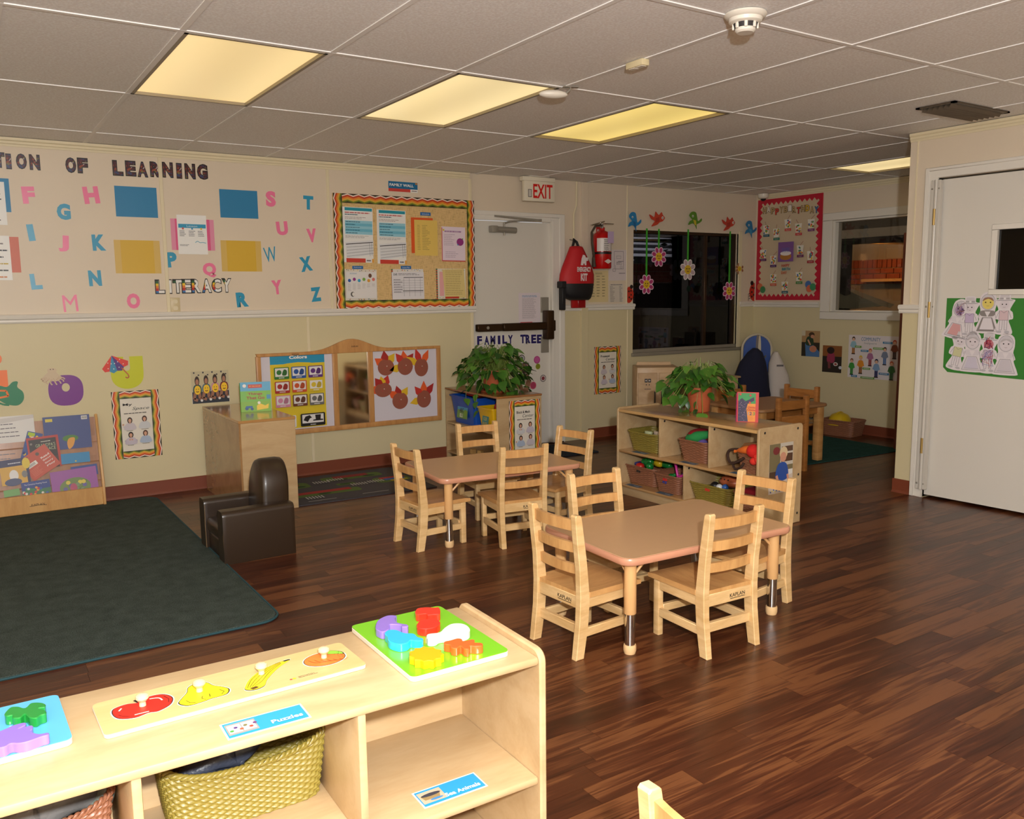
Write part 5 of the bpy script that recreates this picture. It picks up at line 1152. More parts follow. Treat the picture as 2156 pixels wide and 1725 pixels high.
def colors(s, w, h):
    s.rect(0, w, h*0.86, h, (40, 150, 190)); s.poly([(0, h*0.80), (w, h*0.80), (w, h*0.855), (w*0.88, h*0.845), (w*0.7, h*0.868), (w*0.5, h*0.878), (w*0.3, h*0.868), (w*0.12, h*0.845), (0, h*0.855)], (222, 194, 40))
    for k in range(60): s.disc(w*(0.03+0.033*(k % 29)), h*(0.90+0.035*(k//29)), w*0.005, (30, 128, 168), 6) if k < 58 else None
    s.text('Colors', w*0.5, h*0.925, h*0.045, (236, 234, 230), w=w*0.33, bold=0.045, align='C')
    cols = [(50, 120, 50), (36, 84, 160), (96, 48, 130), (176, 44, 40), (206, 84, 40), (220, 190, 50), (214, 140, 170), (110, 60, 40), (110, 108, 108), (226, 222, 220), None, (24, 22, 24)]
    for k in range(9):
        cxk, czk = w*(0.19+0.31*(k % 3)), h*(0.745-0.185*(k//3)); a, b2 = w*0.135, h*0.078
        s.poly(rrect(2*a, 2*b2, a*0.12, 3, cxk, czk), cols[k]); s.rect(cxk-a*0.86, cxk+a*0.86, czk-b2*0.55, czk+b2*0.86, (228, 224, 222))
        s.disc(cxk-a*0.35, czk+b2*0.15, a*0.34, cols[k], 12, b2*0.42, 0.4); s.poly(spline([(cxk+a*0.05, czk-b2*0.3), (cxk+a*0.3, czk+b2*0.6), (cxk+a*0.7, czk+b2*0.4), (cxk+a*0.6, czk-b2*0.35)], 3), tuple(int(x*0.85) for x in cols[k]))
        s.lines(cxk-a*0.4, cxk+a*0.4, czk-b2*0.9, czk-b2*0.65, 1, (220, 218, 214), 0.6, 0.1, k)
    s.poly(rrect(w*0.36, h*0.16, w*0.02, 3, w*0.23, h*0.10), (228, 224, 222)); s.poly(rrect(w*0.46, h*0.17, w*0.02, 3, w*0.72, h*0.105), (24, 22, 24)); s.rect(w*0.52, w*0.92, h*0.06, h*0.175, (228, 224, 222))
    s.poly([(w*0.54, h*0.10), (w*0.58, h*0.15), (w*0.66, h*0.165), (w*0.70, h*0.13), (w*0.66, h*0.12), (w*0.62, h*0.075), (w*0.58, h*0.09)], (24, 22, 24)); s.poly([(w*0.72, h*0.085), (w*0.91, h*0.085), (w*0.91, h*0.10), (w*0.86, h*0.105), (w*0.87, h*0.165), (w*0.76, h*0.165), (w*0.77, h*0.105), (w*0.72, h*0.10)], (24, 22, 24)); s.lines(w*0.67, w*0.77, h*0.03, h*0.045, 1, (220, 218, 214), 0.7, 0, 2)
paper('colors_poster', (566, 746), (687, 895), (226, 198, 44), 'Colors chart with picture tiles on the left white panel', 'poster', draw=colors, off=OFFP)
def turkey(s, w, h, k):
    r = random.Random(k+3); fc = [(222, 180, 40), (168, 40, 38), (226, 92, 40), (196, 52, 44)]
    n = 2+k % 2
    for q in range(n+1):
        a = math.radians(60+40*q+r.uniform(-14, 14)); cx, cz = w*0.5, h*0.34; L = h*(0.55+0.12*r.random()); wd = w*0.20
        ca, sa = math.cos(a), math.sin(a); c = fc[(q+k) % 4]
        s.poly([(cx-sa*wd*0.6, cz+ca*wd*0.6), (cx+ca*L*0.6-sa*wd, cz+sa*L*0.6+ca*wd), (cx+ca*L, cz+sa*L), (cx+ca*L*0.6+sa*wd, cz+sa*L*0.6-ca*wd), (cx+sa*wd*0.6, cz-ca*wd*0.6)], c)
    a0 = r.uniform(0, 1); body = [(w*0.5+w*0.44*math.cos(a0+2*PI*q/24)*(0.9 if q in (5, 6) else 1), h*0.32+h*0.31*math.sin(a0+2*PI*q/24)*(0.88 if q in (5, 6) else 1)) for q in range(24)]
    s.poly(body, (150, 84, 66)); s.disc(w*0.55, h*0.36, w*0.03, (214, 196, 186), 6); s.disc(w*0.45, h*0.28, w*0.025, (190, 50, 60), 6)
TK = [((790, 736), (831, 790), 'upper left'), ((832, 733), (870, 789), 'upper middle'), ((868, 732), (902, 792), 'upper right'), ((784, 789), (826, 835), 'lower left'), ((821, 806), (860, 860), 'lower middle'), ((873, 801), (908, 857), 'lower right')]
for k, (tl, br, ps_) in enumerate(TK):
    x0, z0, w, h = wrect(tl, br); s = Sheet(0.0006, 0.0004); turkey(s, w, h, k)
    flat(s, 'leaf_craft', x0, z0, 'brown and orange paper feather craft, %s one on the right white panel' % ps_, 'craft', 'paper feather crafts on the white panel', 'W', 0, OFFP)
# ================================================================== EXIT SIDE OF THE BACK WALL
M_navy = mat('navy_card', (38, 30, 98), 0.4)
for i, (ch, x, v) in enumerate(zip('FAMILYTREE', (1011, 1026, 1039, 1052, 1064, 1076, 1102, 1113, 1125, 1137), (717, 717, 716, 716, 715, 715, 714, 714, 714, 714))):
    y_ = WE; lb = 'navy letter %s of FAMILY TREE on the exit door' % ch if ch not in 'E' else ('navy first letter E of TREE on the exit door' if i == 8 else 'navy last letter E of TREE on the exit door')
    o = two_layer(ch, (x, v), 20, 6 if ch == 'I' else 11.5, M_navy, mat('white_card', (226, 222, 216), 0.4), lb, 'navy letters on the exit door', 'E', 0.05, 0.09)
    o.location.y = WE+0.012-GAP
def ddisc(px, r_px, cols, label, k):
    c = onY(px[0], px[1], WE); rr = (onY(px[0]+r_px, px[1], WE)[0]-c[0]); s = Sheet(0.0006); s.body(circ(0, 0, rr, 24), cols[0])
    for q, cc in enumerate(cols[1:]): s.disc(0, 0, rr*(0.78-0.24*q), cc, 20)
    o = s.build('door_sticker', None, (c[0], WE+0.012-GAP, c[2])); tag(o, label, 'sticker', 'round paper stickers on the exit door')
ddisc((1100, 755), 6.5, [(28, 26, 32), (216, 212, 210), (110, 112, 120)], 'round sticker with a black ring and grey centre on the exit door', 0)
ddisc((1132, 758), 6.6, [(176, 58, 128), (190, 90, 150)], 'round magenta speckled sticker on the exit door', 1)
ddisc((1134, 772), 6.2, [(218, 210, 190), (132, 138, 34)], 'round olive green sticker with a pale rim on the exit door', 2)
ddisc((1145, 797), 6.2, [(110, 96, 96), (214, 206, 200), (130, 50, 60)], 'round target sticker with a dark red centre on the exit door', 3)
ddisc((1124, 812), 6.6, [(190, 88, 112), (170, 60, 92)], 'round rose sticker low on the exit door', 4)
ddisc((1077, 745), 5.0, [(70, 56, 60), (40, 34, 40)], 'round dark striped sticker above the plant on the exit door', 5)
ddisc((1026, 749), 6.0, [(196, 150, 150), (170, 90, 90)], 'round pale pink sticker half hidden by the plant leaves', 6)
# paper tree trunk and photo strip on the door
s = Sheet(0.0006); q0 = onY(1100, 840, WE); s.body([(0, 0), (0.09, 0), (0.10, 0.30), (0.14, 0.42), (0.09, 0.42), (0.05, 0.34), (0.0, 0.42), (-0.04, 0.40), (0.02, 0.28)], (150, 110, 84)); s.body([(0.12, 0.05), (0.16, 0.05), (0.22, 0.16), (0.19, 0.18)], (160, 112, 92))
o = s.build('paper_tree', None, (q0[0]-0.03, WE+0.012-GAP, q0[2]-0.25)); tag(o, 'brown paper tree trunk on the exit door behind the plant', 'decoration')
def snaps(s, w, h):
    r = random.Random(3)
    for k in range(9): s.rect(w*(0.05+0.3*(k % 3)), w*(0.33+0.3*(k % 3)), h*(0.04+0.32*(k//3)), h*(0.32+0.32*(k//3)), (r.randint(30, 110), r.randint(26, 80), r.randint(36, 90))); s.disc(w*(0.19+0.3*(k % 3)), h*(0.2+0.32*(k//3)), w*0.07, (170, 126, 108), 10, h*0.08)
x0, z0, w, h = wrect((1094, 764), (1116, 798), 'E'); s = Sheet(0.0006); s.sheet(w, h, (210, 206, 200)); snaps(s, w, h); o = s.build('photo_collage', None, (x0, WE+0.012-0.0012, z0)); tag(o, 'small photo collage on the exit door beside the plant', 'photo')
def dnote(s, w, h): s.lines(w*0.16, w*0.85, h*0.86, h*0.93, 2, (60, 130, 180), 0.4, 0.1, 1); s.lines(w*0.16, w*0.82, h*0.2, h*0.84, 22, (130, 122, 130), 0.25, 0.2, 2); s.rect(w*0.07, w*0.63, h*0.02, h*0.10, (206, 30, 36)); s.lines(w*0.68, w*0.86, h*0.03, h*0.08, 1, (140, 110, 110), 0.6, 0, 4)
x0, z0, w, h = wrect((1093, 617), (1139, 684), 'E'); s = Sheet(0.0006); s.sheet(w, h, (222, 210, 216)); dnote(s, w, h); o = s.build('notice_page', None, (x0, WE+0.012-0.0012, z0)); tag(o, 'white notice page with a red bar taped above the push bar', 'paper')
# EXIT sign
x0, z0, w, h = wrect((1086, 374), (1152, 429), 'E')
XS = thing('exit_sign', 'white EXIT sign with red letters hanging above the exit door', 'sign', (x0+w/2, WE-0.10, z0))
M_signw = mat('ivory_sign_plastic', (232, 222, 200), 0.35)
MB().bbox(-w/2+0.01, w/2, -0.022, 0.022, 0, h*0.84, 0.006, 2).build('sign_face', M_signw, XS)
MB().bbox(-w/2-0.01, w/2, -0.03, 0.03, h*0.82, h, 0.006, 2).build('top_canopy', M_signw, XS)
MB().bbox(-w*0.34, w*0.3, -0.04, 0.04, h, h+0.022, 0.008, 2).build('ceiling_mount', mat('mount_white', (220, 214, 204), 0.4), XS)
s = Sheet(0.0004); s.text('EXIT', -w*0.20, h*0.13, h*0.58, (214, 24, 16), w=w*0.62, bold=0.02); s.rect(-w*0.36, -w*0.25, h*0.16, h*0.48, (40, 38, 40)); s.rect(-w*0.345, -w*0.265, h*0.18, h*0.46, (206, 200, 190)); s.build('exit_lettering', XS, (0, -0.0222, 0))
# conduit
q = onY(1212, 380, WE)
CN = thing('conduit', 'thin cream conduit pipe running down from the ceiling beside the exit sign', 'pipe', (q[0], WE, 0))
a, b2, c_ = onY(1212, 430, WE)[0]-q[0], onY(1206, 450, WE)[0]-q[0], onY(1206, 530, WE)[0]-q[0]
MB().tube([(0, -0.014, ZC), (0, -0.014, onY(1212, 432, WE)[2]), (b2, -0.014, onY(1206, 452, WE)[2]), (b2, -0.014, 1.45)], 0.010, 8).build('pipe', M_cream, CN)
# fire alarm pull station
x0, z0, w, h = wrect((1197, 629), (1225, 647), 'E')
PS = thing('pull_station', 'red fire alarm pull station below the emergency bag', 'alarm', (x0+w/2, WE-0.031, z0))
MB().bbox(-w/2, w/2, -0.03, 0.0, -0.005, h+0.06, 0.006, 2).build('case', mat('fire_red', (176, 22, 24), 0.35), PS)
MB().bbox(-w*0.1, w*0.42, -0.036, -0.028, 0.0, h, 0.004, 1).build('pull_handle', mat('alarm_handle', (150, 16, 20), 0.3), PS)
# emergency bag
c0 = onY(1203, 505, WE); zt = c0[2]; zb = onY(1195, 632, WE)[2]
EB = thing('emergency_backpack', 'red and black emergency kit backpack hanging beside the exit door', 'bag', (onY(1200, 600, WE)[0], WE, zb))
hh = zt-zb; bw = (onY(1238, 590, WE)[0]-onY(1168, 590, WE)[0])/2
def bag_ring(z, rx, ry, ox=0, n=24): return [(ox+rx*math.cos(2*PI*k/n), -0.10+ry*math.sin(2*PI*k/n)*(1 if math.sin(2*PI*k/n) < 0 else 0.7), z) for k in range(n)]
def bag(prof):
    m = MB(); v = []; f = []; n = 24
    for (z, rx, ry, ox) in prof: v += bag_ring(z*hh, rx*bw, ry, ox*bw)
    for k in range(len(prof)-1):
        for i in range(n): j = (i+1) % n; f.append((k*n+i, k*n+j, (k+1)*n+j, (k+1)*n+i))
    f += [tuple(range(n))[::-1], tuple(range((len(prof)-1)*n, len(prof)*n))]; return m.add(v, f)
M_bagr = mat('red_nylon', (190, 22, 30), 0.6, var=0.10, vscale=14, bump=0.15, bscale=25); M_bagk = mat('black_nylon', (20, 18, 22), 0.6)
bag([(0.235, 0.97, 0.085, 0.0), (0.30, 1.0, 0.09, 0), (0.42, 0.98, 0.09, 0.02), (0.55, 0.84, 0.085, 0.02), (0.70, 0.60, 0.075, 0.0), (0.82, 0.42, 0.062, -0.02), (0.875, 0.34, 0.05, -0.03), (0.885, 0.2, 0.03, -0.03)]).build('bag_body', M_bagr, EB, sharp=60)
bag([(0.0, 0.55, 0.05, 0.18), (0.03, 0.72, 0.075, 0.10), (0.12, 0.90, 0.088, 0.03), (0.24, 0.975, 0.0905, 0.0), (0.27, 0.99, 0.091, 0.0)]).build('bag_bottom', M_bagk, EB, sharp=60)
MB().tube([(-0.10*bw-0.025, -0.10, 0.87*hh), (-0.12*bw, -0.09, 0.95*hh), (-0.02*bw, -0.06, 1.0*hh), (0.06*bw, -0.09, 0.95*hh), (0.10*bw, -0.11, 0.86*hh)], 0.012, 8).build('grab_loop', M_bagk, EB)
MB().bbox(-bw*1.0-0.01, -bw*0.85, -0.16, -0.10, -0.16*hh, 0.27*hh, 0.006, 1).bbox(-bw*1.12, -bw*0.82, -0.165, -0.09, 0.20*hh, 0.31*hh, 0.006, 1).build('shoulder_strap', M_bagk, EB)
MB().tube([(0, -0.06, 0.985*hh), (0, 0, 1.0*hh)], 0.006, 6).build('wall_hook', M_steel, EB)
s = Sheet(0.0002); s.text('EMERGENCY', 0, 0, 0.045, (226, 214, 214), w=bw*0.82, bold=0.04, align='C'); s.text('KIT', 0, -0.082, 0.068, (226, 214, 214), w=bw*0.40, bold=0.05, align='C')
s.poly([(-0.04, 0.06), (-0.01, 0.06), (-0.01, 0.075), (0.005, 0.075), (0.005, 0.06), (0.025, 0.06), (0.025, 0.10), (0.045, 0.10), (0.045, 0.13), (0.02, 0.13), (0.01, 0.15), (-0.015, 0.155), (-0.03, 0.12)], (226, 214, 214))
s.build('printed_lettering', EB, (bw*0.08, -0.196, 0.46*hh))
# fire extinguisher
c0 = onY(1252, 505, WE); ez0 = onY(1252, 567, WE)[2]; er = (onY(1268, 540, WE)[0]-onY(1237, 540, WE)[0])/2
FE = thing('fire_extinguisher', 'red fire extinguisher with a white label and pale purple tag', 'fire extinguisher', (c0[0], WE-0.11, ez0))
ehh = onY(1252, 492, WE)[2]-ez0
MB().lathe([(0, 0), (er*0.92, 0), (er, 0.012), (er, ehh*0.86), (er*0.9, ehh*0.95), (er*0.6, ehh*1.03), (er*0.3, ehh*1.06), (er*0.28, ehh*1.12), (0, ehh*1.12)], 26).build('cylinder', mat('gloss_fire_red', (186, 14, 16), 0.2), FE)
MB().lathe([(er*1.01, ehh*0.48), (er*1.01, ehh*0.84)], 26, None, 0, 0, PI+0.35, 2*PI+0.3).build('label_band', mat('label_white', (222, 214, 210), 0.4), FE)
MB().lathe([(er*1.015, ehh*0.40), (er*1.02, ehh*0.41), (er*1.02, ehh*0.45), (er*1.015, ehh*0.46)], 26).build('strap', M_black, FE)
MB().tube([(0, 0, ehh*1.1), (0.0, 0, ehh*1.2), (-0.03, -0.02, ehh*1.22)], 0.014, 8).bbox(-0.02, 0.14, -0.012, 0.012, ehh*1.16, ehh*1.19, 0.003, 1, Matrix.Rotation(-0.25, 4, 'Y')@Matrix.Translation((-0.02, -0.02, 0.03))).bbox(0.0, 0.12, -0.012, 0.012, ehh*1.24, ehh*1.265, 0.003, 1, Matrix.Translation((0, -0.02, 0.0))).build('valve_handle', M_chrome, FE)
MB().tube([(-0.02, -0.02, ehh*1.2), (-0.10, -0.03, ehh*1.18), (-0.145, -0.03, ehh*1.0), (-0.14, -0.03, ehh*0.7), (-0.12, -0.03, ehh*0.4), (-0.115, -0.02, ehh*0.3)], 0.011, 8).tube([(-0.115, -0.02, ehh*0.32), (-0.11, -0.02, ehh*0.05)], [0.013, 0.02], 8).build('hose', mat('dark_rubber_hose', (70, 60, 48), 0.5), FE)
MB().box(-0.012, 0.058, -er-0.014, -er-0.011, ehh*0.70, ehh*1.02).build('inspection_tag', mat('lilac_tag', (190, 166, 200), 0.5), FE, sharp=0)
s = Sheet(0.0003); s.poly([(-0.045, 0), (0, -0.022), (0.045, 0), (0, 0.022)], (216, 208, 200)); s.build('diamond_mark', FE, (0.0, -er*1.0-0.002, ehh*0.2))
s = Sheet(0.0003); s.lines(-0.04, 0.02, -0.05, 0.05, 6, (40, 36, 36), 0.3, 0.3, 2); s.text('ABC', -0.045, -0.075, 0.02, (30, 28, 30), w=0.07); s.build('label_print', FE, (-0.01, -er*1.02-0.003, ehh*0.66))
MB().box(-0.03, 0.03, er, 0.11, ehh*0.9, ehh*1.0).build('wall_bracket', M_steel, FE, sharp=0)
x0, z0, w, h = wrect((1255, 478), (1273, 562), 'E'); s = Sheet(0.001); s.sheet(w, h, (186, 22, 26)); s.poly([(w*0.5, h*0.06), (w*0.85, h*0.25), (w*0.62, h*0.25), (w*0.62, h*0.35), (w*0.38, h*0.35), (w*0.38, h*0.25), (w*0.15, h*0.25)], (222, 212, 208)); s.text('FIRE', w*0.12, h*0.88, h*0.06, (226, 214, 210), w=w*0.76, bold=0.03)
flat(s, 'extinguisher_sign', x0, z0, 'narrow red arrow sign behind the fire extinguisher', 'sign', None, 'E')
def evac(s, w, h):
    s.line([(w*0.3, h*0.38), (w*0.3, h*0.95), (w*0.8, h*0.95), (w*0.8, h*0.38), (w*0.22, h*0.38), (w*0.22, h*0.30), (w*0.36, h*0.30), (w*0.36, h*0.5)], w*0.012, (60, 58, 66))
    for (a, b2, c, d) in ((0.42, 0.66, 0.72, 0.80), (0.42, 0.70, 0.52, 0.60), (0.62, 0.72, 0.40, 0.47), (0.5, 0.8, 0.62, 0.63)): s.line([(w*a, h*c), (w*b2, h*c), (w*b2, h*d), (w*a, h*d), (w*a, h*c)], w*0.01, (80, 78, 88))
    s.text('EXIT', w*0.45, h*0.545, h*0.05, (60, 58, 66), w=w*0.2); s.lines(w*0.55, w*0.9, h*0.22, h*0.25, 1, (80, 78, 88), 0.6, 0.1, 1)
paper('evacuation_plan', (1282, 526), (1320, 591), (218, 206, 206), 'white evacuation floor plan page left of the dark window', 'paper', 'pages by the dark window', 'E', evac, 0.6)
def tab(s, w, h):
    s.lines(w*0.35, w*0.7, h*0.88, h*0.94, 2, (110, 96, 70), 0.4, 0.1, 1)
    for r in range(8):
        for c in range(3): s.lines(w*(0.12+0.28*c), w*(0.30+0.28*c), h*(0.80-0.09*r), h*(0.84-0.09*r), 1, (120, 104, 76), 0.5, 0.3, r*3+c)
paper('schedule_page', (1239, 570), (1280, 636), (220, 200, 150), 'tan schedule page under the fire extinguisher', 'paper', 'pages by the dark window', 'E', tab, 0.3)
def phone(s, w, h):
    s.lines(w*0.1, w*0.95, h*0.92, h*0.98, 1, (80, 74, 74), 0.5, 0.1, 1)
    for r in range(11): s.lines(w*0.04, w*0.4, h*(0.82-0.08*r), h*(0.86-0.08*r), 1, (90, 84, 84), 0.5, 0.5, r); s.lines(w*0.7, w*0.95, h*(0.82-0.08*r), h*(0.86-0.08*r), 1, (90, 84, 84), 0.5, 0.5, r+20); s.rect(w*0.04, w*0.96, h*(0.805-0.08*r), h*(0.808-0.08*r), (170, 160, 156))
paper('phone_list_page', (1283, 598), (1312, 636), (214, 204, 190), 'small white list page just above the chair rail by the ladybug', 'paper', 'pages by the dark window', 'E', phone, 0.6)
# ladybugs
def bug(px, wpx, flip, label, plane='E', off=0.002):
    c = onY(px[0], px[1], WE); rr = onY(px[0]+wpx/2, px[1], WE)[0]-c[0]; s = Sheet(0.001); sg = -1 if flip else 1
    s.body([(sg*a, b2) for a, b2 in spline([(-rr*0.7, -rr*1.4), (-rr*0.7, rr*1.2), (rr*0.2, rr*1.4), (rr*0.9, rr*0.4), (rr*0.8, -rr*0.8), (rr*0.1, -rr*1.6)], 4)][::sg], (196, 52, 30))
    for (a, b2) in ((-0.3, 0.6), (0.3, -0.1), (-0.2, -0.6), (0.25, 0.7), (0.3, -0.9)): s.disc(sg*rr*a, rr*b2, rr*0.2, (30, 20, 20), 10)
    s.disc(sg*rr*0.35, rr*1.5, rr*0.42, (30, 20, 20), 12)
    for k in range(3): s.line([(sg*rr*0.7, -rr*(0.3+0.45*k)), (sg*rr*1.2, -rr*(0.4+0.45*k)), (sg*rr*1.2, -rr*(0.75+0.45*k))], rr*0.10, (30, 20, 20))
    o = s.build('ladybug_cutout', None, (c[0], WE-off, c[2])); return tag(o, label, 'cutout', 'ladybug cut-outs beside the window')
bug((1326, 620), 16, False, 'red ladybug cut-out left of the dark window'); bug((1585, 614), 16, True, 'red ladybug cut-out between the dark window and the red board')
# birds above the window
def bird(px, wpx, hpx, col, col2, kind, label):
    c = onY(px[0], px[1], WE); w = (onY(px[0]+wpx/2, px[1], WE)[0]-c[0]); h = c[2]-onY(px[0], px[1]+hpx/2, WE)[2]; s = Sheet(0.0012)
    if kind == 0:
        s.body([(x*w, z*h) for x, z in spline([(-0.5, 1.0), (0.1, 0.95), (0.3, 0.4), (0.45, -0.05), (0.95, 0.3), (1.0, 0.0), (0.6, -0.3), (0.25, -0.45), (0.25, -1.0), (-0.05, -0.5), (-0.4, -0.35), (-1.0, -0.55), (-0.8, -0.1), (-0.45, 0.1), (-0.9, 0.55)], 3)], col); s.poly([(x*w, z*h) for x, z in ((-0.3, 0.1), (0.15, 0.0), (0.2, -0.6), (-0.1, -0.45))], col2); s.disc(-0.35*w, 0.5*h, 0.13*w, (230, 228, 224), 10); s.disc(-0.35*w, 0.48*h, 0.06*w, (20, 20, 24), 8)
    else:
        s.body([(x*w, z*h) for x, z in spline([(-1.0, 0.55), (-0.7, 0.45), (-0.35, 0.25), (-0.2, 1.0), (0.2, 0.55), (0.55, 0.95), (0.75, 0.55), (1.0, 0.2), (0.7, -0.25), (0.35, -0.4), (0.0, -0.75), (-0.7, -1.0), (-0.5, -0.6), (-0.3, -0.25), (-0.75, 0.0)], 3)], col); s.poly([(x*w, z*h) for x, z in ((-0.2, 0.1), (0.3, 0.3), (0.3, -0.3), (-0.2, -0.5))], col2); s.disc(0.7*w, 0.2*h, 0.14*w, (232, 226, 220), 10); s.disc(0.72*w, 0.18*h, 0.06*w, (20, 20, 24), 8)
    o = s.build('bird_cutout', None, (c[0], WE-0.03, c[2])); return tag(o, label, 'cutout', 'bird cut-outs along the top of the dark window')
bird((1332, 468), 27, 40, (40, 130, 186), (30, 104, 160), 0, 'blue bird cut-out at the upper left corner of the dark window')
bird((1379, 462), 33, 32, (206, 70, 44), (176, 50, 32), 1, 'red bird cut-out second from the left above the dark window')
bird((1459, 465), 28, 36, (90, 140, 40), (206, 186, 50), 0, 'green bird cut-out above the middle of the dark window')
bird((1529, 472), 28, 30, (196, 62, 42), (166, 46, 32), 1, 'red bird cut-out near the right end of the dark window')
bird((1576, 484), 24, 36, (40, 120, 170), (60, 150, 190), 0, 'blue bird cut-out right of the dark window')
# flowers on ribbons
M_rib = mat('green_ribbon', (62, 168, 44), 0.6)
def flower(px, r_px, ztop_px, cols, label, shine=False):
    y = WE-0.012; c = onY(px[0], px[1], y); rr = onY(px[0]+r_px, px[1], y)[0]-c[0]; zt = onY(px[0], ztop_px, y)[2]-c[2]
    t = thing('paper_flower', label, 'decoration', (c[0], y, c[2]), 0, 'paper flowers hanging on green ribbons')
    MB().box(-0.011, 0.011, 0.001, 0.002, 0, zt).build('ribbon', M_rib, t, sharp=0)
    for k in range(8):
        a = 2*PI*k/8+PI/8; s = Sheet(0.0008); cx, cz = rr*0.66*math.cos(a), rr*0.66*math.sin(a); s.body(circ(cx, cz, rr*0.34, 14, rr*0.27, a), cols[0]); s.disc(cx, cz, rr*0.26, cols[1], 12, rr*0.19, a); s.build('petal', t, (0, -0.0006*(k % 2), 0))
    s = Sheet(0.002); s.body(circ(0, 0, rr*0.42, 18), (228, 188, 40))
    for sx in (-1, 1): s.disc(sx*rr*0.14, rr*0.08, rr*0.07, (60, 30, 20), 8)
    s.line([(-rr*0.16, -rr*0.1), (0, -rr*0.2), (rr*0.16, -rr*0.1)], rr*0.06, (120, 50, 30)); s.build('smiling_centre', t, (0, -0.0012, 0))
PKF = [(232, 196, 214), (176, 52, 110)]
flower((1361, 599), 16, 481, PKF, 'pink paper flower hanging lowest at the left of the dark window')
flower((1387, 541), 16, 482, PKF, 'pink paper flower on the shorter ribbon, second from the left')
flower((1448, 568), 16.5, 483, [(236, 230, 226), (196, 170, 176)], 'pale shiny paper flower in the middle of the dark window')
flower((1535, 613), 14, 487, PKF, 'pink paper flower hanging at the right of the dark window')
flower((1557, 566), 9, 488, [(200, 170, 130), (150, 90, 60)], 'small tan paper flower at the right edge of the dark window')
# ================================================================== FAR WALL (X = XF)
def redboard(s, w, h):
    n = 26
    pts = []
    def sc(x0, z0, x1, z1, k):
        dx, dz = x1-x0, z1-z0; l = math.hypot(dx, dz); nx, nz = -dz/l, dx/l
        for q in range(k):
            for f_ in (0.0, 0.25, 0.5, 0.75): a = (q+f_)/k; bb = 0.016*math.sin(PI*2*f_+0.0); pts.append((x0+dx*a+nx*bb, z0+dz*a+nz*bb))
    b_ = 0.052
    sc(b_, b_, w-b_, b_, 12); sc(w-b_, b_, w-b_, h-b_, 15); sc(w-b_, h-b_, b_, h-b_, 12); sc(b_, h-b_, b_, b_, 15)
    s.poly(pts, (206, 186, 156))
    r = random.Random(2); cc = [(210, 60, 50), (226, 180, 50), (60, 110, 170), (70, 140, 70), (230, 224, 214)]
    def word(tx, x, z, hh_, st):
        for k, ch in enumerate(tx): s.text(ch, x+k*st, z+0.012*math.sin(k*1.7)-k*0.004, hh_*1.12, (70, 54, 40), w=st*0.95, bold=0.09); s.text(ch, x+k*st+st*0.06, z+0.004+0.012*math.sin(k*1.7)-k*0.004, hh_, cc[(k*3+1) % 5] if k % 2 else (190, 160, 110), w=st*0.8, bold=0.03)
    word('HAPPY', w*0.08, h*0.86, 0.062, w*0.068); word('BIRTHDAY', w*0.42, h*0.85, 0.062, w*0.067)
    cups = [(0.10, 0.66), (0.27, 0.62), (0.45, 0.70), (0.62, 0.65), (0.81, 0.68), (0.08, 0.42), (0.25, 0.355), (0.67, 0.44), (0.83, 0.38), (0.27, 0.17), (0.46, 0.095), (0.68, 0.185)]
    lc = [(40, 90, 110), (40, 120, 100), (206, 70, 60), (200, 60, 60), (120, 40, 110), (90, 30, 90), (80, 30, 100), (110, 30, 90), (170, 40, 50), (200, 90, 60), (40, 100, 110), (70, 130, 60)]
    tx = ['January', 'February', 'March', 'April', 'May', 'June', 'July', 'August', 'September', 'October', 'December', 'November']
    for k, (fx, fz) in enumerate(cups):
        x, z, cw_, ch_ = w*fx, h*fz, w*0.105, h*0.085
        s.poly([(x+cw_*0.14, z), (x+cw_*0.86, z), (x+cw_, z+ch_), (x, z+ch_)], (232, 226, 214))
        for q in range(14): s.disc(x+cw_*r.uniform(0.18, 0.84), z+ch_*r.uniform(0.08, 0.9), cw_*0.11, cc[q % 4], 8)
        s.line([(x+cw_*0.5, z+ch_), (x+cw_*r.uniform(0.1, 1.1), z+ch_*1.45)], 0.004, (150, 60, 70))
        s.rect(x+cw_*0.1, x+cw_*1.05, z-ch_*0.34, z-ch_*0.06, lc[k]); s.text(tx[k], x+cw_*0.57, z-ch_*0.27, ch_*0.13, (222, 214, 210), w=cw_*0.6, align='C')
    s.rect(w*0.40, w*0.64, h*0.375, h*0.565, (130, 86, 150)); s.disc(w*0.52, h*0.425, w*0.09, (180, 120, 50), 16, h*0.035); s.disc(w*0.52, h*0.455, w*0.085, (236, 226, 222), 16, h*0.022)
    for k in range(5): s.rect(w*(0.465+0.025*k), w*(0.473+0.025*k), h*0.465, h*0.51, (90, 110, 190))
    s.text('HAPPY', w*0.46, h*0.325, h*0.026, (190, 80, 60), w=w*0.13, bold=0.04); s.text('BIRTH', w*0.47, h*0.29, h*0.026, (60, 140, 150), w=w*0.13, bold=0.04); s.text('DAY', w*0.46, h*0.255, h*0.026, (200, 90, 50), w=w*0.09, bold=0.04)
    for (fx, fz, c) in ((0.12, 0.135, (206, 110, 70)), (0.17, 0.105, (60, 130, 80)), (0.88, 0.15, (70, 110, 170)), (0.90, 0.11, (206, 100, 70)), (0.95, 0.125, (60, 140, 90))): s.disc(w*fx, h*fz, w*0.045, c, 14, h*0.035)
x0, z0, w, h = wrect((1595, 423), (1726, 632), 'F')
RB = thing('birthday_board', 'red bordered birthday board with paper cups on the far wall', 'bulletin board', (XF-0.001, x0-0.02, z0-0.0), -PI/2)
s = Sheet(0.012, 0.0002); s.sheet(w-0.02, h, (190, 24, 50)); redboard(s, w-0.02, h); s.build('board_sheet', RB)
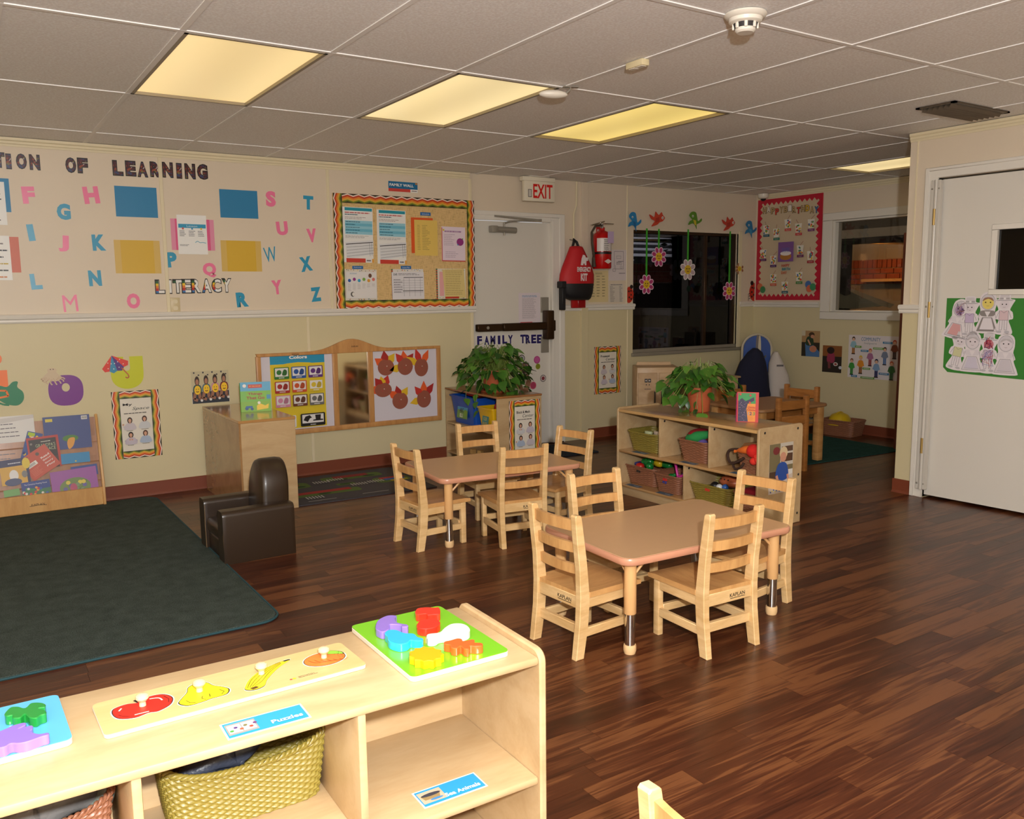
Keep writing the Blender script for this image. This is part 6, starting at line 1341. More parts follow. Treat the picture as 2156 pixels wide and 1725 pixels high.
def fphoto(s, w, h, k):
    if k == 0:
        s.rect(0, w, h*0.55, h, (176, 140, 96)); s.rect(0, w, 0, h*0.55, (52, 46, 36)); s.poly([(w*0.25, 0), (w, 0), (w, h*0.2), (w*0.6, h*0.5), (w*0.2, h*0.5)], (80, 120, 170)); s.poly(spline([(w*0.25, h*0.45), (w*0.3, h*0.75), (w*0.6, h*0.75), (w*0.65, h*0.45)], 3), (40, 66, 44)); s.disc(w*0.55, h*0.85, w*0.16, (76, 52, 34), 14, h*0.10); s.disc(w*0.6, h*0.78, w*0.11, (196, 140, 110), 12, h*0.07); s.line([(w*0.35, h*0.65), (w*0.5, h*0.45)], w*0.08, (200, 146, 116)); s.disc(w*0.65, h*0.3, w*0.2, (196, 130, 100), 14, h*0.13); s.rect(0, w*0.2, h*0.8, h, (206, 196, 170))
    else:
        s.rect(0, w, h*0.6, h, (140, 84, 40)); s.rect(0, w, 0, h*0.6, (44, 36, 30)); s.poly(spline([(w*0.25, h*0.4), (w*0.3, h*0.72), (w*0.6, h*0.72), (w*0.62, h*0.38)], 3), (150, 50, 80)); s.disc(w*0.42, h*0.82, w*0.2, (44, 30, 26), 14, h*0.13); s.line([(w*0.35, h*0.4), (w*0.38, h*0.15)], w*0.13, (120, 60, 60)); s.disc(w*0.7, h*0.32, w*0.12, (214, 206, 200), 14, h*0.07); s.disc(w*0.7, h*0.32, w*0.07, (150, 60, 50), 12, h*0.04); s.disc(w*0.95, h*0.2, w*0.09, (206, 210, 220), 12, h*0.06)
paper('wall_photo', (1689, 696), (1725, 752), (120, 90, 60), 'photo print of a child bending over a doll on the far wall', 'photo', 'photo prints on the far wall', 'F', lambda s, w, h: fphoto(s, w, h, 0))
paper('wall_photo', (1733, 727), (1771, 786), (60, 46, 36), 'photo print of a child in pink beside toy plates on the far wall', 'photo', 'photo prints on the far wall', 'F', lambda s, w, h: fphoto(s, w, h, 1))
def helpers(s, w, h):
    s.text('COMMUNITY', w*0.25, h*0.87, h*0.085, (36, 110, 160), w=w*0.37, bold=0.0); s.text('helpers', w*0.31, h*0.785, h*0.055, (140, 150, 150), w=w*0.24)
    ps_ = [(0.10, 0.56, 0.40, (60, 40, 30), (150, 190, 206), (170, 110, 50)), (0.44, 0.30, 0.40, (190, 90, 50), (170, 110, 150), (150, 60, 60)), (0.72, 0.35, 0.40, (80, 50, 40), (120, 130, 150), (90, 120, 170)), (0.90, 0.50, 0.42, (200, 70, 40), (130, 66, 36), (70, 44, 36)),
           (0.09, 0.07, 0.38, (120, 70, 40), (60, 150, 60), (50, 130, 50)), (0.27, 0.11, 0.42, (226, 190, 50), (220, 140, 40), (150, 96, 50)), (0.58, 0.05, 0.42, (40, 44, 80), (130, 160, 196), (40, 44, 96)), (0.87, 0.02, 0.42, (206, 90, 50), (60, 110, 60), (50, 96, 56))]
    for (fx, fz, fh, hair, top, leg) in ps_:
        x, z, H_ = w*fx, h*fz, h*fh
        for sx in (-1, 1): s.rect(x+sx*H_*0.05-H_*0.045, x+sx*H_*0.05+H_*0.045, z, z+H_*0.42, leg); s.rect(x+sx*H_*0.06-H_*0.06, x+sx*H_*0.06+H_*0.06, z-H_*0.03, z+H_*0.03, (50, 36, 34))
        s.poly(spline([(x-H_*0.14, z+H_*0.38), (x-H_*0.15, z+H_*0.68), (x, z+H_*0.74), (x+H_*0.15, z+H_*0.68), (x+H_*0.14, z+H_*0.38)], 3), top); s.line([(x-H_*0.13, z+H_*0.66), (x-H_*0.2, z+H_*0.42)], H_*0.06, top); s.line([(x+H_*0.13, z+H_*0.66), (x+H_*0.2, z+H_*0.42)], H_*0.06, top)
        s.disc(x, z+H_*0.88, H_*0.11, hair, 12, H_*0.13); s.disc(x, z+H_*0.84, H_*0.085, (222, 176, 146), 12, H_*0.09)
    for (a, b2, z, c) in ((0.15, 0.28, 0.71, (110, 160, 50)), (0.27, 0.42, 0.62, (36, 120, 170)), (0.51, 0.71, 0.69, (110, 160, 50)), (0.69, 0.87, 0.83, (36, 120, 170)), (0.32, 0.47, 0.21, (110, 160, 50)), (0.64, 0.83, 0.12, (36, 110, 160)), (0.10, 0.22, 0.02, (36, 120, 170)), (0.29, 0.56, 0.0, (100, 150, 50))): s.rect(w*a, w*b2, h*z, h*(z+0.045), c); s.lines(w*a+w*0.02, w*b2-w*0.02, h*(z+0.012), h*(z+0.034), 1, (222, 226, 222), 0.6, 0.1, int(a*100))
paper('helpers_poster', (1788, 705), (1893, 803), (226, 216, 216), 'white COMMUNITY helpers poster on the far wall under the window', 'poster', None, 'F', helpers)
# ================================================================== POSTER ON THE RIGHT DOOR (hung on the leaf)
GP = thing('paper_doll_poster', 'green paper poster with coloured-in paper dolls on the right-hand door', 'poster', (0, 0, 0)); 
def onleaf(u, v):
    q = onX(u, v, XR+0.02); return HY-q[1], q[2]      # distance from the hinge, height
a0, a1 = onleaf(1995, 628); b0, b1 = onleaf(1991, 783); pw_ = 0.62; ph_ = a1-b1
GP.location = (XR+0.012-0.0012+math.sin(DA)*0.0, HY, 0); GP.rotation_euler = (0, 0, -PI/2+DA)
s = Sheet(0.0008); s.body([(a0, b1+0.03), (a0+0.03, b1), (a0+pw_, b1-0.02), (a0+pw_, a1-0.002), (a0, a1)], (54, 128, 48))
for (tx, z, hh_) in (('Happy', 0.78, 0.022), ('Thanks', 0.70, 0.022), ('giving', 0.62, 0.02), ('Ms. Tori', 0.40, 0.016), ('&', 0.345, 0.016), ('Friends', 0.29, 0.016)): s.text(tx, a0+0.285, b1+ph_*z, hh_, (30, 70, 30), w=0.07 if tx != '&' else 0.015, align='L')
s.build('green_backing', GP, (0, 0, 0))
def doll(s, hat, tint, face, scr, dark):
    O = (118, 112, 118); pale = (226, 218, 222)
    if hat:
        s.body(spline([(-0.02, 0.0), (-0.055, 0.01), (-0.045, 0.05), (-0.03, 0.09), (-0.055, 0.10), (-0.05, 0.14), (-0.035, 0.155), (-0.05, 0.19), (-0.062, 0.215), (-0.035, 0.222), (-0.03, 0.255), (0.03, 0.255), (0.035, 0.222), (0.062, 0.215), (0.05, 0.19), (0.035, 0.155), (0.05, 0.14), (0.055, 0.10), (0.03, 0.09), (0.045, 0.05), (0.055, 0.01), (0.02, 0.0)], 3)[::-1], pale)
        s.poly([(-0.028, 0.09), (0.028, 0.09), (0.026, 0.15), (-0.026, 0.15)], tint); s.poly(circ(0, 0.185, 0.030, 16, 0.028), face); s.poly([(-0.05, 0.212), (0.05, 0.212), (0.03, 0.219), (0.025, 0.25), (-0.025, 0.25), (-0.03, 0.219)], (206, 200, 204)); s.rect(-0.029, 0.029, 0.219, 0.228, (170, 164, 168)); s.rect(-0.007, 0.007, 0.217, 0.230, (230, 226, 226))
        s.line([(-0.026, 0.15), (-0.045, 0.105)], 0.0018, O); s.line([(0.026, 0.15), (0.045, 0.105)], 0.0018, O); s.line([(-0.02, 0.15), (0, 0.135), (0.02, 0.15)], 0.0018, O); s.line([(-0.026, 0.15), (-0.028, 0.09), (0.028, 0.09), (0.026, 0.15)], 0.0018, O)
        for sx in (-1, 1): s.line([(sx*0.022, 0.09), (sx*0.022, 0.03), (sx*0.008, 0.03), (sx*0.006, 0.09)], 0.0018, O); s.poly(circ(sx*0.024, 0.018, 0.016, 12, 0.008), (190, 184, 190)); s.disc(sx*0.012, 0.188, 0.004, (36, 30, 34), 8)
        s.line([(-0.05, 0.212), (0.05, 0.212)], 0.002, O)
    else:
        s.body(spline([(-0.065, 0.0), (-0.075, 0.02), (-0.05, 0.085), (-0.06, 0.10), (-0.045, 0.14), (-0.052, 0.18), (-0.045, 0.235), (0.0, 0.26), (0.045, 0.235), (0.052, 0.18), (0.045, 0.14), (0.06, 0.10), (0.05, 0.085), (0.075, 0.02), (0.065, 0.0)], 3)[::-1], pale)
        s.poly([(-0.062, 0.012), (0.062, 0.012), (0.03, 0.098), (-0.03, 0.098)], dark); s.poly([(-0.045, 0.022), (0.045, 0.022), (0.024, 0.095), (-0.024, 0.095)], tint); s.poly(spline([(-0.05, 0.13), (-0.03, 0.142), (0.03, 0.142), (0.05, 0.13), (0.04, 0.11), (0.02, 0.105), (-0.02, 0.105), (-0.04, 0.11)], 3), dark if dark[0] < 190 else (216, 208, 214)); s.poly([(-0.018, 0.136), (0, 0.10), (0.018, 0.136)], pale)
        s.poly(circ(0, 0.195, 0.044, 18, 0.05), (206, 200, 206)); s.poly(circ(0, 0.188, 0.036, 16, 0.038), face); s.poly(spline([(-0.034, 0.20), (-0.02, 0.222), (0.02, 0.222), (0.034, 0.20), (0, 0.216)], 3), (150, 110, 90) if face[2] < 150 else (190, 182, 186))
        for sx in (-1, 1): s.disc(sx*0.015, 0.193, 0.0045, (36, 28, 30), 8); s.line([(sx*0.044, 0.13), (sx*0.055, 0.09)], 0.0018, O)
        s.line([(-0.062, 0.012), (-0.03, 0.098), (0.03, 0.098), (0.062, 0.012), (-0.062, 0.012)], 0.0018, O); s.line([(-0.045, 0.022), (0.045, 0.022)], 0.0015, O); s.line(circ(0, 0.195, 0.044, 18, 0.05), 0.0016, O)
    s.line([(-0.008, 0.172), (0, 0.169), (0.008, 0.172)], 0.0015, (120, 80, 80))
    if scr:
        r = random.Random(scr)
        for q in range(3): s.line([(r.uniform(-0.03, 0.03), r.uniform(0.15, 0.24)) for _ in range(9)], 0.0022, ((170, 30, 50), (70, 30, 90), (170, 40, 60))[q] if scr > 5 else ((70, 30, 80), (90, 60, 120), (150, 100, 60))[q])
        if scr > 5:
            for q in range(4): s.line([(r.uniform(-0.04, 0.04), r.uniform(0.03, 0.15)) for _ in range(8)], 0.0016, ((190, 80, 90), (110, 70, 140), (80, 100, 160), (190, 90, 80))[q])
PALEF = (220, 210, 216)
DOLLS = [(0.055, 0.222, 0, (214, 160, 160), (176, 150, 180), 3, (214, 206, 212), 12, 'scribbled purple face'), (0.155, 0.235, 1, (196, 176, 206), PALEF, 0, None, 0, 'lilac coat and brimmed hat'), (0.265, 0.262, 0, (224, 216, 222), (226, 206, 110), 0, (140, 132, 130), 0, 'yellow face and grey dress'), (0.365, 0.255, 1, (216, 190, 196), PALEF, 0, None, 0, 'pinkish coat and brimmed hat'),
         (0.07, 0.018, 1, (206, 204, 160), PALEF, 0, None, 10, 'greenish coat, leaning'), (0.185, 0.012, 0, (206, 198, 214), PALEF, 0, (216, 208, 214), 0, 'pale lilac apron'), (0.285, 0.008, 1, (200, 180, 200), (196, 120, 130), 7, None, 0, 'red scribble over its face'), (0.39, 0.006, 0, (206, 198, 206), PALEF, 0, (214, 206, 210), 0, 'plain pale apron near the right edge')]
kx = 0.5
for k, (dx, dz, hat, tint, face, scr, dark, tl, lb) in enumerate(DOLLS):
    s = Sheet(0.0008, 0.00015); doll(s, hat, tint, face, scr, dark or (210, 204, 208))
    o = s.build('paper_doll', GP, (a0+dx, -0.0025-0.0012*(k % 2), b1+dz), (0, math.radians(tl), 0)); o['label'] = 'paper doll with ' + lb
# ================================================================== CEILING DEVICES
q = onZ(1570, 28, ZC)
SD = thing('smoke_detector', 'round white smoke detector on the ceiling', 'smoke detector', (q[0], q[1], ZC-0.002))
M_ivory = mat('ivory_plastic', (228, 220, 206), 0.35)
MB().lathe([(0, 0), (0.076, 0), (0.078, -0.006), (0.070, -0.016), (0.062, -0.018), (0.060, -0.03), (0.050, -0.036), (0, -0.036)], 32).build('base_ring', M_ivory, SD)
MB().lathe([(0.046, -0.034), (0.040, -0.052), (0, -0.052)], 28).build('sensor_core', mat('dark_vent_slot', (44, 40, 40), 0.6), SD)
for k in range(8):
    a = 2*PI*k/8; MB().bbox(-0.006, 0.006, -0.005, 0.003, -0.056, -0.032, 0.002, 1, Matrix.Rotation(a, 4, 'Z')@Matrix.Translation((0, -0.043, 0))).build('cage_rib', M_ivory, SD)
MB().lathe([(0.038, -0.05), (0.037, -0.062), (0.030, -0.068), (0, -0.068)], 28).build('cap', M_ivory, SD)
q = onZ(1342, 128, ZC)
OS = thing('occupancy_sensor', 'small beige box sensor fixed to the ceiling grid', 'sensor', (q[0], q[1], ZC-0.002), math.radians(90))
MB().bbox(-0.055, 0.055, -0.022, 0.022, -0.028, 0, 0.004, 2).build('case', mat('beige_sensor', (216, 200, 160), 0.4), OS)
MB().bbox(-0.045, -0.002, -0.014, 0.014, -0.030, -0.026, 0.001, 1).build('lens', M_ivory, OS)
MB().bbox(0.006, 0.045, -0.014, 0.014, -0.030, -0.026, 0.001, 1).build('lens', M_ivory, OS)
q = onZ(1165, 180, ZC)
PSn = thing('motion_sensor', 'white angled motion sensor hanging at the corner of the middle light', 'sensor', (q[0], q[1], ZC-0.03), math.radians(-20))
MB().ball((0, 0, -0.012), (0.075, 0.032, 0.02), 18, 10).build('sensor_body', M_ivory, PSn)
MB().tube([(0.06, 0, -0.01), (0.085, 0, 0.012), (0.09, 0, 0.026), (0.06, 0, 0.03)], 0.006, 8).bbox(0.05, 0.13, -0.015, 0.015, 0.024, 0.028, 0.001, 1).build('mount_arm', M_steel, PSn)
va = [onZ(*p, ZC) for p in ((1940, 226), (2012, 210), (2106, 238), (2040, 250))]
vx0, vx1, vy0, vy1 = 4.71, 5.285, 2.76, 2.99
VT = thing('air_vent', 'dark louvred air vent in the ceiling near the right-hand door', 'vent', ((vx0+vx1)/2, (vy0+vy1)/2, ZC-0.002))
M_vent = mat('brown_vent_metal', (96, 84, 70), 0.4, 0.6); a, b2 = (vx1-vx0)/2, (vy1-vy0)/2
f = MB()
for (x0, x1, y0, y1) in ((-a, a, -b2, -b2+0.025), (-a, a, b2-0.025, b2), (-a, -a+0.025, -b2, b2), (a-0.025, a, -b2, b2)): f.box(x0, x1, y0, y1, -0.006, 0.002)
f.build('vent_frame', M_vent, VT, sharp=0)
MB().box(-a+0.02, a-0.02, -b2+0.02, b2-0.02, -0.001, 0.0015).build('vent_throat', mat('vent_black', (20, 17, 15), 0.8), VT, sharp=0)
for k in range(6): y = -b2+0.035+k*(2*b2-0.07)/5; MB().box(-a+0.025, a-0.025, -0.001, 0.001, -0.026, 0.0, Matrix.Translation((0, y, 0))@Matrix.Rotation(0.5, 4, 'X')).build('louvre', M_vent, VT, sharp=0)
# dome camera in the far corner
q = onY(1596, 412, W-0.06)
DC = thing('dome_camera', 'small white dome camera at the far ceiling corner above the red board', 'camera', (XF-0.07, W-0.12, ZC-0.002))
MB().lathe([(0, 0), (0.055, 0), (0.056, -0.03), (0.046, -0.045), (0.03, -0.05)], 24).build('housing', M_ivory, DC); MB().ball((0, 0, -0.045), 0.03, 14, 8).build('dome_lens', M_black, DC)
# ================================================================== WOVEN BASKETS
def weave_mat(name, c, dark):
    return mat(name, c, 0.42, var=0.12, vscale=60)
M_olive = weave_mat('olive_wicker', (136, 120, 50), None); M_brownw = weave_mat('brown_wicker', (142, 92, 66), None); M_tanw = weave_mat('tan_wicker', (186, 136, 90), None)
def basket(name, label, loc, rz, w, d, h, m, rows, stakes, taper=0.80, group='woven baskets', lip=0.0, flare_end=0.0, tag_col=None, m_in=None, mark=None):
    """rectangular wicker basket: woven walls are real relief, with a twisted rim and handles"""
    t = thing(name, label, 'basket', loc, rz, group)
    per = rrect(1, 1, 0.16, 5); P = []
    L = sum(math.dist(per[i], per[(i+1) % len(per)]) for i in range(len(per)))
    NA = stakes*4
    for k in range(NA):                      # even walk round the outline
        s_ = L*k/NA; i = 0
        while True:
            e = math.dist(per[i % len(per)], per[(i+1) % len(per)])
            if s_ <= e: break
            s_ -= e; i += 1
        a, b_ = per[i % len(per)], per[(i+1) % len(per)]; f_ = s_/e if e else 0; P.append((a[0]+(b_[0]-a[0])*f_, a[1]+(b_[1]-a[1])*f_))
    mb = MB(); v = []; f = []; NU = rows*4
    for side in (0, 1):
        for j in range(NU+1):
            u = j/NU; sc = taper+(1-taper)*u; r_ = u*rows
            for k in range(NA):
                ph = PI*(k/4.0)+PI*math.floor(min(r_, rows-1e-6)); amp = 0.0035*(h/0.2)**0.3
                dd = amp*(math.cos(ph))*abs(math.sin(PI*(r_ % 1)))**0.5+amp*0.6*abs(math.sin(PI*(r_ % 1)))**0.5
                x, y = P[k][0]*w*sc, P[k][1]*d*sc; l = math.hypot(P[k][0], P[k][1]); off = (dd if side == 0 else dd-0.006)
                z = u*h+lip*u*(abs(P[k][0])*2)**3*1.0
                v.append((x+P[k][0]/l*off, y+P[k][1]/l*off, z))
    N1 = (NU+1)*NA
    for j in range(NU):
        for k in range(NA):
            k2 = (k+1) % NA; a = j*NA+k; b_ = j*NA+k2; f.append((a, b_, b_+NA, a+NA)); f.append((N1+a, N1+a+NA, N1+b_+NA, N1+b_))
    mb.add(v, f); mb.build('woven_wall', m, t, sharp=0 if False else 60)
    rim = []; top = [(P[k][0]*w*1.0, P[k][1]*d*1.0, h+lip*(abs(P[k][0])*2)**3) for k in range(NA)]
    for st in range(3):
        pts = []
        for k in range(NA+1):
            p = top[k % NA]; an = 2*PI*(k/ (4.0*2.2))+2*PI*st/3; l = math.hypot(p[0], p[1]); rr = 0.0055*(h/0.2)**0.5
            pts.append((p[0]+p[0]/l*rr*math.cos(an), p[1]+p[1]/l*rr*math.cos(an), p[2]+rr*math.sin(an)))
        rim.append(pts)
    r = MB()
    for pts in rim: r.tube(pts, 0.0048*(h/0.2)**0.5, 6, cap=False)
    r.build('twisted_rim', m, t, sharp=60)
    MB().box(-w*taper/2+0.008, w*taper/2-0.008, -d*taper/2+0.008, d*taper/2-0.008, 0.0, 0.006).build('woven_base', m, t, sharp=0)
    if tag_col:
        sg = Sheet(0.0004); sg.rect(-0.02, -0.001, 0.002, 0.018, tag_col[0]); sg.rect(0.001, 0.02, 0.002, 0.018, tag_col[0]); 
        if len(tag_col) > 1: sg.rect(-0.018, -0.002, -0.014, 0.0, tag_col[1]); sg.rect(0.004, 0.02, -0.016, 0.0, tag_col[1])
        ang = math.atan((1-taper)*d/2/h); sg.build('colour_tag', t, (0, -d*(taper+(1-taper)*0.72)/2-0.009, h*0.70), (-ang, 0, 0))
    return t
def place(unit_, lx, ly, z): 
    c, s = math.cos(unit_.rotation_euler.z), math.sin(unit_.rotation_euler.z); return (unit_.location.x+lx*c-ly*s, unit_.location.y+lx*s+ly*c, z)
# foreground baskets
bz = 0.311
basket('wicker_basket', 'olive green wicker basket in the foreground shelf under the puzzles', place(FS, 0.449-0.452, 0.091, bz+0.0005), FS.rotation_euler.z, 0.345, 0.165, 0.122, M_olive, 20, 84, 0.88, 'foreground toy baskets', 0.036)
basket('wicker_basket', 'reddish brown wicker basket cropped at the lower left of the foreground shelf', place(FS, 0.022-0.452, 0.091, bz+0.0005), FS.rotation_euler.z, 0.335, 0.165, 0.118, M_brownw, 20, 80, 0.88, 'foreground toy baskets', 0.030)
# toy animals in them: each body one skin
def skin_animal(name, label, verts, edges, radii, loc, rz, m, extra=None, sub=2, scale=1.0, parts=()):
    t = thing(name, label, 'toy', loc, rz, 'toy animals in the foreground baskets')
    me = bpy.data.meshes.new('body'); me.from_pydata([tuple(c*scale for c in v) for v in verts], edges, []); o = link('body', me, None, t)
    sk = o.modifiers.new('skin', 'SKIN'); sk.use_smooth_shade = True
    for i, r_ in enumerate(radii):
        s = me.skin_vertices[0].data[i]; rr = r_ if isinstance(r_, tuple) else (r_, r_); s.radius = (rr[0]*scale, rr[1]*scale); s.use_root = (i == 0)
    ss = o.modifiers.new('smooth', 'SUBSURF'); ss.levels = sub; ss.render_levels = sub
    bpy.context.view_layer.update(); dg = bpy.context.evaluated_depsgraph_get()
    me2 = bpy.data.meshes.new_from_object(o.evaluated_get(dg)); o.modifiers.clear(); o.data = me2
    for p in me2.polygons: p.use_smooth = True
    me2.materials.clear(); me2.materials.append(m)
    for (nm, mb, mm) in parts: mb.build(nm, mm, t)
    return t
M_hide = mat('grey_toy_hide', (112, 108, 104), 0.5, bump=0.6, bscale=70, var=0.12, vscale=20); M_dino = mat('slate_blue_toy_hide', (52, 56, 68), 0.4, bump=0.5, bscale=90, var=0.2, vscale=30)
V = [(0, 0, 0.045), (0.05, 0, 0.05), (0.095, 0, 0.056), (0.125, 0, 0.062), (-0.06, 0, 0.042), (-0.10, 0, 0.03), (-0.135, 0, 0.02), (0.05, 0.03, 0.012), (0.05, -0.03, 0.012), (-0.04, 0.03, 0.01), (-0.04, -0.03, 0.01), (0.02, 0, 0.068)]
E_ = [(0, 1), (1, 2), (2, 3), (0, 4), (4, 5), (5, 6), (1, 7), (1, 8), (4, 9), (4, 10)]
V = V[:-1]
skin_animal('toy_dinosaur', 'dark slate toy dinosaur lying in the olive basket', V, E_, [0.034, 0.032, 0.026, 0.018, 0.034, 0.024, 0.010, 0.010, 0.010, 0.012, 0.012], place(FS, 0.405-0.452, 0.075, bz+0.092), math.radians(4), M_dino, scale=0.72,
    parts=[('ear', MB().tube([(0.068, 0.006, 0.050), (0.076, 0.008, 0.078)], [0.009, 0.001], 8), M_dino), ('ear', MB().tube([(0.066, -0.010, 0.048), (0.072, -0.014, 0.074)], [0.008, 0.001], 8), M_dino)])
V = [(0, 0, 0.06), (0.06, 0, 0.075), (0.12, 0, 0.085), (0.16, 0, 0.08), (0.195, 0, 0.07), (-0.07, 0, 0.062), (-0.12, 0, 0.06), (0.07, 0.045, 0.015), (0.07, -0.045, 0.015), (-0.07, 0.045, 0.015), (-0.07, -0.045, 0.015)]
E_ = [(0, 1), (1, 2), (2, 3), (3, 4), (0, 5), (5, 6), (1, 7), (1, 8), (5, 9), (5, 10)]
skin_animal('toy_hippo', 'grey wrinkled toy hippo lying in the brown foreground basket', V, E_, [0.055, 0.055, 0.05, 0.042, 0.034, 0.055, 0.04, 0.02, 0.02, 0.02, 0.02], place(FS, 0.02-0.452, 0.085, bz+0.055), math.radians(4), M_hide, scale=0.8)
V = [(0, 0, 0.03), (0.03, 0, 0.06), (0.045, 0, 0.09), (0.04, 0, 0.115), (-0.03, 0, 0.02), (0.0, 0.02, 0.0), (0.0, -0.02, 0.0)]
skin_animal('toy_rhino', 'small grey green toy animal poking up at the right of the brown basket', V, [(0, 1), (1, 2), (2, 3), (0, 4), (0, 5), (0, 6)], [0.022, 0.02, 0.018, 0.006, 0.016, 0.008, 0.008], place(FS, 0.150-0.452, 0.06, bz+0.045), 0.5, mat('grey_green_toy', (120, 128, 118), 0.4, bump=0.3))
# shelf labels
def tab_label(unit_, lx, ly, z, text, pic, label):
    s = Sheet(0.0006); w, h = 0.158, 0.066; s.sheet(w, h, (226, 228, 230)); s.rect(0.0035, w-0.0035, 0.0035, h-0.0035, (44, 148, 196))
    pic(s, 0.006, 0.012, 0.062, h-0.010); s.text(text, w-0.012, 0.011, 0.014, (238, 240, 242), w=0.060 if len(text) < 8 else 0.086, bold=0.02, align='R')
    q_ = place(unit_, lx, ly, z+0.0004); o = s.build('shelf_label', None, q_, (-PI/2, 0, unit_.rotation_euler.z)); return tag(o, label, 'label', 'blue shelf labels on the foreground unit')
def pic1(s, x0, z0, x1, z1):
    s.rect(x0, x1, z0, z1, (150, 146, 140)); s.rect(x0+0.003, (x0+x1)/2-0.001, z0+0.006, z1-0.006, (206, 202, 196)); s.rect((x0+x1)/2+0.001, x1-0.003, z0+0.006, z1-0.006, (200, 198, 196))
    for k, c in enumerate(((70, 150, 60), (90, 60, 120), (200, 90, 60), (120, 110, 60), (170, 70, 50), (110, 60, 110))): s.disc(x0+0.008+0.009*k, z0+0.014+0.010*(k % 2), 0.004, c, 8)
def pic2(s, x0, z0, x1, z1): s.rect(x0, x1, z0, z1, (196, 172, 146)); s.poly([(x0+0.008, z0+0.012), (x1-0.012, z0+0.012), (x1-0.006, z1-0.016), (x0+0.004, z1-0.016)], (150, 126, 84)); s.disc((x0+x1)/2, z1-0.016, 0.024, (60, 60, 70), 12, 0.006); s.disc((x0+x1)/2+0.006, z0+0.008, 0.016, (70, 130, 180), 10, 0.004)
q = loc_of(FS, onZ(480, 1560, 0.60)); tab_label(FS, q[0], q[1], 0.600, 'Puzzles', pic1, 'blue Puzzles label on the top edge of the foreground shelf')
q = loc_of(FS, onZ(896, 1706, 0.311)); tab_label(FS, q[0], q[1]+0.004, 0.311, 'Sea Animals', pic2, 'blue Sea Animals label on the empty compartment of the foreground shelf')
# ================================================================== PUZZLES ON THE FOREGROUND SHELF
TZ = 0.6004
M_puzzle = wood('pale_puzzle_ply', (206, 180, 124), (196, 168, 110), 0.35, (3, 14, 3), coat=0.2)
def plaque(name, label, tl, tr, bl, z, th, m_top, m_edge, r=0.012):
    A, B, C = [onZ(*p, z+th) for p in (tl, tr, bl)]
    w = math.hypot(B[0]-A[0], B[1]-A[1]); d = math.hypot(C[0]-A[0], C[1]-A[1]); rz = math.atan2(B[1]-A[1], B[0]-A[0])
    t = thing(name, label, 'puzzle', (A[0], A[1], z), rz, 'wooden puzzles on the foreground shelf')
    out = rrect(w, d, r, 5, w/2, -d/2)
    MB().prism(out, 0, th-0.0015, 'XY', bevel=0.001).build('board', m_edge, t); MB().prism(inset(out, 0.0006), th-0.0015, th, 'XY').build('painted_face', m_top, t)
    return t, w, d, th
M_white_edge = mat('bare_white_edge', (214, 204, 184), 0.5)
t, w, d, th = plaque('fruit_puzzle', 'long pale wooden fruit puzzle with pegs', (192, 1484), (716, 1352), (219, 1550), TZ, 0.009, M_puzzle, M_white_edge)
M_peg = mat('bare_wood_peg', (222, 186, 144), 0.4)
def fruit(cx, cz, draw, peg, lb):
    s = Sheet(0.0004, 0.00012); draw(s); o = s.build('fruit_piece', t, (cx*w, -d*(1-cz), th), (-PI/2, 0, 0)); o['label'] = lb
    MB().lathe([(0.0065, 0), (0.006, 0.008), (0.009, 0.011), (0.0125, 0.016), (0.012, 0.021), (0.007, 0.0245), (0, 0.025)], 20, Matrix.Translation((peg[0], 0, peg[1]))@Matrix.Rotation(PI/2, 4, 'X')@Matrix.Translation((0, 0, 0.001))).build('peg', M_peg, o)
K = (28, 22, 20)
def apple(s):
    o = spline([(-0.055, 0.0), (-0.050, 0.026), (-0.026, 0.034), (-0.004, 0.028), (0.016, 0.042), (0.044, 0.038), (0.058, 0.012), (0.048, -0.018), (0.022, -0.034), (0.004, -0.030), (-0.020, -0.036), (-0.046, -0.024)], 5)
    s.poly([(x*1.04, z*1.05-0.0005) for x, z in o], (248, 236, 214)); s.poly(o, K); s.poly([(x*0.965, z*0.955) for x, z in o], (226, 38, 26)); s.line([(-0.003, 0.028), (-0.008, 0.042)], 0.006, K)
    s.line(spline([(0.018, 0.030), (0.034, 0.024), (0.038, 0.010)], 4, False), 0.003, (248, 226, 210)); s.line([(-0.042, 0.010), (-0.036, 0.019)], 0.003, (248, 226, 210)); s.line([(-0.02, -0.024), (0.006, -0.025)], 0.003, (248, 226, 210)); s.line(spline([(-0.046, -0.006), (-0.040, -0.016), (-0.028, -0.024)], 4, False), 0.0014, K); s.line([(0.044, 0.026), (0.050, 0.008), (0.046, -0.008)], 0.0014, K)
def pear(s):
    o = spline([(-0.050, -0.020), (-0.040, 0.000), (-0.024, 0.022), (-0.016, 0.044), (0.002, 0.054), (0.022, 0.046), (0.030, 0.024), (0.044, 0.006), (0.052, -0.014), (0.040, -0.034), (0.010, -0.036), (-0.008, -0.040), (-0.036, -0.040)], 5)
    s.poly([(x*1.04, z*1.04) for x, z in o], (248, 236, 214)); s.poly(o, K); s.poly([(x*0.955, z*0.955) for x, z in o], (240, 212, 30)); s.disc(0.006, 0.060, 0.004, K, 8, 0.008)
    for l in ([(-0.034, -0.014), (-0.030, -0.028), (-0.02, -0.034)], [(-0.002, -0.014), (-0.006, -0.024), (0.0, -0.032)], [(0.034, -0.004), (0.040, -0.018), (0.032, -0.028)], [(-0.006, 0.046), (0.002, 0.040), (0.012, 0.044)], [(0.012, -0.012), (0.010, -0.026)]): s.line(l, 0.0014, K)
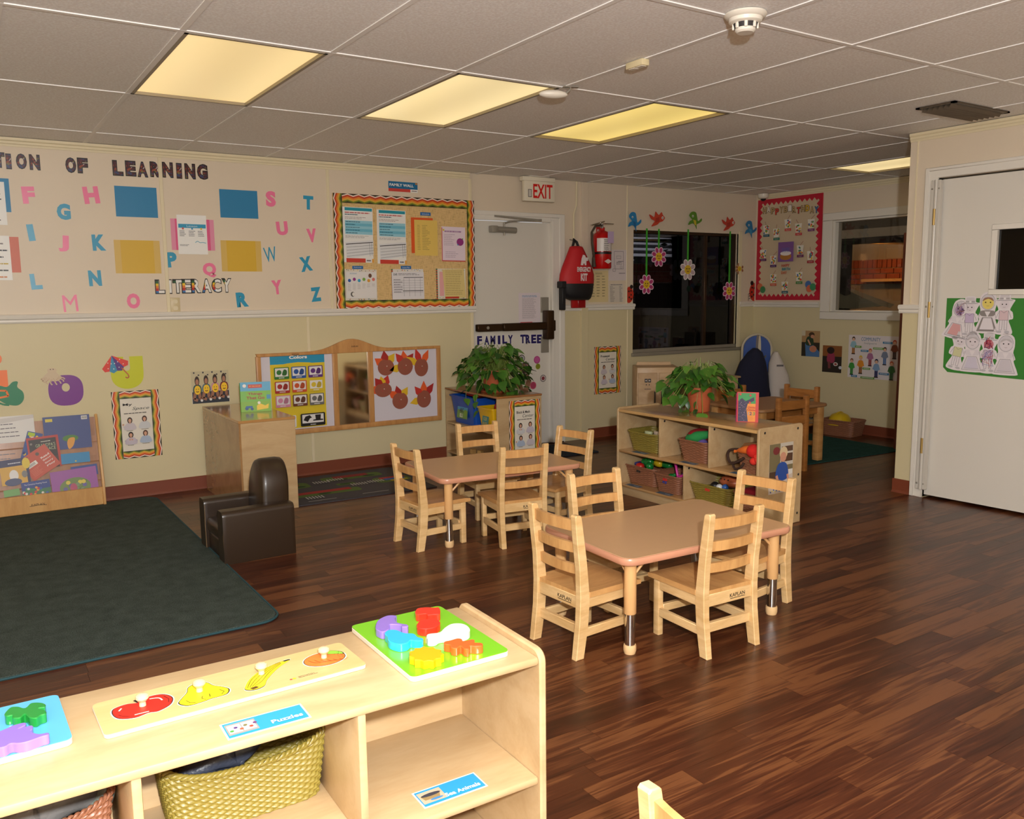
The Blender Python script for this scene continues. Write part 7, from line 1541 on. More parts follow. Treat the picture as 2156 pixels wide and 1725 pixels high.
def banana(s):
    o = spline([(-0.060, -0.052), (-0.052, -0.030), (-0.034, -0.004), (-0.006, 0.020), (0.030, 0.036), (0.062, 0.042), (0.066, 0.036), (0.036, 0.014), (0.012, -0.010), (-0.008, -0.034), (-0.022, -0.058), (-0.044, -0.064)], 5)
    s.poly([(x*1.02, z*1.03) for x, z in o], (248, 236, 214)); s.poly(o, K); s.poly([(x*0.97-0.0003, z*0.955) for x, z in o], (244, 208, 36)); s.poly([(0.050, 0.040), (0.066, 0.041), (0.066, 0.036), (0.054, 0.034)], K); s.poly([(-0.046, -0.060), (-0.032, -0.056), (-0.036, -0.048), (-0.05, -0.05)], (90, 60, 20))
    for k in range(4): a = 0.2+0.2*k; s.line(spline([(-0.058+0.024*a, -0.046), (-0.036+0.02*a, -0.010-0.008*k), (0.0+0.01*a, 0.018-0.012*k*0.5), (0.044, 0.038-0.003*k)], 4, False), 0.0012, K)
def orange(s):
    o = circ(0, 0, 0.047, 30, 0.036); s.poly([(x*1.05, z*1.06) for x, z in o], (248, 236, 214)); s.poly(o, K); s.poly([(x*0.965, z*0.96) for x, z in o], (234, 120, 50)); lf_ = spline([(0.010, 0.034), (0.030, 0.032), (0.045, 0.016), (0.046, 0.0), (0.030, 0.010), (0.014, 0.020)], 5); s.poly(lf_, K); s.poly([(0.028+(x-0.028)*0.88, 0.018+(z-0.018)*0.88) for x, z in lf_], (140, 206, 60)); s.line([(0.004, 0.036), (0.012, 0.048)], 0.004, K); s.disc(0.014, 0.050, 0.006, K, 8, 0.002, 0.4)
    for k in range(6): s.line(spline([(-0.034+0.012*k, 0.010-0.006*k), (-0.028+0.012*k, -0.006-0.005*k), (-0.016+0.012*k, -0.016-0.002*k)], 3, False), 0.0012, (150, 60, 24))
    rr = random.Random(3)
    for k in range(26): s.disc(0.026+0.016*rr.random(), -0.018+0.03*rr.random(), 0.0008, K, 5)
fruit(0.155, 0.50, apple, (0.001, 0.008), 'red apple piece'); fruit(0.365, 0.46, pear, (-0.001, 0.012), 'yellow pear piece'); fruit(0.625, 0.56, banana, (-0.008, 0.003), 'yellow banana piece'); fruit(0.875, 0.54, orange, (0.001, 0.006), 'orange piece with a green leaf')
s = Sheet(0.0003); s.disc(0, 0.003, 0.003, (214, 70, 60), 8); s.disc(0.007, 0.003, 0.004, (230, 190, 50), 8); s.lines(0.016, 0.06, -0.002, 0.008, 2, (90, 70, 50), 0.3, 0.2, 2); s.build('maker_print', t, (0.69*w, -d*0.86, th), (-PI/2, 0, 0))
# green block puzzle
M_lime = mat('lime_green_paint', (112, 180, 30), 0.25, coat=0.4)
t, w, d, th = plaque('shape_puzzle', 'lime green puzzle board with chunky raised animal shapes', (737, 1318), (925, 1275), (862, 1428), TZ, 0.013, M_lime, M_white_edge, 0.014)
w = 0.245; 
def px_shape(pts, z0, hgt, m, nm, lb, tt, bev=0.0015, nsp=4):
    """outline of the shape's top as seen in the photo, set at its true height above the board"""
    P_ = [onZ(u, v, z0+hgt) for u, v in pts]; base = tt.location; c, s_ = math.cos(tt.rotation_euler.z), math.sin(tt.rotation_euler.z)
    q_ = [((p[0]-base.x)*c+(p[1]-base.y)*s_, -(p[0]-base.x)*s_+(p[1]-base.y)*c) for p in P_]
    q_ = spline(q_, nsp) if nsp else q_
    ar = sum(q_[i][0]*q_[(i+1) % len(q_)][1]-q_[(i+1) % len(q_)][0]*q_[i][1] for i in range(len(q_)))
    if ar < 0: q_ = q_[::-1]
    o = MB().prism(q_, z0-base.z, z0-base.z+hgt, 'XY', bevel=bev).build(nm, m, tt, sharp=35); o['label'] = lb; return o
def zp(x, y): return (700+x/3.556, 1240+y/3.556)
bz2 = TZ+th; hb_ = 0.019
def gloss(n, c): return mat(n, c, 0.22, coat=0.4)
px_shape([zp(*p) for p in ((322, 290), (340, 235), (410, 200), (478, 200), (470, 215), (478, 245), (510, 258), (562, 268), (562, 282), (520, 284), (512, 270), (440, 265), (425, 275), (424, 300), (380, 322), (345, 312))], bz2, hb_, gloss('lilac_paint', (136, 108, 190)), 'lilac_piece', 'raised lilac animal piece', t)
px_shape([zp(*p) for p in ((390, 330), (420, 308), (480, 308), (540, 330), (610, 335), (640, 360), (678, 370), (670, 388), (620, 388), (585, 385), (560, 405), (500, 415), (440, 400), (415, 380), (410, 355))], bz2, hb_, gloss('sky_blue_paint', (40, 172, 212)), 'blue_piece', 'raised sky blue animal piece', t)
px_shape([zp(*p) for p in ((620, 165), (640, 145), (700, 138), (760, 140), (800, 140), (804, 185), (750, 192), (712, 196), (700, 185), (640, 192), (622, 182))], bz2, hb_, gloss('red_paint', (230, 44, 28)), 'red_piece', 'raised red animal piece at the far corner', t)
px_shape([zp(*p) for p in ((632, 265), (660, 235), (720, 225), (775, 225), (806, 245), (800, 265), (760, 290), (690, 300), (640, 290))], bz2, hb_, gloss('red_paint', (230, 44, 28)), 'red_piece', 'raised rounded red piece', t)
px_shape([zp(*p) for p in ((705, 345), (730, 335), (800, 325), (840, 290), (890, 262), (960, 258), (1010, 275), (1030, 305), (1000, 330), (930, 345), (860, 345), (800, 352), (770, 370), (715, 372))], bz2, hb_, gloss('white_paint', (214, 212, 204)), 'white_piece', 'raised white bird-like piece', t)
px_shape([zp(*p) for p in ((835, 395), (880, 385), (935, 370), (970, 375), (980, 390), (1040, 378), (1065, 382), (1060, 400), (1120, 405), (1120, 425), (1070, 430), (1030, 428), (1020, 450), (985, 448), (960, 428), (930, 445), (890, 440), (880, 420), (840, 412))], bz2, hb_, gloss('orange_paint', (226, 92, 36)), 'orange_piece', 'raised orange spiky animal piece', t)
star = []
for k in range(22):
    a = 2*PI*k/22; rr = 1.0 if k % 2 == 0 else 0.84; star.append(zp(702+132*rr*math.cos(a), 487+58*rr*math.sin(a)))
px_shape(star, bz2, hb_, gloss('yellow_paint', (216, 164, 10)), 'yellow_piece', 'raised yellow zigzag edged piece', t, 0.001, 0)
# blue block puzzle
M_sky = mat('light_blue_paint', (88, 172, 214), 0.25, coat=0.4)
t, w, d, th = plaque('shape_puzzle', 'light blue puzzle board with raised green and lilac shapes, cropped at the left edge', (-95, 1513), (122, 1461), (-60, 1612), TZ, 0.013, M_sky, M_white_edge, 0.014)
def zq(x, y): return (x/5.133, 1400+y/5.133)
px_shape([zq(*p) for p in ((48, 525), (110, 460), (200, 450), (270, 465), (330, 415), (420, 405), (488, 420), (485, 455), (420, 468), (490, 490), (498, 525), (440, 545), (390, 575), (320, 570), (270, 530), (220, 570), (140, 575), (130, 545), (70, 555))], bz2, hb_, gloss('green_paint', (30, 130, 52)), 'green_piece', 'raised green turtle-like piece', t)
px_shape([zq(*p) for p in ((-180, 800), (-60, 740), (60, 690), (150, 650), (270, 622), (272, 650), (200, 690), (345, 652), (350, 690), (330, 715), (420, 745), (520, 730), (522, 755), (440, 780), (300, 830), (200, 850), (120, 850), (40, 890), (-80, 900), (-160, 860))], bz2, hb_, gloss('lilac_paint', (136, 108, 190)), 'lilac_piece', 'raised lilac winged piece', t)
# ================================================================== CONTENTS OF THE MIDDLE SHELF
def on_front(u, v, dx=0.0): q_ = onX(u, v, 3.852+dx); return loc_of(MS, q_)[0]
rzM = MS.rotation_euler.z
def mbask(label, u0, u1, z, hgt, depth, m, tagc=None, dy=0.0, rows=16, lip=0.0, vv=950):
    xa, xb = on_front(u0, vv, 0.05), on_front(u1, vv, 0.05); wd = xb-xa
    return basket('wicker_basket', label, place(MS, (xa+xb)/2, -0.01+dy, z+0.0006), rzM, wd, depth, hgt, m, rows, 28, 0.80, 'baskets in the middle shelf unit', lip, 0, tagc), (xa+xb)/2, wd
z1, z2 = MSZ, 0.076
B1, x1, w1 = mbask('olive wicker basket alone in the upper left compartment of the basket shelf', 1318, 1384, z1, 0.125, 0.27, M_olive, lip=0.008)
B2, x2, w2 = mbask('brown wicker basket holding a red and green plush toy', 1422, 1484, z1, 0.135, 0.27, M_brownw)
B3, x3, w3 = mbask('brown wicker basket holding plush fruit and a tote', 1543, 1598, z1, 0.135, 0.27, M_brownw)
B4, x4, w4 = mbask('brown wicker basket with plastic vegetables on the bottom shelf', 1309, 1375, z2, 0.125, 0.28, M_brownw, ((30, 26, 28),), 0.02)
B5, x5, w5 = mbask('small brown wicker basket with magenta toys and a red and blue tag', 1377, 1431, z2, 0.12, 0.24, M_brownw, ((196, 40, 40), (50, 60, 150)), -0.03)
B6, x6, w6 = mbask('olive wicker basket with a red tag on the bottom shelf of the unit', 1446, 1535, z2, 0.115, 0.28, M_olive, ((196, 50, 40),))
B7, x7, w7 = mbask('dark brown wicker basket with red cloth, partly behind a chair', 1537, 1590, z2, 0.115, 0.26, M_brownw)
def item(name, label, mb, m, lx, ly, z, cat='toy', rz=0, grp='toys in the middle shelf baskets'):
    o = mb.build(name, m, None, place(MS, lx, ly, z), (0, 0, rzM+rz), sharp=60); return tag(o, label, cat, grp)
P_red = mat('plush_red', (160, 20, 30), 0.9, bump=0.3); P_green = mat('plush_green', (40, 140, 70), 0.9, bump=0.3); P_purple = mat('plush_purple', (96, 78, 150), 0.9, bump=0.3); P_brown = mat('brown_felt', (120, 78, 40), 0.9); P_dk = mat('dark_brown_strap', (62, 38, 26), 0.8)
s_g = mat('gloss_green_toy', (24, 120, 50), 0.25); s_y = mat('gloss_yellow_toy', (216, 180, 30), 0.25); s_r = mat('gloss_red_toy', (190, 36, 28), 0.3)
# upper left: blocks
for k, (dx, c, nm) in enumerate(((-0.02, (190, 196, 150), 'pale green'), (0.03, (220, 196, 170), 'pale pink'), (0.06, (170, 130, 90), 'tan'))):
    MBk = MB().bbox(-0.03, 0.03, -0.012, 0.012, 0, 0.03, 0.004, 1); item('toy_block', '%s toy block on top of the upper left basket' % nm, MBk, mat('block_%d' % k, c, 0.5), x1+dx, -0.06+0.04*k, z1+0.105)
item('plush_hat', 'dark red plush hat on the middle upper basket', MB().ball((0, 0, 0), (0.085, 0.09, 0.045), 20, 10), P_red, x2-0.012, -0.04, z1+0.165, 'plush')
item('plush_pea_pod', 'green plush pod on the middle upper basket', MB().tube([(-0.09, -0.07, 0.0), (-0.05, -0.105, -0.002), (0.02, -0.10, 0.022), (0.09, -0.06, 0.045)], [0.02, 0.032, 0.036, 0.02], 12).ball((-0.05, -0.06, -0.005), (0.05, 0.05, 0.03), 14, 8), P_green, x2, 0.0, z1+0.145, 'plush')
item('plush_grapes', 'purple plush ball on the middle upper basket', MB().ball((0, 0, 0), (0.035, 0.03, 0.025), 14, 8), P_purple, x2+0.05, -0.09, z1+0.13, 'plush')
s = Sheet(0.0003); s.text('Sc', 0, 0, 0.03, (226, 216, 214), w=0.04, bold=0.03); o = s.build('printed_letters', None, place(MS, x2+0.0, -0.115, z1+0.165), (-0.5, 0, rzM)); 
bpy.data.objects.remove(o)
item('tote_bag', 'brown felt tote with dark straps drooping from the upper right basket', MB().add([(-0.10, -0.13, 0.12), (-0.02, -0.15, 0.19), (0.06, -0.13, 0.20), (0.10, 0.02, 0.19), (0.0, 0.10, 0.18), (-0.10, 0.05, 0.13), (0.02, -0.145, 0.10), (0.10, -0.12, 0.12)], [(0, 6, 1), (1, 6, 7, 2), (2, 7, 3), (1, 2, 3, 4), (0, 1, 4, 5)]), P_brown, x3, 0, z1, 'bag')
st = MB().tube(spline([(-0.07, -0.135, 0.14), (-0.12, -0.155, 0.13), (-0.13, -0.16, 0.09), (-0.10, -0.165, 0.055), (-0.05, -0.165, 0.07), (0.0, -0.165, 0.10)], 4, False), 0.009, 6).tube(spline([(-0.10, -0.15, 0.06), (-0.07, -0.165, 0.025), (-0.02, -0.17, 0.04), (0.0, -0.165, 0.07)], 4, False), 0.008, 6)
item('tote_strap', 'dark brown looped strap hanging over the upper right basket', st, P_dk, x3-0.01, 0, z1, 'strap')
item('plush_carrot', 'orange plush carrot on the upper right basket', MB().tube([(-0.075, -0.155, 0.135), (-0.055, -0.16, 0.14), (0.0, -0.16, 0.152), (0.03, -0.155, 0.155)], [0.006, 0.014, 0.026, 0.026], 12).tube([(-0.095, -0.155, 0.128), (-0.072, -0.155, 0.135)], [0.010, 0.005], 8), mat('plush_orange', (226, 110, 30), 0.9), x3+0.005, 0.0, z1, 'plush')
item('plush_tomato', 'round red plush tomato on the upper right basket', MB().ball((0, 0, 0), (0.042, 0.042, 0.042), 18, 12), mat('plush_tomato', (206, 28, 20), 0.9, bump=0.2), x3+0.052, -0.155, z1+0.15, 'plush')
item('plush_ribbon', 'small red plush bow at the lip of the upper right basket', MB().ball((0, 0, 0), (0.026, 0.02, 0.022), 12, 8).ball((0.03, 0, 0.014), (0.02, 0.02, 0.022), 12, 8).ball((0.02, 0, 0.03), (0.016, 0.016, 0.016), 10, 7), mat('plush_scarlet', (220, 50, 36), 0.9), x3+0.066, -0.17, z1+0.092, 'plush')
# lower left vegetables
item('toy_caterpillar', 'shiny green bead toy in the lower left basket', MB().ball((-0.06, 0, 0.0), (0.03, 0.03, 0.03)).ball((-0.035, 0.0, 0.006), (0.03, 0.03, 0.032)).ball((0.0, -0.005, 0.012), (0.026, 0.028, 0.034)).ball((0.02, -0.03, -0.012), (0.028, 0.03, 0.03)), s_g, x4+0.01, -0.02, z2+0.14)
item('toy_egg', 'shiny yellow toy between green ones in the lower left basket', MB().tube([(-0.035, 0, 0), (-0.02, 0, 0), (0, 0, 0), (0.02, 0, 0), (0.035, 0, 0)], [0.018, 0.027, 0.029, 0.027, 0.018], 14), s_y, x4+0.055, 0.01, z2+0.148)
item('toy_cucumber', 'shiny green cylinder toy at the right of the lower left basket', MB().tube([(-0.05, 0, 0), (-0.04, 0, 0), (0.04, 0, 0), (0.05, 0, 0)], [0.014, 0.024, 0.024, 0.014], 14), s_g, x4+0.11, 0.03, z2+0.142)
item('toy_tomato', 'shiny red toy at the front of the lower left basket', MB().ball((0, 0, 0), (0.034, 0.03, 0.024)), s_r, x4-0.03, -0.085, z2+0.125)
item('toy_eggplant', 'dark blue toy at the left of the lower left basket', MB().tube([(-0.04, 0, 0), (0, 0, 0.004), (0.04, 0, 0)], [0.012, 0.02, 0.012], 10), mat('blue_toy', (50, 54, 130), 0.3), x4-0.075, -0.05, z2+0.125)
item('toy_giraffe', 'magenta toy with a long neck in the small brown basket', MB().tube([(0, 0, 0), (-0.01, 0, 0.03), (-0.022, 0, 0.075), (-0.03, 0, 0.085)], [0.01, 0.009, 0.009, 0.006], 8).tube([(0, 0, 0), (0.03, 0, 0.006), (0.06, 0, 0.02)], [0.012, 0.016, 0.012], 8).ball((-0.024, 0, 0.085), (0.012, 0.009, 0.009), 8, 6), mat('magenta_toy', (214, 50, 150), 0.35), x5+0.03, -0.07, z2+0.105)
item('toy_leaf', 'small green toy in the small brown basket', MB().ball((0, 0, 0), (0.028, 0.02, 0.014)).ball((0.02, 0, 0.008), (0.014, 0.012, 0.012)), s_g, x5-0.015, -0.08, z2+0.108)
item('toy_ring', 'navy toy at the right of the small brown basket', MB().ball((0, 0, 0), (0.018, 0.016, 0.018)), MATS['blue_toy'], x5+0.075, -0.06, z2+0.125)
pt = item('toy_shell', 'terracotta oval toy with dark dots in the lower olive basket', MB().ball((0, 0, 0), (0.085, 0.06, 0.040), 24, 12), mat('terracotta_toy', (196, 104, 66), 0.35), x6+0.035, 0.03, z2+0.125)
for k in range(3): MB().ball((0, 0, 0), 0.005, 8, 6).build('dot', M_black, pt, (-0.04+0.03*k, -0.052, 0.02))
item('toy_ball', 'black toy ball in the lower olive basket', MB().ball((0, 0, 0), 0.03), M_black, x6-0.01, -0.07, z2+0.102)
item('toy_ball', 'white toy ball in the lower olive basket', MB().ball((0, 0, 0), 0.022), mat('white_toy', (220, 220, 220), 0.3), x6+0.04, -0.085, z2+0.105)
item('toy_ball', 'blue toy ball in the lower olive basket', MB().ball((0, 0, 0), 0.022), mat('bright_blue_toy', (50, 100, 180), 0.3), x6+0.075, -0.07, z2+0.108)
item('folded_cloth', 'red folded cloth in the dark basket behind the chair', MB().bbox(-0.06, 0.06, -0.08, 0.08, 0, 0.05, 0.02, 3), mat('red_cloth', (170, 30, 50), 0.9), x7, -0.02, z2+0.085)
item('toy_truck', 'black and yellow toy at the right of the bottom shelf', MB().bbox(-0.018, 0.018, -0.03, 0.03, 0, 0.1, 0.006, 2), M_black, on_front(1596, 1000, 0.05)+0.01, -0.10, z2+0.0005)
# label cards under the baskets
for k, (u, v, z) in enumerate(((1345, 955, z1), (1450, 975, z1), (1548, 990, z1), (1322, 1040, z2), (1400, 1052, z2))):
    s = Sheet(0.0006); s.sheet(0.13, 0.05, (90, 110, 126)); s.rect(0.004, 0.126, 0.004, 0.046, (66, 96, 120)); s.lines(0.07, 0.12, 0.015, 0.03, 1, (190, 196, 200), 0.6, 0.2, k)
    q_ = place(MS, [x1-0.05, x2-0.06, x3-0.1, x4-0.07, x5-0.06][k], -0.19, z+0.0003); o = s.build('shelf_label', None, q_, (-PI/2, 0, rzM))
    tag(o, 'blue grey shelf label under the ' + ['upper left', 'upper middle', 'upper right', 'lower left', 'small lower'][k]+' basket', 'label', 'labels on the middle shelf unit')
# photo on the end of the unit (local +x end)
def boy(s, w, h):
    s.rect(0, w, h*0.45, h, (120, 108, 76)); s.rect(w*0.45, w, h*0.55, h, (196, 188, 176)); s.rect(w*0.5, w*0.98, h*0.62, h*0.78, (84, 54, 36)); s.rect(w*0.5, w*0.98, h*0.82, h*0.93, (90, 60, 42)); s.poly([(0, 0), (w, 0), (w, h*0.36), (w*0.3, h*0.26), (0, h*0.16)], (206, 190, 176)); s.rect(0, w*0.3, h*0.2, h*0.45, (80, 56, 38))
    s.disc(w*0.28, h*0.86, w*0.14, (120, 40, 44), 12, h*0.08); s.poly(spline([(w*0.26, h*0.32), (w*0.34, h*0.56), (w*0.55, h*0.62), (w*0.74, h*0.55), (w*0.80, h*0.30), (w*0.5, h*0.24)], 4), (36, 76, 156)); s.disc(w*0.58, h*0.80, w*0.17, (214, 190, 150), 16, h*0.13); s.disc(w*0.57, h*0.72, w*0.13, (206, 146, 120), 14, h*0.10); s.line([(w*0.30, h*0.36), (w*0.38, h*0.22), (w*0.5, h*0.12)], w*0.09, (206, 146, 120)); s.line([(w*0.76, h*0.36), (w*0.8, h*0.26)], w*0.08, (206, 146, 120))
    for k in range(9): s.rect(w*(0.05+0.06*k), w*(0.09+0.06*k), h*(0.03+0.02*(k % 3)), h*(0.06+0.02*(k % 3)), ((50, 90, 160), (220, 200, 70))[k % 2])
s = Sheet(0.0006); s.sheet(0.215, 0.30, (222, 216, 210)); boy(s, 0.215, 0.30)
A_ = place(MS, mh+0.0006, -0.105, 0.21); o = s.build('shelf_photo', None, A_, (0, 0, rzM+PI/2)); tag(o, 'photo of a blond child in a blue shirt on the end of the basket shelf', 'photo')
# ================================================================== PLANTS
M_leafs = [mat('pothos_leaf_a', (58, 104, 30), 0.35), mat('pothos_leaf_b', (84, 128, 44), 0.35), mat('pothos_leaf_c', (40, 80, 26), 0.35)]
def leaf_mesh(m, L=0.075):
    v = []; f = []; prof = [(0.0, 0.0), (0.10, 0.30), (0.28, 0.42), (0.50, 0.38), (0.75, 0.22), (1.0, 0.0)]
    for (x, wd) in prof:
        z = -0.25*x*x*L
        v += [(x*L, -wd*L, z+wd*L*0.25), (x*L, 0, z), (x*L, wd*L, z+wd*L*0.25)]
    for i in range(len(prof)-1):
        a = i*3; f += [(a, a+3, a+4, a+1), (a+1, a+4, a+5, a+2)]
    me = MB().add(v, f).mesh('leaf', 60); me.materials.append(m); return me
LEAF = [leaf_mesh(m) for m in M_leafs]
def plant(t, rim_z, rim_r, n, spread, up, droop, seed, minz, lead=(), skirt=0):
    rn = random.Random(seed); st = MB()
    for k in range(n):
        a = 2*PI*rn.random(); tier = rn.random()
        r0 = rim_r*0.5*rn.random(); rr = spread*(0.35+0.65*rn.random()); h = up*(1-0.75*(rr/spread)**1.6)*rn.uniform(0.75, 1.15)-droop*max(0, rr/spread-0.45)*rn.random()
        p0 = Vector((r0*math.cos(a), r0*math.sin(a), rim_z-0.01)); p2 = Vector((rr*math.cos(a), rr*math.sin(a), max(minz, rim_z+h)))
        p1 = (p0+p2)/2+Vector((0, 0, 0.05+0.08*rn.random())); st.tube([p0, p1, p2], 0.0022, 4, cap=False)
        o = link('leaf', LEAF[rn.choice((0, 0, 1, 2))], None, t, p2); sc = rn.uniform(0.75, 1.35)
        o.scale = (sc, sc, sc); o.rotation_euler = (rn.uniform(-0.5, 0.5), rn.uniform(-0.1, 0.9), a+rn.uniform(-0.9, 0.9))
    for k in range(skirt):
        a = 2*PI*rn.random(); p = Vector((rim_r*rn.uniform(1.15, 2.1)*math.cos(a), rim_r*rn.uniform(1.15, 2.1)*math.sin(a), rim_z*rn.uniform(0.12, 1.15))); o = link('leaf', LEAF[rn.choice((0, 1, 2))], None, t, p); sc = rn.uniform(0.8, 1.25)
        o.scale = (sc, sc, sc); o.rotation_euler = (rn.uniform(-0.4, 0.4), rn.uniform(0.4, 1.2), a+rn.uniform(-0.8, 0.8))
    for pts in lead:
        pts = [Vector(p) for p in pts]; st.tube(spline([tuple(p) for p in pts], 4, False), 0.002, 4, cap=False)
        for p in pts[1:]:
            o = link('leaf', LEAF[rn.choice((0, 1, 2))], None, t, p); sc = rn.uniform(0.7, 1.0); o.scale = (sc, sc, sc); o.rotation_euler = (rn.uniform(-0.4, 0.4), rn.uniform(0.5, 1.2), rn.uniform(0, 6.3))
    st.build('stems', mat('plant_stem', (120, 140, 60), 0.5), t)
M_terra = mat('terracotta_pot', (190, 96, 58), 0.55, var=0.06)
q = onZ(1465, 868, 0.602)
PL = thing('potted_plant', 'leafy green pothos in a terracotta pot on the basket shelf', 'plant', (q[0]+0.04, q[1]+0.01, 0.6025))
MB().lathe([(0, 0), (0.062, 0), (0.068, 0.006), (0.076, 0.10), (0.078, 0.108), (0.080, 0.112), (0.083, 0.165), (0.078, 0.168), (0.074, 0.165), (0.073, 0.145), (0, 0.145)], 28).build('pot', M_terra, PL)
MB().lathe([(0, 0.15), (0.074, 0.15)], 20).build('soil', mat('potting_soil', (50, 36, 26), 0.95), PL)
plant(PL, 0.165, 0.07, 115, 0.25, 0.18, 0.42, 21, 0.02, [[(-0.06, -0.05, 0.16), (-0.085, -0.06, 0.08), (-0.09, -0.07, 0.03), (-0.10, -0.02, 0.0)], [(0.0, -0.07, 0.16), (-0.07, 0.03, 0.07), (-0.10, 0.03, 0.012)]], 14)
q = onZ(1040, 822, 0.614)
PL2 = thing('potted_plant', 'bushy green pothos trailing over the bin shelf by the exit door', 'plant', (3.70, 5.95, 0.6145))
MB().lathe([(0, 0), (0.075, 0), (0.085, 0.006), (0.10, 0.15), (0.105, 0.155), (0.105, 0.175), (0.098, 0.175), (0.096, 0.15), (0, 0.15)], 28).build('pot', M_terra, PL2)
MB().lathe([(0, 0), (0.12, 0), (0.13, 0.012), (0.126, 0.014), (0.11, 0.004), (0, 0.003)], 28).build('saucer', M_terra, PL2)
MB().lathe([(0, 0.155), (0.097, 0.155)], 20).build('soil', MATS['potting_soil'], PL2)
plant(PL2, 0.175, 0.09, 150, 0.29, 0.22, 0.62, 33, 0.02, [[(-0.10, -0.05, 0.16), (-0.19, -0.10, 0.08), (-0.24, -0.12, 0.0), (-0.245, -0.12, -0.06), (-0.24, -0.14, -0.13)], [(-0.10, 0.05, 0.15), (-0.22, 0.06, 0.05), (-0.24, 0.06, -0.05)]], 70)
# ================================================================== BINS ON THE BLOCK SHELF
def bin_(name, label, loc, rz, w, d, h, m, sticker):
    t = thing(name, label, 'bin', loc, rz, 'plastic bins on the block shelf')
    pts = rrect(1, 1, 0.08, 3); v = []; f = []; n = len(pts)
    for (sc, z) in ((0.84, 0.0), (1.0, h-0.014), (1.0, h-0.012), (1.07, h-0.012), (1.07, h), (1.0, h), (0.97, h-0.012), (0.82, 0.006)):
        v += [(p[0]*w*sc, p[1]*d*sc, z) for p in pts]
    for k in range(7):
        for i in range(n): j = (i+1) % n; f.append((k*n+i, k*n+j, (k+1)*n+j, (k+1)*n+i))
    f += [tuple(range(n))[::-1], tuple(range(7*n, 8*n))]
    MB().add(v, f).build('tub', m, t, sharp=35)
    s = Sheet(0.0005); sticker(s); o = s.build('sticker', t, (0, -d*0.475-0.003, h*0.42), (-math.atan(0.08*d/h), 0, 0)); return t
def stk1(s): s.rect(-0.09, 0.09, -0.05, 0.06, (110, 150, 70)); s.rect(-0.085, 0.085, 0.02, 0.055, (70, 150, 190)); s.text('ABC', -0.05, -0.0, 0.035, (40, 36, 40), w=0.07, bold=0.02); s.text('ELI', -0.04, -0.04, 0.03, (226, 224, 216), w=0.05, bold=0.02); s.disc(0.055, 0.0, 0.022, (120, 160, 40), 12, 0.03)
def stk2(s): s.rect(-0.05, 0.05, -0.055, 0.055, (60, 130, 130)); s.text('123', -0.03, 0.0, 0.025, (210, 190, 90), w=0.05, bold=0.02); s.text('BUGS', -0.035, -0.035, 0.022, (206, 170, 70), w=0.065, bold=0.02)
rzB = BS.rotation_euler.z-PI/2
bin_('toy_bin', 'large blue plastic bin with a picture sticker in the block shelf', place(BS, -0.025, 0.17, BSZ+0.0006), rzB, 0.42, 0.33, 0.235, mat('blue_bin_plastic', (20, 76, 170), 0.3), stk1)
bin_('toy_bin', 'yellow plastic bin with a teal sticker in the block shelf', place(BS, -0.05, -0.21, BSZ+0.0006), rzB, 0.24, 0.27, 0.18, mat('yellow_bin_plastic', (226, 178, 12), 0.35), stk2)
o = MB().ball((0, 0, 0), 0.05).build('red_ball', mat('red_toy_ball', (190, 26, 24), 0.35), None, place(BS, -0.06, -0.24, BSZ+0.175)); tag(o, 'red toy ball on top of the yellow bin', 'toy')
o = MB().bbox(-0.05, 0.05, -0.1, 0.1, 0, 0.03, 0.008, 2).build('red_block_board', mat('red_toy_board', (180, 40, 36), 0.4), None, place(BS, -0.08, 0.10, BSZ+0.2365)); tag(o, 'red toy piece showing above the blue bin', 'toy')
for k in range(2):
    o = MB().bbox(-0.02, 0.02, -0.02, 0.02, 0, 0.04, 0.003, 1).build('wood_block', mat('wood_block_tan', (206, 170, 110), 0.5), None, place(BS, -0.1+0.02*(k % 2), 0.15-0.09*k, 0.0685), (0, 0, 0.4*k)); tag(o, 'small tan wooden block inside the block shelf, %s the wall' % ('nearer', 'farther from')[k], 'block')
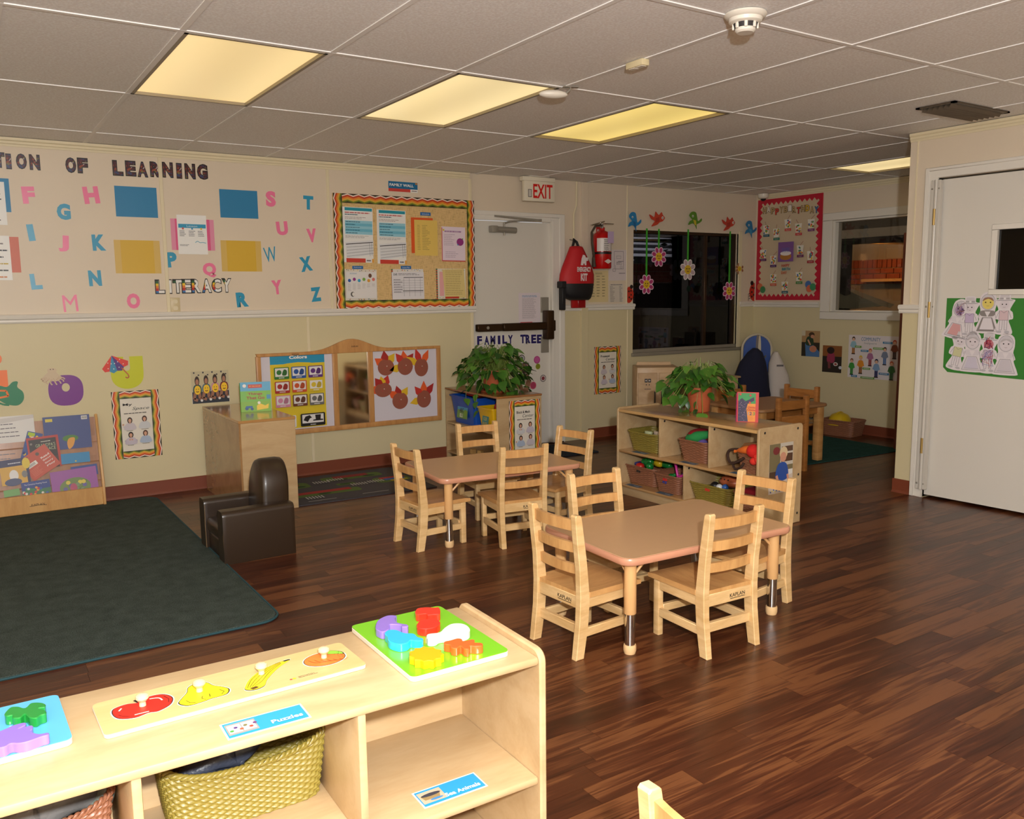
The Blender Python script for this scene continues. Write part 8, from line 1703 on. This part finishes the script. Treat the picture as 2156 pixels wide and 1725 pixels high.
# ================================================================== BOOKS
def book(name, label, loc, rot, w, h, th, cover, draw, grp=None, open_=None, pages=True, cat='book'):
    t = thing(name, label, cat, loc, 0, grp); t.rotation_euler = rot
    s = Sheet(0.0015); s.body([(0, 0), (w, 0), (w, h), (0, h)], cover); draw(s, w, h); s.build('front_cover', t, (0, 0, 0))
    if pages:
        MB().box(0.003, w-0.003, 0.0, th, 0.003, h-0.003).build('pages', mat('page_white', (222, 216, 204), 0.8), t, sharp=0)
        s2 = Sheet(0.0015); s2.body([(0, 0), (w, 0), (w, h), (0, h)], cover); s2.build('back_cover', t, (0, th+0.0015, 0))
    return t
def tg(s, w, h):
    s.rect(0, w, h*0.0, h*0.35, (120, 170, 40)); s.rect(0, w, h*0.70, h, (80, 160, 200)); s.rect(w*0.26, w*0.72, h*0.80, h*0.92, (186, 40, 36)); s.text('MY BIG BOOK', w*0.49, h*0.835, h*0.05, (226, 160, 60), w=w*0.38, align='C', bold=0.02); s.rect(w*0.18, w*0.84, h*0.40, h*0.68, (120, 176, 40)); s.text('Things', w*0.24, h*0.545, h*0.10, (150, 40, 30), w=w*0.48, bold=0.03); s.text('That Go', w*0.19, h*0.42, h*0.10, (150, 40, 30), w=w*0.60, bold=0.03)
    s.disc(w*0.19, h*0.12, w*0.06, (40, 70, 120), 14); s.disc(w*0.36, h*0.10, w*0.05, (40, 70, 120), 14); s.rect(w*0.16, w*0.38, h*0.13, h*0.20, (40, 90, 150)); s.poly([(w*0.52, h*0.05), (w*0.90, h*0.10), (w*0.92, h*0.26), (w*0.80, h*0.2), (w*0.62, h*0.28), (w*0.52, h*0.2)], (226, 190, 40)); s.disc(w*0.14, h*0.88, w*0.06, (226, 220, 214), 12); s.disc(w*0.60, h*0.30, w*0.05, (226, 222, 210), 12); s.rect(w*0.86, w*0.99, h*0.42, h*0.56, (60, 140, 180))
t = book('board_book', 'Things That Go board book standing open on the cabinet', (1.622, 5.90, 0.6185), (-0.06, 0, math.radians(-14)), 0.20, 0.205, 0.006, (110, 176, 60), tg, 'board books standing on the furniture')
MB().box(0, 0.19, 0, 0.01, 0.0, 0.20, Matrix.Rotation(math.radians(28), 4, 'Z')).build('rear_page_block', mat('green_board_page', (96, 160, 60), 0.5), t, sharp=0)
def cc(s, w, h):
    s.rect(w*0.05, w*0.86, h*0.02, h*0.97, (236, 148, 40)); s.rect(w*0.05, w*0.86, h*0.62, h*0.97, (46, 150, 76)); s.poly([(w*0.05, h*0.02), (w*0.52, h*0.02), (w*0.44, h*0.45), (w*0.5, h*0.62), (w*0.80, h*0.72), (w*0.78, h*0.84), (w*0.40, h*0.70), (w*0.22, h*0.80), (w*0.05, h*0.7)], (40, 32, 74))
    r = random.Random(6)
    for k in range(40): s.disc(w*r.uniform(0.08, 0.43), h*(0.05+0.66*r.random()), w*0.012, (190, 150, 180), 6)
    for (a, b2) in ((0.15, 0.93), (0.62, 0.90), (0.60, 0.66)): s.disc(w*a, h*b2, w*0.05, (206, 60, 50), 12)
    s.text('Chicka', w*0.50, h*0.47, h*0.065, (206, 60, 30), w=w*0.36, bold=0.03); s.text('Chicka', w*0.48, h*0.385, h*0.065, (206, 60, 30), w=w*0.38, bold=0.03); s.text('1', w*0.53, h*0.24, h*0.11, (150, 160, 170), bold=0.02); s.text('2', w*0.60, h*0.24, h*0.11, (50, 36, 110), w=w*0.10, bold=0.02); s.text('3', w*0.75, h*0.24, h*0.11, (110, 150, 60), w=w*0.10, bold=0.02); s.lines(w*0.52, w*0.8, h*0.06, h*0.2, 3, (206, 110, 40), 0.2, 0.2, 2)
q = onZ(1551, 888, 0.603)
t = book('board_book', 'red edged Chicka Chicka 1 2 3 board book standing on the basket shelf', (q[0]+0.0, q[1]+0.0, 0.6025), (-0.05, 0, math.radians(-52)), 0.128, 0.185, 0.010, (204, 40, 34), cc, 'board books standing on the furniture')
MB().box(0, 0.12, 0, 0.010, 0.0, 0.18, Matrix.Rotation(math.radians(40), 4, 'Z')).build('rear_page_block', mat('magenta_board_page', (190, 60, 130), 0.5), t, sharp=0)
# ---- book rack by the wall
bx0, bx1 = -0.42, 0.785
RK = thing('book_rack', 'wooden tiered book display rack against the letter wall', 'book rack', ((bx0+bx1)/2, W-0.002, 0), 0)
hw = (bx1-bx0)/2; M_rack = wood('rack_ply', (214, 168, 108), (196, 146, 88), 0.35, (14, 3, 3)); M_rackd = wood('rack_back', (172, 122, 84), (152, 104, 70), 0.5, (14, 3, 3))
for s_ in (-1, 1): MB().prism([(-0.165, 0.0), (-0.003, 0.0), (-0.003, 0.615), (-0.03, 0.62), (-0.045, 0.60), (-0.165, 0.14)], s_*hw-0.009, s_*hw+0.009, 'YZ', bevel=0.004).build('side_panel', M_rack, RK)
MB().bbox(-hw+0.009, hw-0.009, -0.165, -0.147, 0.012, 0.135, 0.004, 1).build('front_board', M_rack, RK)
MB().box(-hw+0.009, hw-0.009, -0.147, -0.003, 0.012, 0.03).build('base_board', M_rackd, RK, sharp=0)
TI = [(-0.125, 0.03, 0.215), (-0.095, 0.17, 0.345), (-0.062, 0.30, 0.475), (-0.03, 0.43, 0.60)]
for k, (y, z0, z1_) in enumerate(TI): MB().box(-hw+0.009, hw-0.009, -0.004, 0.004, 0, z1_-z0, Matrix.Translation((0, y, z0))@Matrix.Rotation(-0.16, 4, 'X')).build('tier_panel', M_rackd, RK, sharp=0)
for k, (y, z0) in enumerate(((-0.147, 0.03), (-0.118, 0.175), (-0.088, 0.305), (-0.055, 0.435))): MB().box(-hw+0.009, hw-0.009, y, y+0.035, z0-0.006, z0).build('tier_ledge', M_rackd, RK, sharp=0)
s = Sheet(0.0003); s.line([(0, 0), (0.05, 0.004), (0.10, 0.0)], 0.003, (50, 36, 26)); s.text('KAPLAN', 0.01, 0.002, 0.014, (50, 36, 26), w=0.08, shear=0.2); s.build('printed_logo', RK, (onY(62, 1065, W-0.167)[0]-(bx0+bx1)/2, -0.1655, 0.06))
def rbook(label, tl, br, y, cover, draw, roll=0.0, name='picture_book', nudge=0):
    """a book lying back on the rack: pixel corners give its place, y its depth on the tier"""
    a, b_ = onY(*tl, y), onY(*br, y); w, h = b_[0]-a[0], a[2]-b_[2]
    return book(name, label, (a[0], y, b_[2]), (-0.16, roll, 0), w, h, 0.006, cover, draw, 'picture books on the book rack')
def bk_white(s, w, h): s.lines(w*0.35, w*0.8, h*0.55, h*0.88, 4, (90, 84, 90), 0.2, 0.3, 2); s.poly([(0, h*0.82), (w*0.4, h*0.95), (w, h), (w, h*0.93), (w*0.5, h*0.86), (0, h*0.7)], (196, 190, 186)); s.rect(w*0.0, w*0.28, h*0.42, h*0.5, (120, 100, 60)); s.lines(w*0.2, w*0.7, h*0.1, h*0.28, 2, (110, 104, 108), 0.2, 0.3, 4)
def bk_blue(s, w, h): s.rect(w*0.05, w*0.2, h*0.85, h*0.94, (206, 186, 50)); s.rect(w*0.82, w*0.95, h*0.86, h*0.97, (220, 216, 210)); s.rects([(w*(0.835+0.014*k), w*(0.842+0.014*k), h*0.88, h*0.95) for k in range(8)], INK); s.disc(w*0.55, h*0.32, w*0.17, (70, 120, 40), 18, h*0.10); s.poly(spline([(w*0.5, h*0.0), (w*0.47, h*0.18), (w*0.52, h*0.32), (w*0.64, h*0.32), (w*0.6, h*0.1)], 4), (214, 148, 50))
def bk_multi(s, w, h):
    r = random.Random(8)
    for k in range(26): s.disc(w*r.uniform(0.1, 0.9), h*r.uniform(0.05, 0.9), w*0.09, [(60, 110, 180), (226, 190, 60), (40, 50, 110), (214, 140, 160), (230, 226, 220), (220, 120, 50)][k % 6], 10, h*0.05)
    s.rect(w*0.05, w*0.5, h*0.86, h*0.97, (170, 196, 40))
def bk_grand(s, w, h): s.rect(w*0.06, w*0.92, h*0.0, h*0.93, (42, 26, 22)); s.rect(w*0.06, w*0.92, h*0.0, h*0.36, (66, 34, 24)); s.text("GRANDPA'S", w*0.26, h*0.68, h*0.10, (170, 180, 140), w=w*0.62); s.text('FACE', w*0.60, h*0.56, h*0.10, (170, 180, 140), w=w*0.28); s.lines(w*0.44, w*0.74, h*0.82, h*0.86, 1, (200, 196, 180), 0.6, 0, 3); s.disc(w*0.42, h*0.34, w*0.15, (110, 60, 30), 14, h*0.18); s.disc(w*0.13, h*0.80, w*0.04, (120, 110, 104), 10)
def bk_red(s, w, h): s.rect(w*0.06, w*0.46, h*0.50, h*0.66, (224, 218, 210)); s.rects([(w*(0.09+0.024*k), w*(0.10+0.024*k), h*0.53, h*0.63) for k in range(13)], INK); s.lines(w*0.1, w*0.5, h*0.1, h*0.42, 6, (226, 140, 110), 0.15, 0.4, 4); s.disc(w*0.62, h*0.82, w*0.06, (90, 70, 60), 12); [s.text(tx, w*0.62, h*(0.56-0.13*k), h*0.08, (226, 214, 206), w=w*0.3, bold=0.02) for k, tx in enumerate(('Read', 'Sing', 'Story', 'Play'))]
def bk_purple(s, w, h):
    s.disc(w*0.5, h*0.25, w*0.34, (110, 130, 70), 20, h*0.40); r = random.Random(4)
    for k in range(20): s.disc(w*r.uniform(0.25, 0.75), h*r.uniform(0.02, 0.5), w*0.05, [(90, 110, 60), (120, 140, 100), (100, 90, 150), (210, 190, 70)][k % 4], 8)
    s.disc(w*0.46, h*0.22, w*0.08, (170, 70, 100), 10, h*0.2)
def bk_cele(s, w, h): s.rect(w*0.0, w*0.9, h*0.0, h*0.72, (206, 160, 60)); s.disc(w*0.45, h*0.36, w*0.16, (220, 216, 214), 14, h*0.22); s.disc(w*0.4, h*0.1, w*0.3, (70, 76, 110), 14, h*0.15); s.disc(w*0.82, h*0.36, w*0.1, (120, 116, 112), 14, h*0.14); s.disc(w*0.92, h*0.78, w*0.14, (214, 186, 50), 14, h*0.22); s.lines(w*0.3, w*0.75, h*0.80, h*0.88, 1, (190, 190, 200), 0.5, 0.1, 3)
def bk_xmas(s, w, h):
    s.rect(0, w, h*0.0, h*0.45, (60, 110, 70)); s.text('The Christmas Reading House', w*0.1, h*0.74, h*0.13, (206, 204, 214), w=w*0.8); r = random.Random(9)
    for k in range(18): s.disc(w*r.uniform(0.05, 0.95), h*r.uniform(0.08, 0.6), w*0.05, [(190, 40, 40), (60, 130, 70), (206, 200, 190), (50, 80, 160), (214, 150, 50)][k % 5], 8)
yk = [W-0.002+v for v in (-0.060, -0.093, -0.124, -0.150)]
rbook('white picture book with pencil text at the top left of the book rack', (-70, 884), (80, 975), yk[0], (214, 210, 206), bk_white)
rbook('large dark blue picture book at the top right of the book rack', (90, 880), (194, 941), yk[0], (56, 70, 128), bk_blue)
rbook('narrow bright collage book leaning behind the red framed book', (36, 907), (75, 968), yk[0]-0.012, (70, 90, 150), bk_multi, math.radians(18))
rbook('dark book with a red frame titled Grandpas Face on the rack', (59, 924), (132, 984), yk[1], (176, 48, 32), bk_grand, math.radians(-3))
rbook('blue picture book strip behind the tilted red book', (128, 957), (190, 972), yk[1], (46, 130, 180), lambda s, w, h: s.disc(w*0.5, h*0.2, w*0.03, (220, 190, 60), 8))
rbook('tilted orange red book with a barcode on the book rack', (68, 962), (141, 1006), yk[1]-0.022, (186, 72, 44), bk_red, math.radians(-32))
rbook('navy and gold picture book at the left of the middle tier', (0, 972), (66, 1018), yk[2]+0.004, (44, 44, 84), bk_cele, math.radians(-3))
rbook('blue book edge showing above the purple book', (150, 984), (207, 1000), yk[2]+0.004, (46, 70, 140), lambda s, w, h: s.rect(w*0.0, w*0.2, h*0.1, h*0.7, (200, 200, 206)), math.radians(-2))
rbook('purple picture book with a round tree at the right of the bottom tier', (108, 996), (209, 1034), yk[3]+0.008, (150, 84, 156), bk_purple, math.radians(-3))
rbook('small holiday book with a blue title band on the bottom tier', (46, 1018), (109, 1042), yk[3]+0.004, (40, 60, 130), bk_xmas, math.radians(-3))
rbook('thin green book at the left of the bottom tier', (8, 1034), (43, 1044), yk[3]+0.004, (110, 160, 90), lambda s, w, h: None, math.radians(-3))
# ================================================================== PLAY KITCHEN CORNER
M_plyk = wood('kitchen_ply', (206, 172, 130), (186, 150, 108), 0.5, (4, 4, 12))
def kx(u, v, y): return onY(u, v, y)
fa = onY(1325, 775, 5.95); fb = onY(1362, 775, 5.95); 
RF = thing('play_refrigerator', 'pale wooden play refrigerator with black handles below the dark window', 'play kitchen', (5.66, 6.16, 0), math.radians(-34))
rfh = 0.70
MB().bbox(-0.20, 0.20, -0.17, 0.17, 0, rfh, 0.006, 2).build('cabinet_body', M_plyk, RF)
MB().bbox(-0.19, -0.012, -0.188, -0.17, 0.03, rfh-0.05, 0.003, 1).build('door', M_plyk, RF); MB().bbox(0.008, 0.19, -0.188, -0.17, 0.03, rfh-0.05, 0.003, 1).build('door', M_plyk, RF)
for sx in (-0.035, 0.03): MB().tube([(sx, -0.188, 0.36), (sx, -0.212, 0.36), (sx, -0.212, 0.47), (sx, -0.188, 0.47)], 0.006, 6).build('handle', M_black, RF)
MB().prism([(-0.17, 0), (0.17, 0), (0.16, 0.03), (-0.16, 0.03)], 0.12, 0.14, 'XZ', Matrix.Translation((0, 0, rfh))).build('back_rail', M_plyk, RF)
s = Sheet(0.0004); s.rect(-0.03, -0.002, 0.0, 0.035, (26, 22, 22)); s.rect(0.002, 0.03, 0.0, 0.035, (26, 22, 22)); s.disc(-0.016, 0.018, 0.008, (190, 180, 170), 8); s.disc(0.016, 0.018, 0.008, (190, 180, 170), 8); s.disc(-0.014, -0.022, 0.006, (40, 30, 28), 8); s.disc(0.014, -0.022, 0.006, (40, 30, 28), 8); s.lines(-0.03, 0.03, -0.07, -0.055, 1, (100, 80, 70), 0.5, 0, 2); s.build('printed_dispenser', RF, (-0.10, -0.1885, 0.56))
SV = thing('play_stove', 'low pale wooden play cupboard behind the potted plant', 'play kitchen', (6.42, 6.18, 0), math.radians(-10))
MB().bbox(-0.22, 0.22, -0.17, 0.17, 0, 0.54, 0.006, 2).build('cabinet_body', M_plyk, SV); MB().bbox(-0.24, 0.24, -0.19, 0.19, 0.54, 0.56, 0.005, 1).build('counter_top', M_plyk, SV)
MB().bbox(-0.22, 0.22, 0.14, 0.17, 0.56, 0.60, 0.005, 1).build('back_rail', M_plyk, SV); MB().bbox(-0.18, 0.18, -0.19, -0.17, 0.05, 0.46, 0.004, 1).build('door', M_plyk, SV)
# dress-up rack with a rounded blue top
a, b_ = onX(1572, 770, 7.0), onX(1625, 770, 7.0)
DR = thing('dress_up_rack', 'blue rounded dress-up rack in the far corner', 'clothes rack', (7.06, 6.14, 0), math.radians(-38))
rw, rh = 0.15, 0.955
out = [(-rw, 0.0), (rw, 0.0), (rw, rh-rw)]+[(rw*math.cos(PI*k/14), rh-rw+rw*math.sin(PI*k/14)) for k in range(1, 14)]+[(-rw, rh-rw)]
MB().prism(inset(out, 0.012), -0.012, 0.012, 'XZ').build('blue_panel', mat('blue_rack_panel', (24, 70, 150), 0.45), DR)
pe = [(rw, 0.0), (rw, rh-rw)]+[(rw*math.cos(PI*k/14), rh-rw+rw*math.sin(PI*k/14)) for k in range(1, 14)]+[(-rw, rh-rw), (-rw, 0.0)]
MB().tube([(p[0], 0, p[1]) for p in pe], 0.013, 8).build('edge_trim', mat('pale_rack_edge', (196, 184, 160), 0.5), DR)
MB().prism([(p[0]*0.10, p[1]) for p in out], -0.14, 0.2, 'XZ', Matrix.Identity(4)).build('cross_panel', MATS['pale_rack_edge'], DR)
for sx in (-0.08, 0.08): MB().tube([(sx, -0.01, 0.72), (sx, -0.05, 0.72), (sx, -0.06, 0.74)], 0.006, 6).build('coat_hook', M_steel, DR)
def coat(name, label, loc, rz, prof, m, th=0.09, txt=None):
    t = thing(name, label, 'costume', loc, rz, 'costumes on the dress-up rack'); n = 20; v = []; f = []
    for (z, hw_, ox) in prof:
        for k in range(n):
            a_ = 2*PI*k/n; fold = 1+0.10*math.sin(3*a_+z*9)*(1 if z < 0.55 else 0.3); v.append((ox+hw_*math.cos(a_)*fold, th*math.sin(a_)*fold*(0.6+0.4*hw_/0.15), z))
    for j in range(len(prof)-1):
        for k in range(n): k2 = (k+1) % n; f.append((j*n+k, j*n+k2, (j+1)*n+k2, (j+1)*n+k))
    f += [tuple(range(n))[::-1], tuple(range((len(prof)-1)*n, len(prof)*n))]
    MB().add(v, f).build('garment', m, t, sharp=60)
    if txt: s = Sheet(0.0004); s.rect(-0.035, 0.035, -0.008, 0.012, (120, 112, 110)); s.text(txt, -0.03, -0.004, 0.012, (40, 36, 40), w=0.06, bold=0.02); s.build('name_patch', t, (0.0, -th*0.95, 0.50))
    return t
coat('costume_coat', 'navy blue dress-up coat hanging on the left of the rack', (6.90, 6.06, 0.14), math.radians(-38), [(0.0, 0.20, -0.02), (0.2, 0.20, -0.02), (0.40, 0.165, 0), (0.54, 0.13, 0.02), (0.64, 0.075, 0.03), (0.68, 0.025, 0.03)], mat('navy_cloth', (26, 28, 52), 0.9), 0.10)
coat('costume_coat', 'white doctor coat with a DOCTOR patch hanging on the right of the rack', (7.155, 5.93, 0.14), math.radians(-38), [(0.0, 0.125, 0.02), (0.2, 0.12, 0.02), (0.40, 0.10, 0.0), (0.52, 0.075, -0.02), (0.60, 0.045, -0.03), (0.64, 0.02, -0.03)], mat('white_cloth', (206, 196, 188), 0.9), 0.075, 'DOCTOR')
# honey-coloured table and chairs
HT = thing('play_table', 'honey wood play table in the kitchen corner', 'table', (5.62, 4.76, 0), math.radians(-3))
MB().prism(rrect(0.78, 0.62, 0.06, 5), 0.462, 0.486, 'XY', bevel=0.005).build('table_top', mat('tan_play_top', (168, 122, 80), 0.4), HT)
MB().bbox(-0.34, 0.34, -0.26, 0.26, 0.40, 0.462, 0.004, 1).build('apron', M_pine, HT)
for sx in (-1, 1):
    for sy in (-1, 1): MB().bbox(sx*0.33-0.03, sx*0.33+0.03, sy*0.25-0.03, sy*0.25+0.03, 0.0095, 0.462, 0.006, 2).build('leg', wood('pale_pine_leg', (206, 156, 96), (176, 124, 66), 0.45, (4, 4, 22)), HT)
def hchair(loc, rz, label):
    t = thing('play_chair', label, 'chair', loc, rz, 'honey wooden chairs in the kitchen corner')
    for sx in (-1, 1):
        MB().bbox(sx*0.15-0.019, sx*0.15+0.019, -0.019, 0.019, 0, 0.60, 0.006, 2).build('back_post', M_pine, t); MB().bbox(sx*0.15-0.019, sx*0.15+0.019, 0.26, 0.298, 0, 0.28, 0.006, 2).build('front_leg', M_pine, t)
        MB().bbox(sx*0.15-0.01, sx*0.15+0.01, 0.0, 0.28, 0.12, 0.15, 0.003, 1).build('side_stretcher', M_pine, t)
    for z in (0.50, 0.38): MB().bbox(-0.15, 0.15, -0.009, 0.009, z, z+0.07, 0.003, 1).build('slat', M_pine, t)
    MB().bbox(-0.17, 0.17, 0.0, 0.31, 0.28, 0.30, 0.006, 2).build('seat', M_pine, t); MB().bbox(-0.15, 0.15, -0.008, 0.01, 0.10, 0.14, 0.003, 1).build('stretcher', M_pine, t)
hchair((5.365, 4.30, 0), math.radians(-3), 'honey wooden chair in front of the play table, right of the board book'); hchair((6.0, 4.72, 0.0095), math.radians(92), 'honey wooden chair at the far right end of the play table'); hchair((5.57, 5.12, 0), math.radians(177), 'honey wooden chair behind the play table beside the plant')
NS = thing('play_counter', 'tall narrow pale pine post stand beside the play table', 'stand', (6.335, 5.0, 0.0), math.radians(-10))
MB().bbox(-0.028, 0.028, -0.028, 0.028, 0.0095, 0.44, 0.005, 2).build('post', MATS['pale_pine_leg'], NS); MB().bbox(-0.04, 0.16, -0.04, 0.08, 0.44, 0.462, 0.004, 1).build('top_board', M_pine, NS)
MB().bbox(0.115, 0.145, 0.03, 0.07, 0.0095, 0.44, 0.004, 1).build('post', M_pine, NS)
# doll bed, dolls, basket, helmet
DBd = thing('doll_bed', 'small turned wood doll bed with a tan blanket by the far wall', 'doll bed', (7.08, 5.62, 0), math.radians(-58))
M_pbed = wood('pale_turned_wood', (222, 180, 124), (196, 150, 94), 0.4, (5, 5, 20))
for (x, y) in ((-0.24, -0.13), (0.22, -0.13), (-0.24, 0.13), (0.22, 0.13)): MB().lathe([(0, 0), (0.014, 0), (0.016, 0.05), (0.02, 0.12), (0.014, 0.13), (0.019, 0.15), (0.013, 0.20), (0.022, 0.21), (0.022, 0.26), (0.018, 0.265), (0, 0.266)], 14, None, x, y).build('bed_post', M_pbed, DBd)
MB().bbox(-0.24, 0.22, -0.14, -0.12, 0.09, 0.14, 0.004, 1).bbox(-0.24, 0.22, 0.12, 0.14, 0.09, 0.14, 0.004, 1).build('side_rail', M_pbed, DBd); MB().bbox(-0.23, 0.21, -0.12, 0.12, 0.11, 0.15, 0.015, 3).build('mattress', mat('pale_blue_cloth', (170, 178, 186), 0.9), DBd)
m = MB(); nx, ny = 14, 8; v = []; f = []; rn = random.Random(2)
for i in range(nx+1):
    for j in range(ny+1): x, y = -0.02+0.26*i/nx, -0.13+0.26*j/ny; v.append((x, y, 0.165+0.05*math.sin(PI*j/ny)*math.sin(PI*min(1, i/nx*1.1))+0.008*math.sin(i*1.9+j)))
for i in range(nx):
    for j in range(ny): a = i*(ny+1)+j; f.append((a, a+ny+1, a+ny+2, a+1))
m.add(v, f).build('blanket', mat('tan_blanket', (176, 132, 80), 0.95), DBd)
def dolly(label, loc, rz, skin, cloth, hair):
    t = thing('doll', label, 'doll', loc, rz, 'dolls on the doll bed'); 
    V_ = [(0, 0, 0.03), (0.05, 0, 0.035), (0.085, 0, 0.038), (-0.05, 0.025, 0.02), (-0.10, 0.035, 0.018), (-0.05, -0.025, 0.02), (-0.10, -0.03, 0.018), (0.06, 0.05, 0.03), (0.02, 0.075, 0.025), (0.06, -0.05, 0.03), (0.02, -0.075, 0.025)]
    me = bpy.data.meshes.new('body'); me.from_pydata(V_, [(0, 1), (1, 2), (0, 3), (3, 4), (0, 5), (5, 6), (1, 7), (7, 8), (1, 9), (9, 10)], []); o = link('body', me, None, t); o.modifiers.new('skin', 'SKIN')
    for i, r_ in enumerate((0.036, 0.034, 0.015, 0.02, 0.014, 0.02, 0.014, 0.016, 0.011, 0.016, 0.011)): sv = me.skin_vertices[0].data[i]; sv.radius = (r_, r_); sv.use_root = (i == 0)
    o.modifiers.new('smooth', 'SUBSURF').levels = 2; bpy.context.view_layer.update(); me2 = bpy.data.meshes.new_from_object(o.evaluated_get(bpy.context.evaluated_depsgraph_get())); o.modifiers.clear(); o.data = me2; me2.materials.clear(); me2.materials.append(cloth)
    for p in me2.polygons: p.use_smooth = True
    MB().ball((0.125, 0, 0.05), (0.045, 0.04, 0.042), 16, 10).ball((0.13, 0, 0.09), (0.008, 0.008, 0.006), 8, 6).build('head', skin, t); MB().ball((0.138, 0, 0.046), (0.044, 0.043, 0.042), 16, 10).build('hair', hair, t)
    for sy in (-1, 1): MB().ball((0.118, sy*0.015, 0.09), (0.005, 0.004, 0.003), 8, 6).build('eye', M_black, t)
M_dskin = mat('doll_skin', (190, 130, 96), 0.5); M_dskin2 = mat('doll_skin_tan', (158, 104, 74), 0.5)
dolly('doll in a bright pink top sitting at the left of the doll bed', (6.98, 5.76, 0.20), math.radians(150), M_dskin, mat('pink_doll_cloth', (206, 70, 140), 0.8), mat('dark_doll_hair', (70, 48, 34), 0.8)); dolly('bare tan doll lying on the doll bed', (7.06, 5.64, 0.19), math.radians(-40), M_dskin2, M_dskin2, mat('brown_doll_hair', (110, 74, 46), 0.8))
bq = onZ(1782, 917, 0)
basket('wicker_basket', 'brown wicker basket on the floor with a yellow helmet inside', (7.23, 5.19, 0.0006), math.radians(-84), 0.36, 0.26, 0.15, M_brownw, 16, 30, 0.86, 'floor basket in the kitchen corner')
HM = thing('toy_helmet', 'yellow toy hard hat sitting in the floor basket', 'helmet', (7.22, 5.22, 0.105), 0)
MB().lathe([(0.105, 0.0), (0.108, 0.02), (0.10, 0.06), (0.075, 0.095), (0.035, 0.112), (0, 0.115)], 24).build('shell', mat('yellow_hat', (206, 172, 20), 0.3), HM); MB().lathe([(0.100, 0.006), (0.132, 0.0), (0.132, 0.005), (0.104, 0.014)], 24).build('brim', MATS['yellow_hat'], HM)
MB().tube([(0.09*math.cos(PI*k/10), 0, 0.03+0.09*math.sin(PI*k/10)) for k in range(11)], 0.006, 6).build('crest', MATS['yellow_hat'], HM)
# tall brown panel glimpsed past the end of the right wall
TP = thing('room_divider', 'tall reddish brown wooden panel glimpsed beside the far window', 'divider', (6.90, 4.20, 0), 0)
MB().bbox(0, 0.04, -0.30, 0.232, 0, 1.886, 0.004, 1).build('panel_board', mat('reddish_brown_wood', (120, 62, 42), 0.5), TP)
MB().bbox(-0.05, 0.14, -0.32, 0.0, 0, 0.05, 0.004, 1).build('panel_foot', MATS['reddish_brown_wood'], TP)
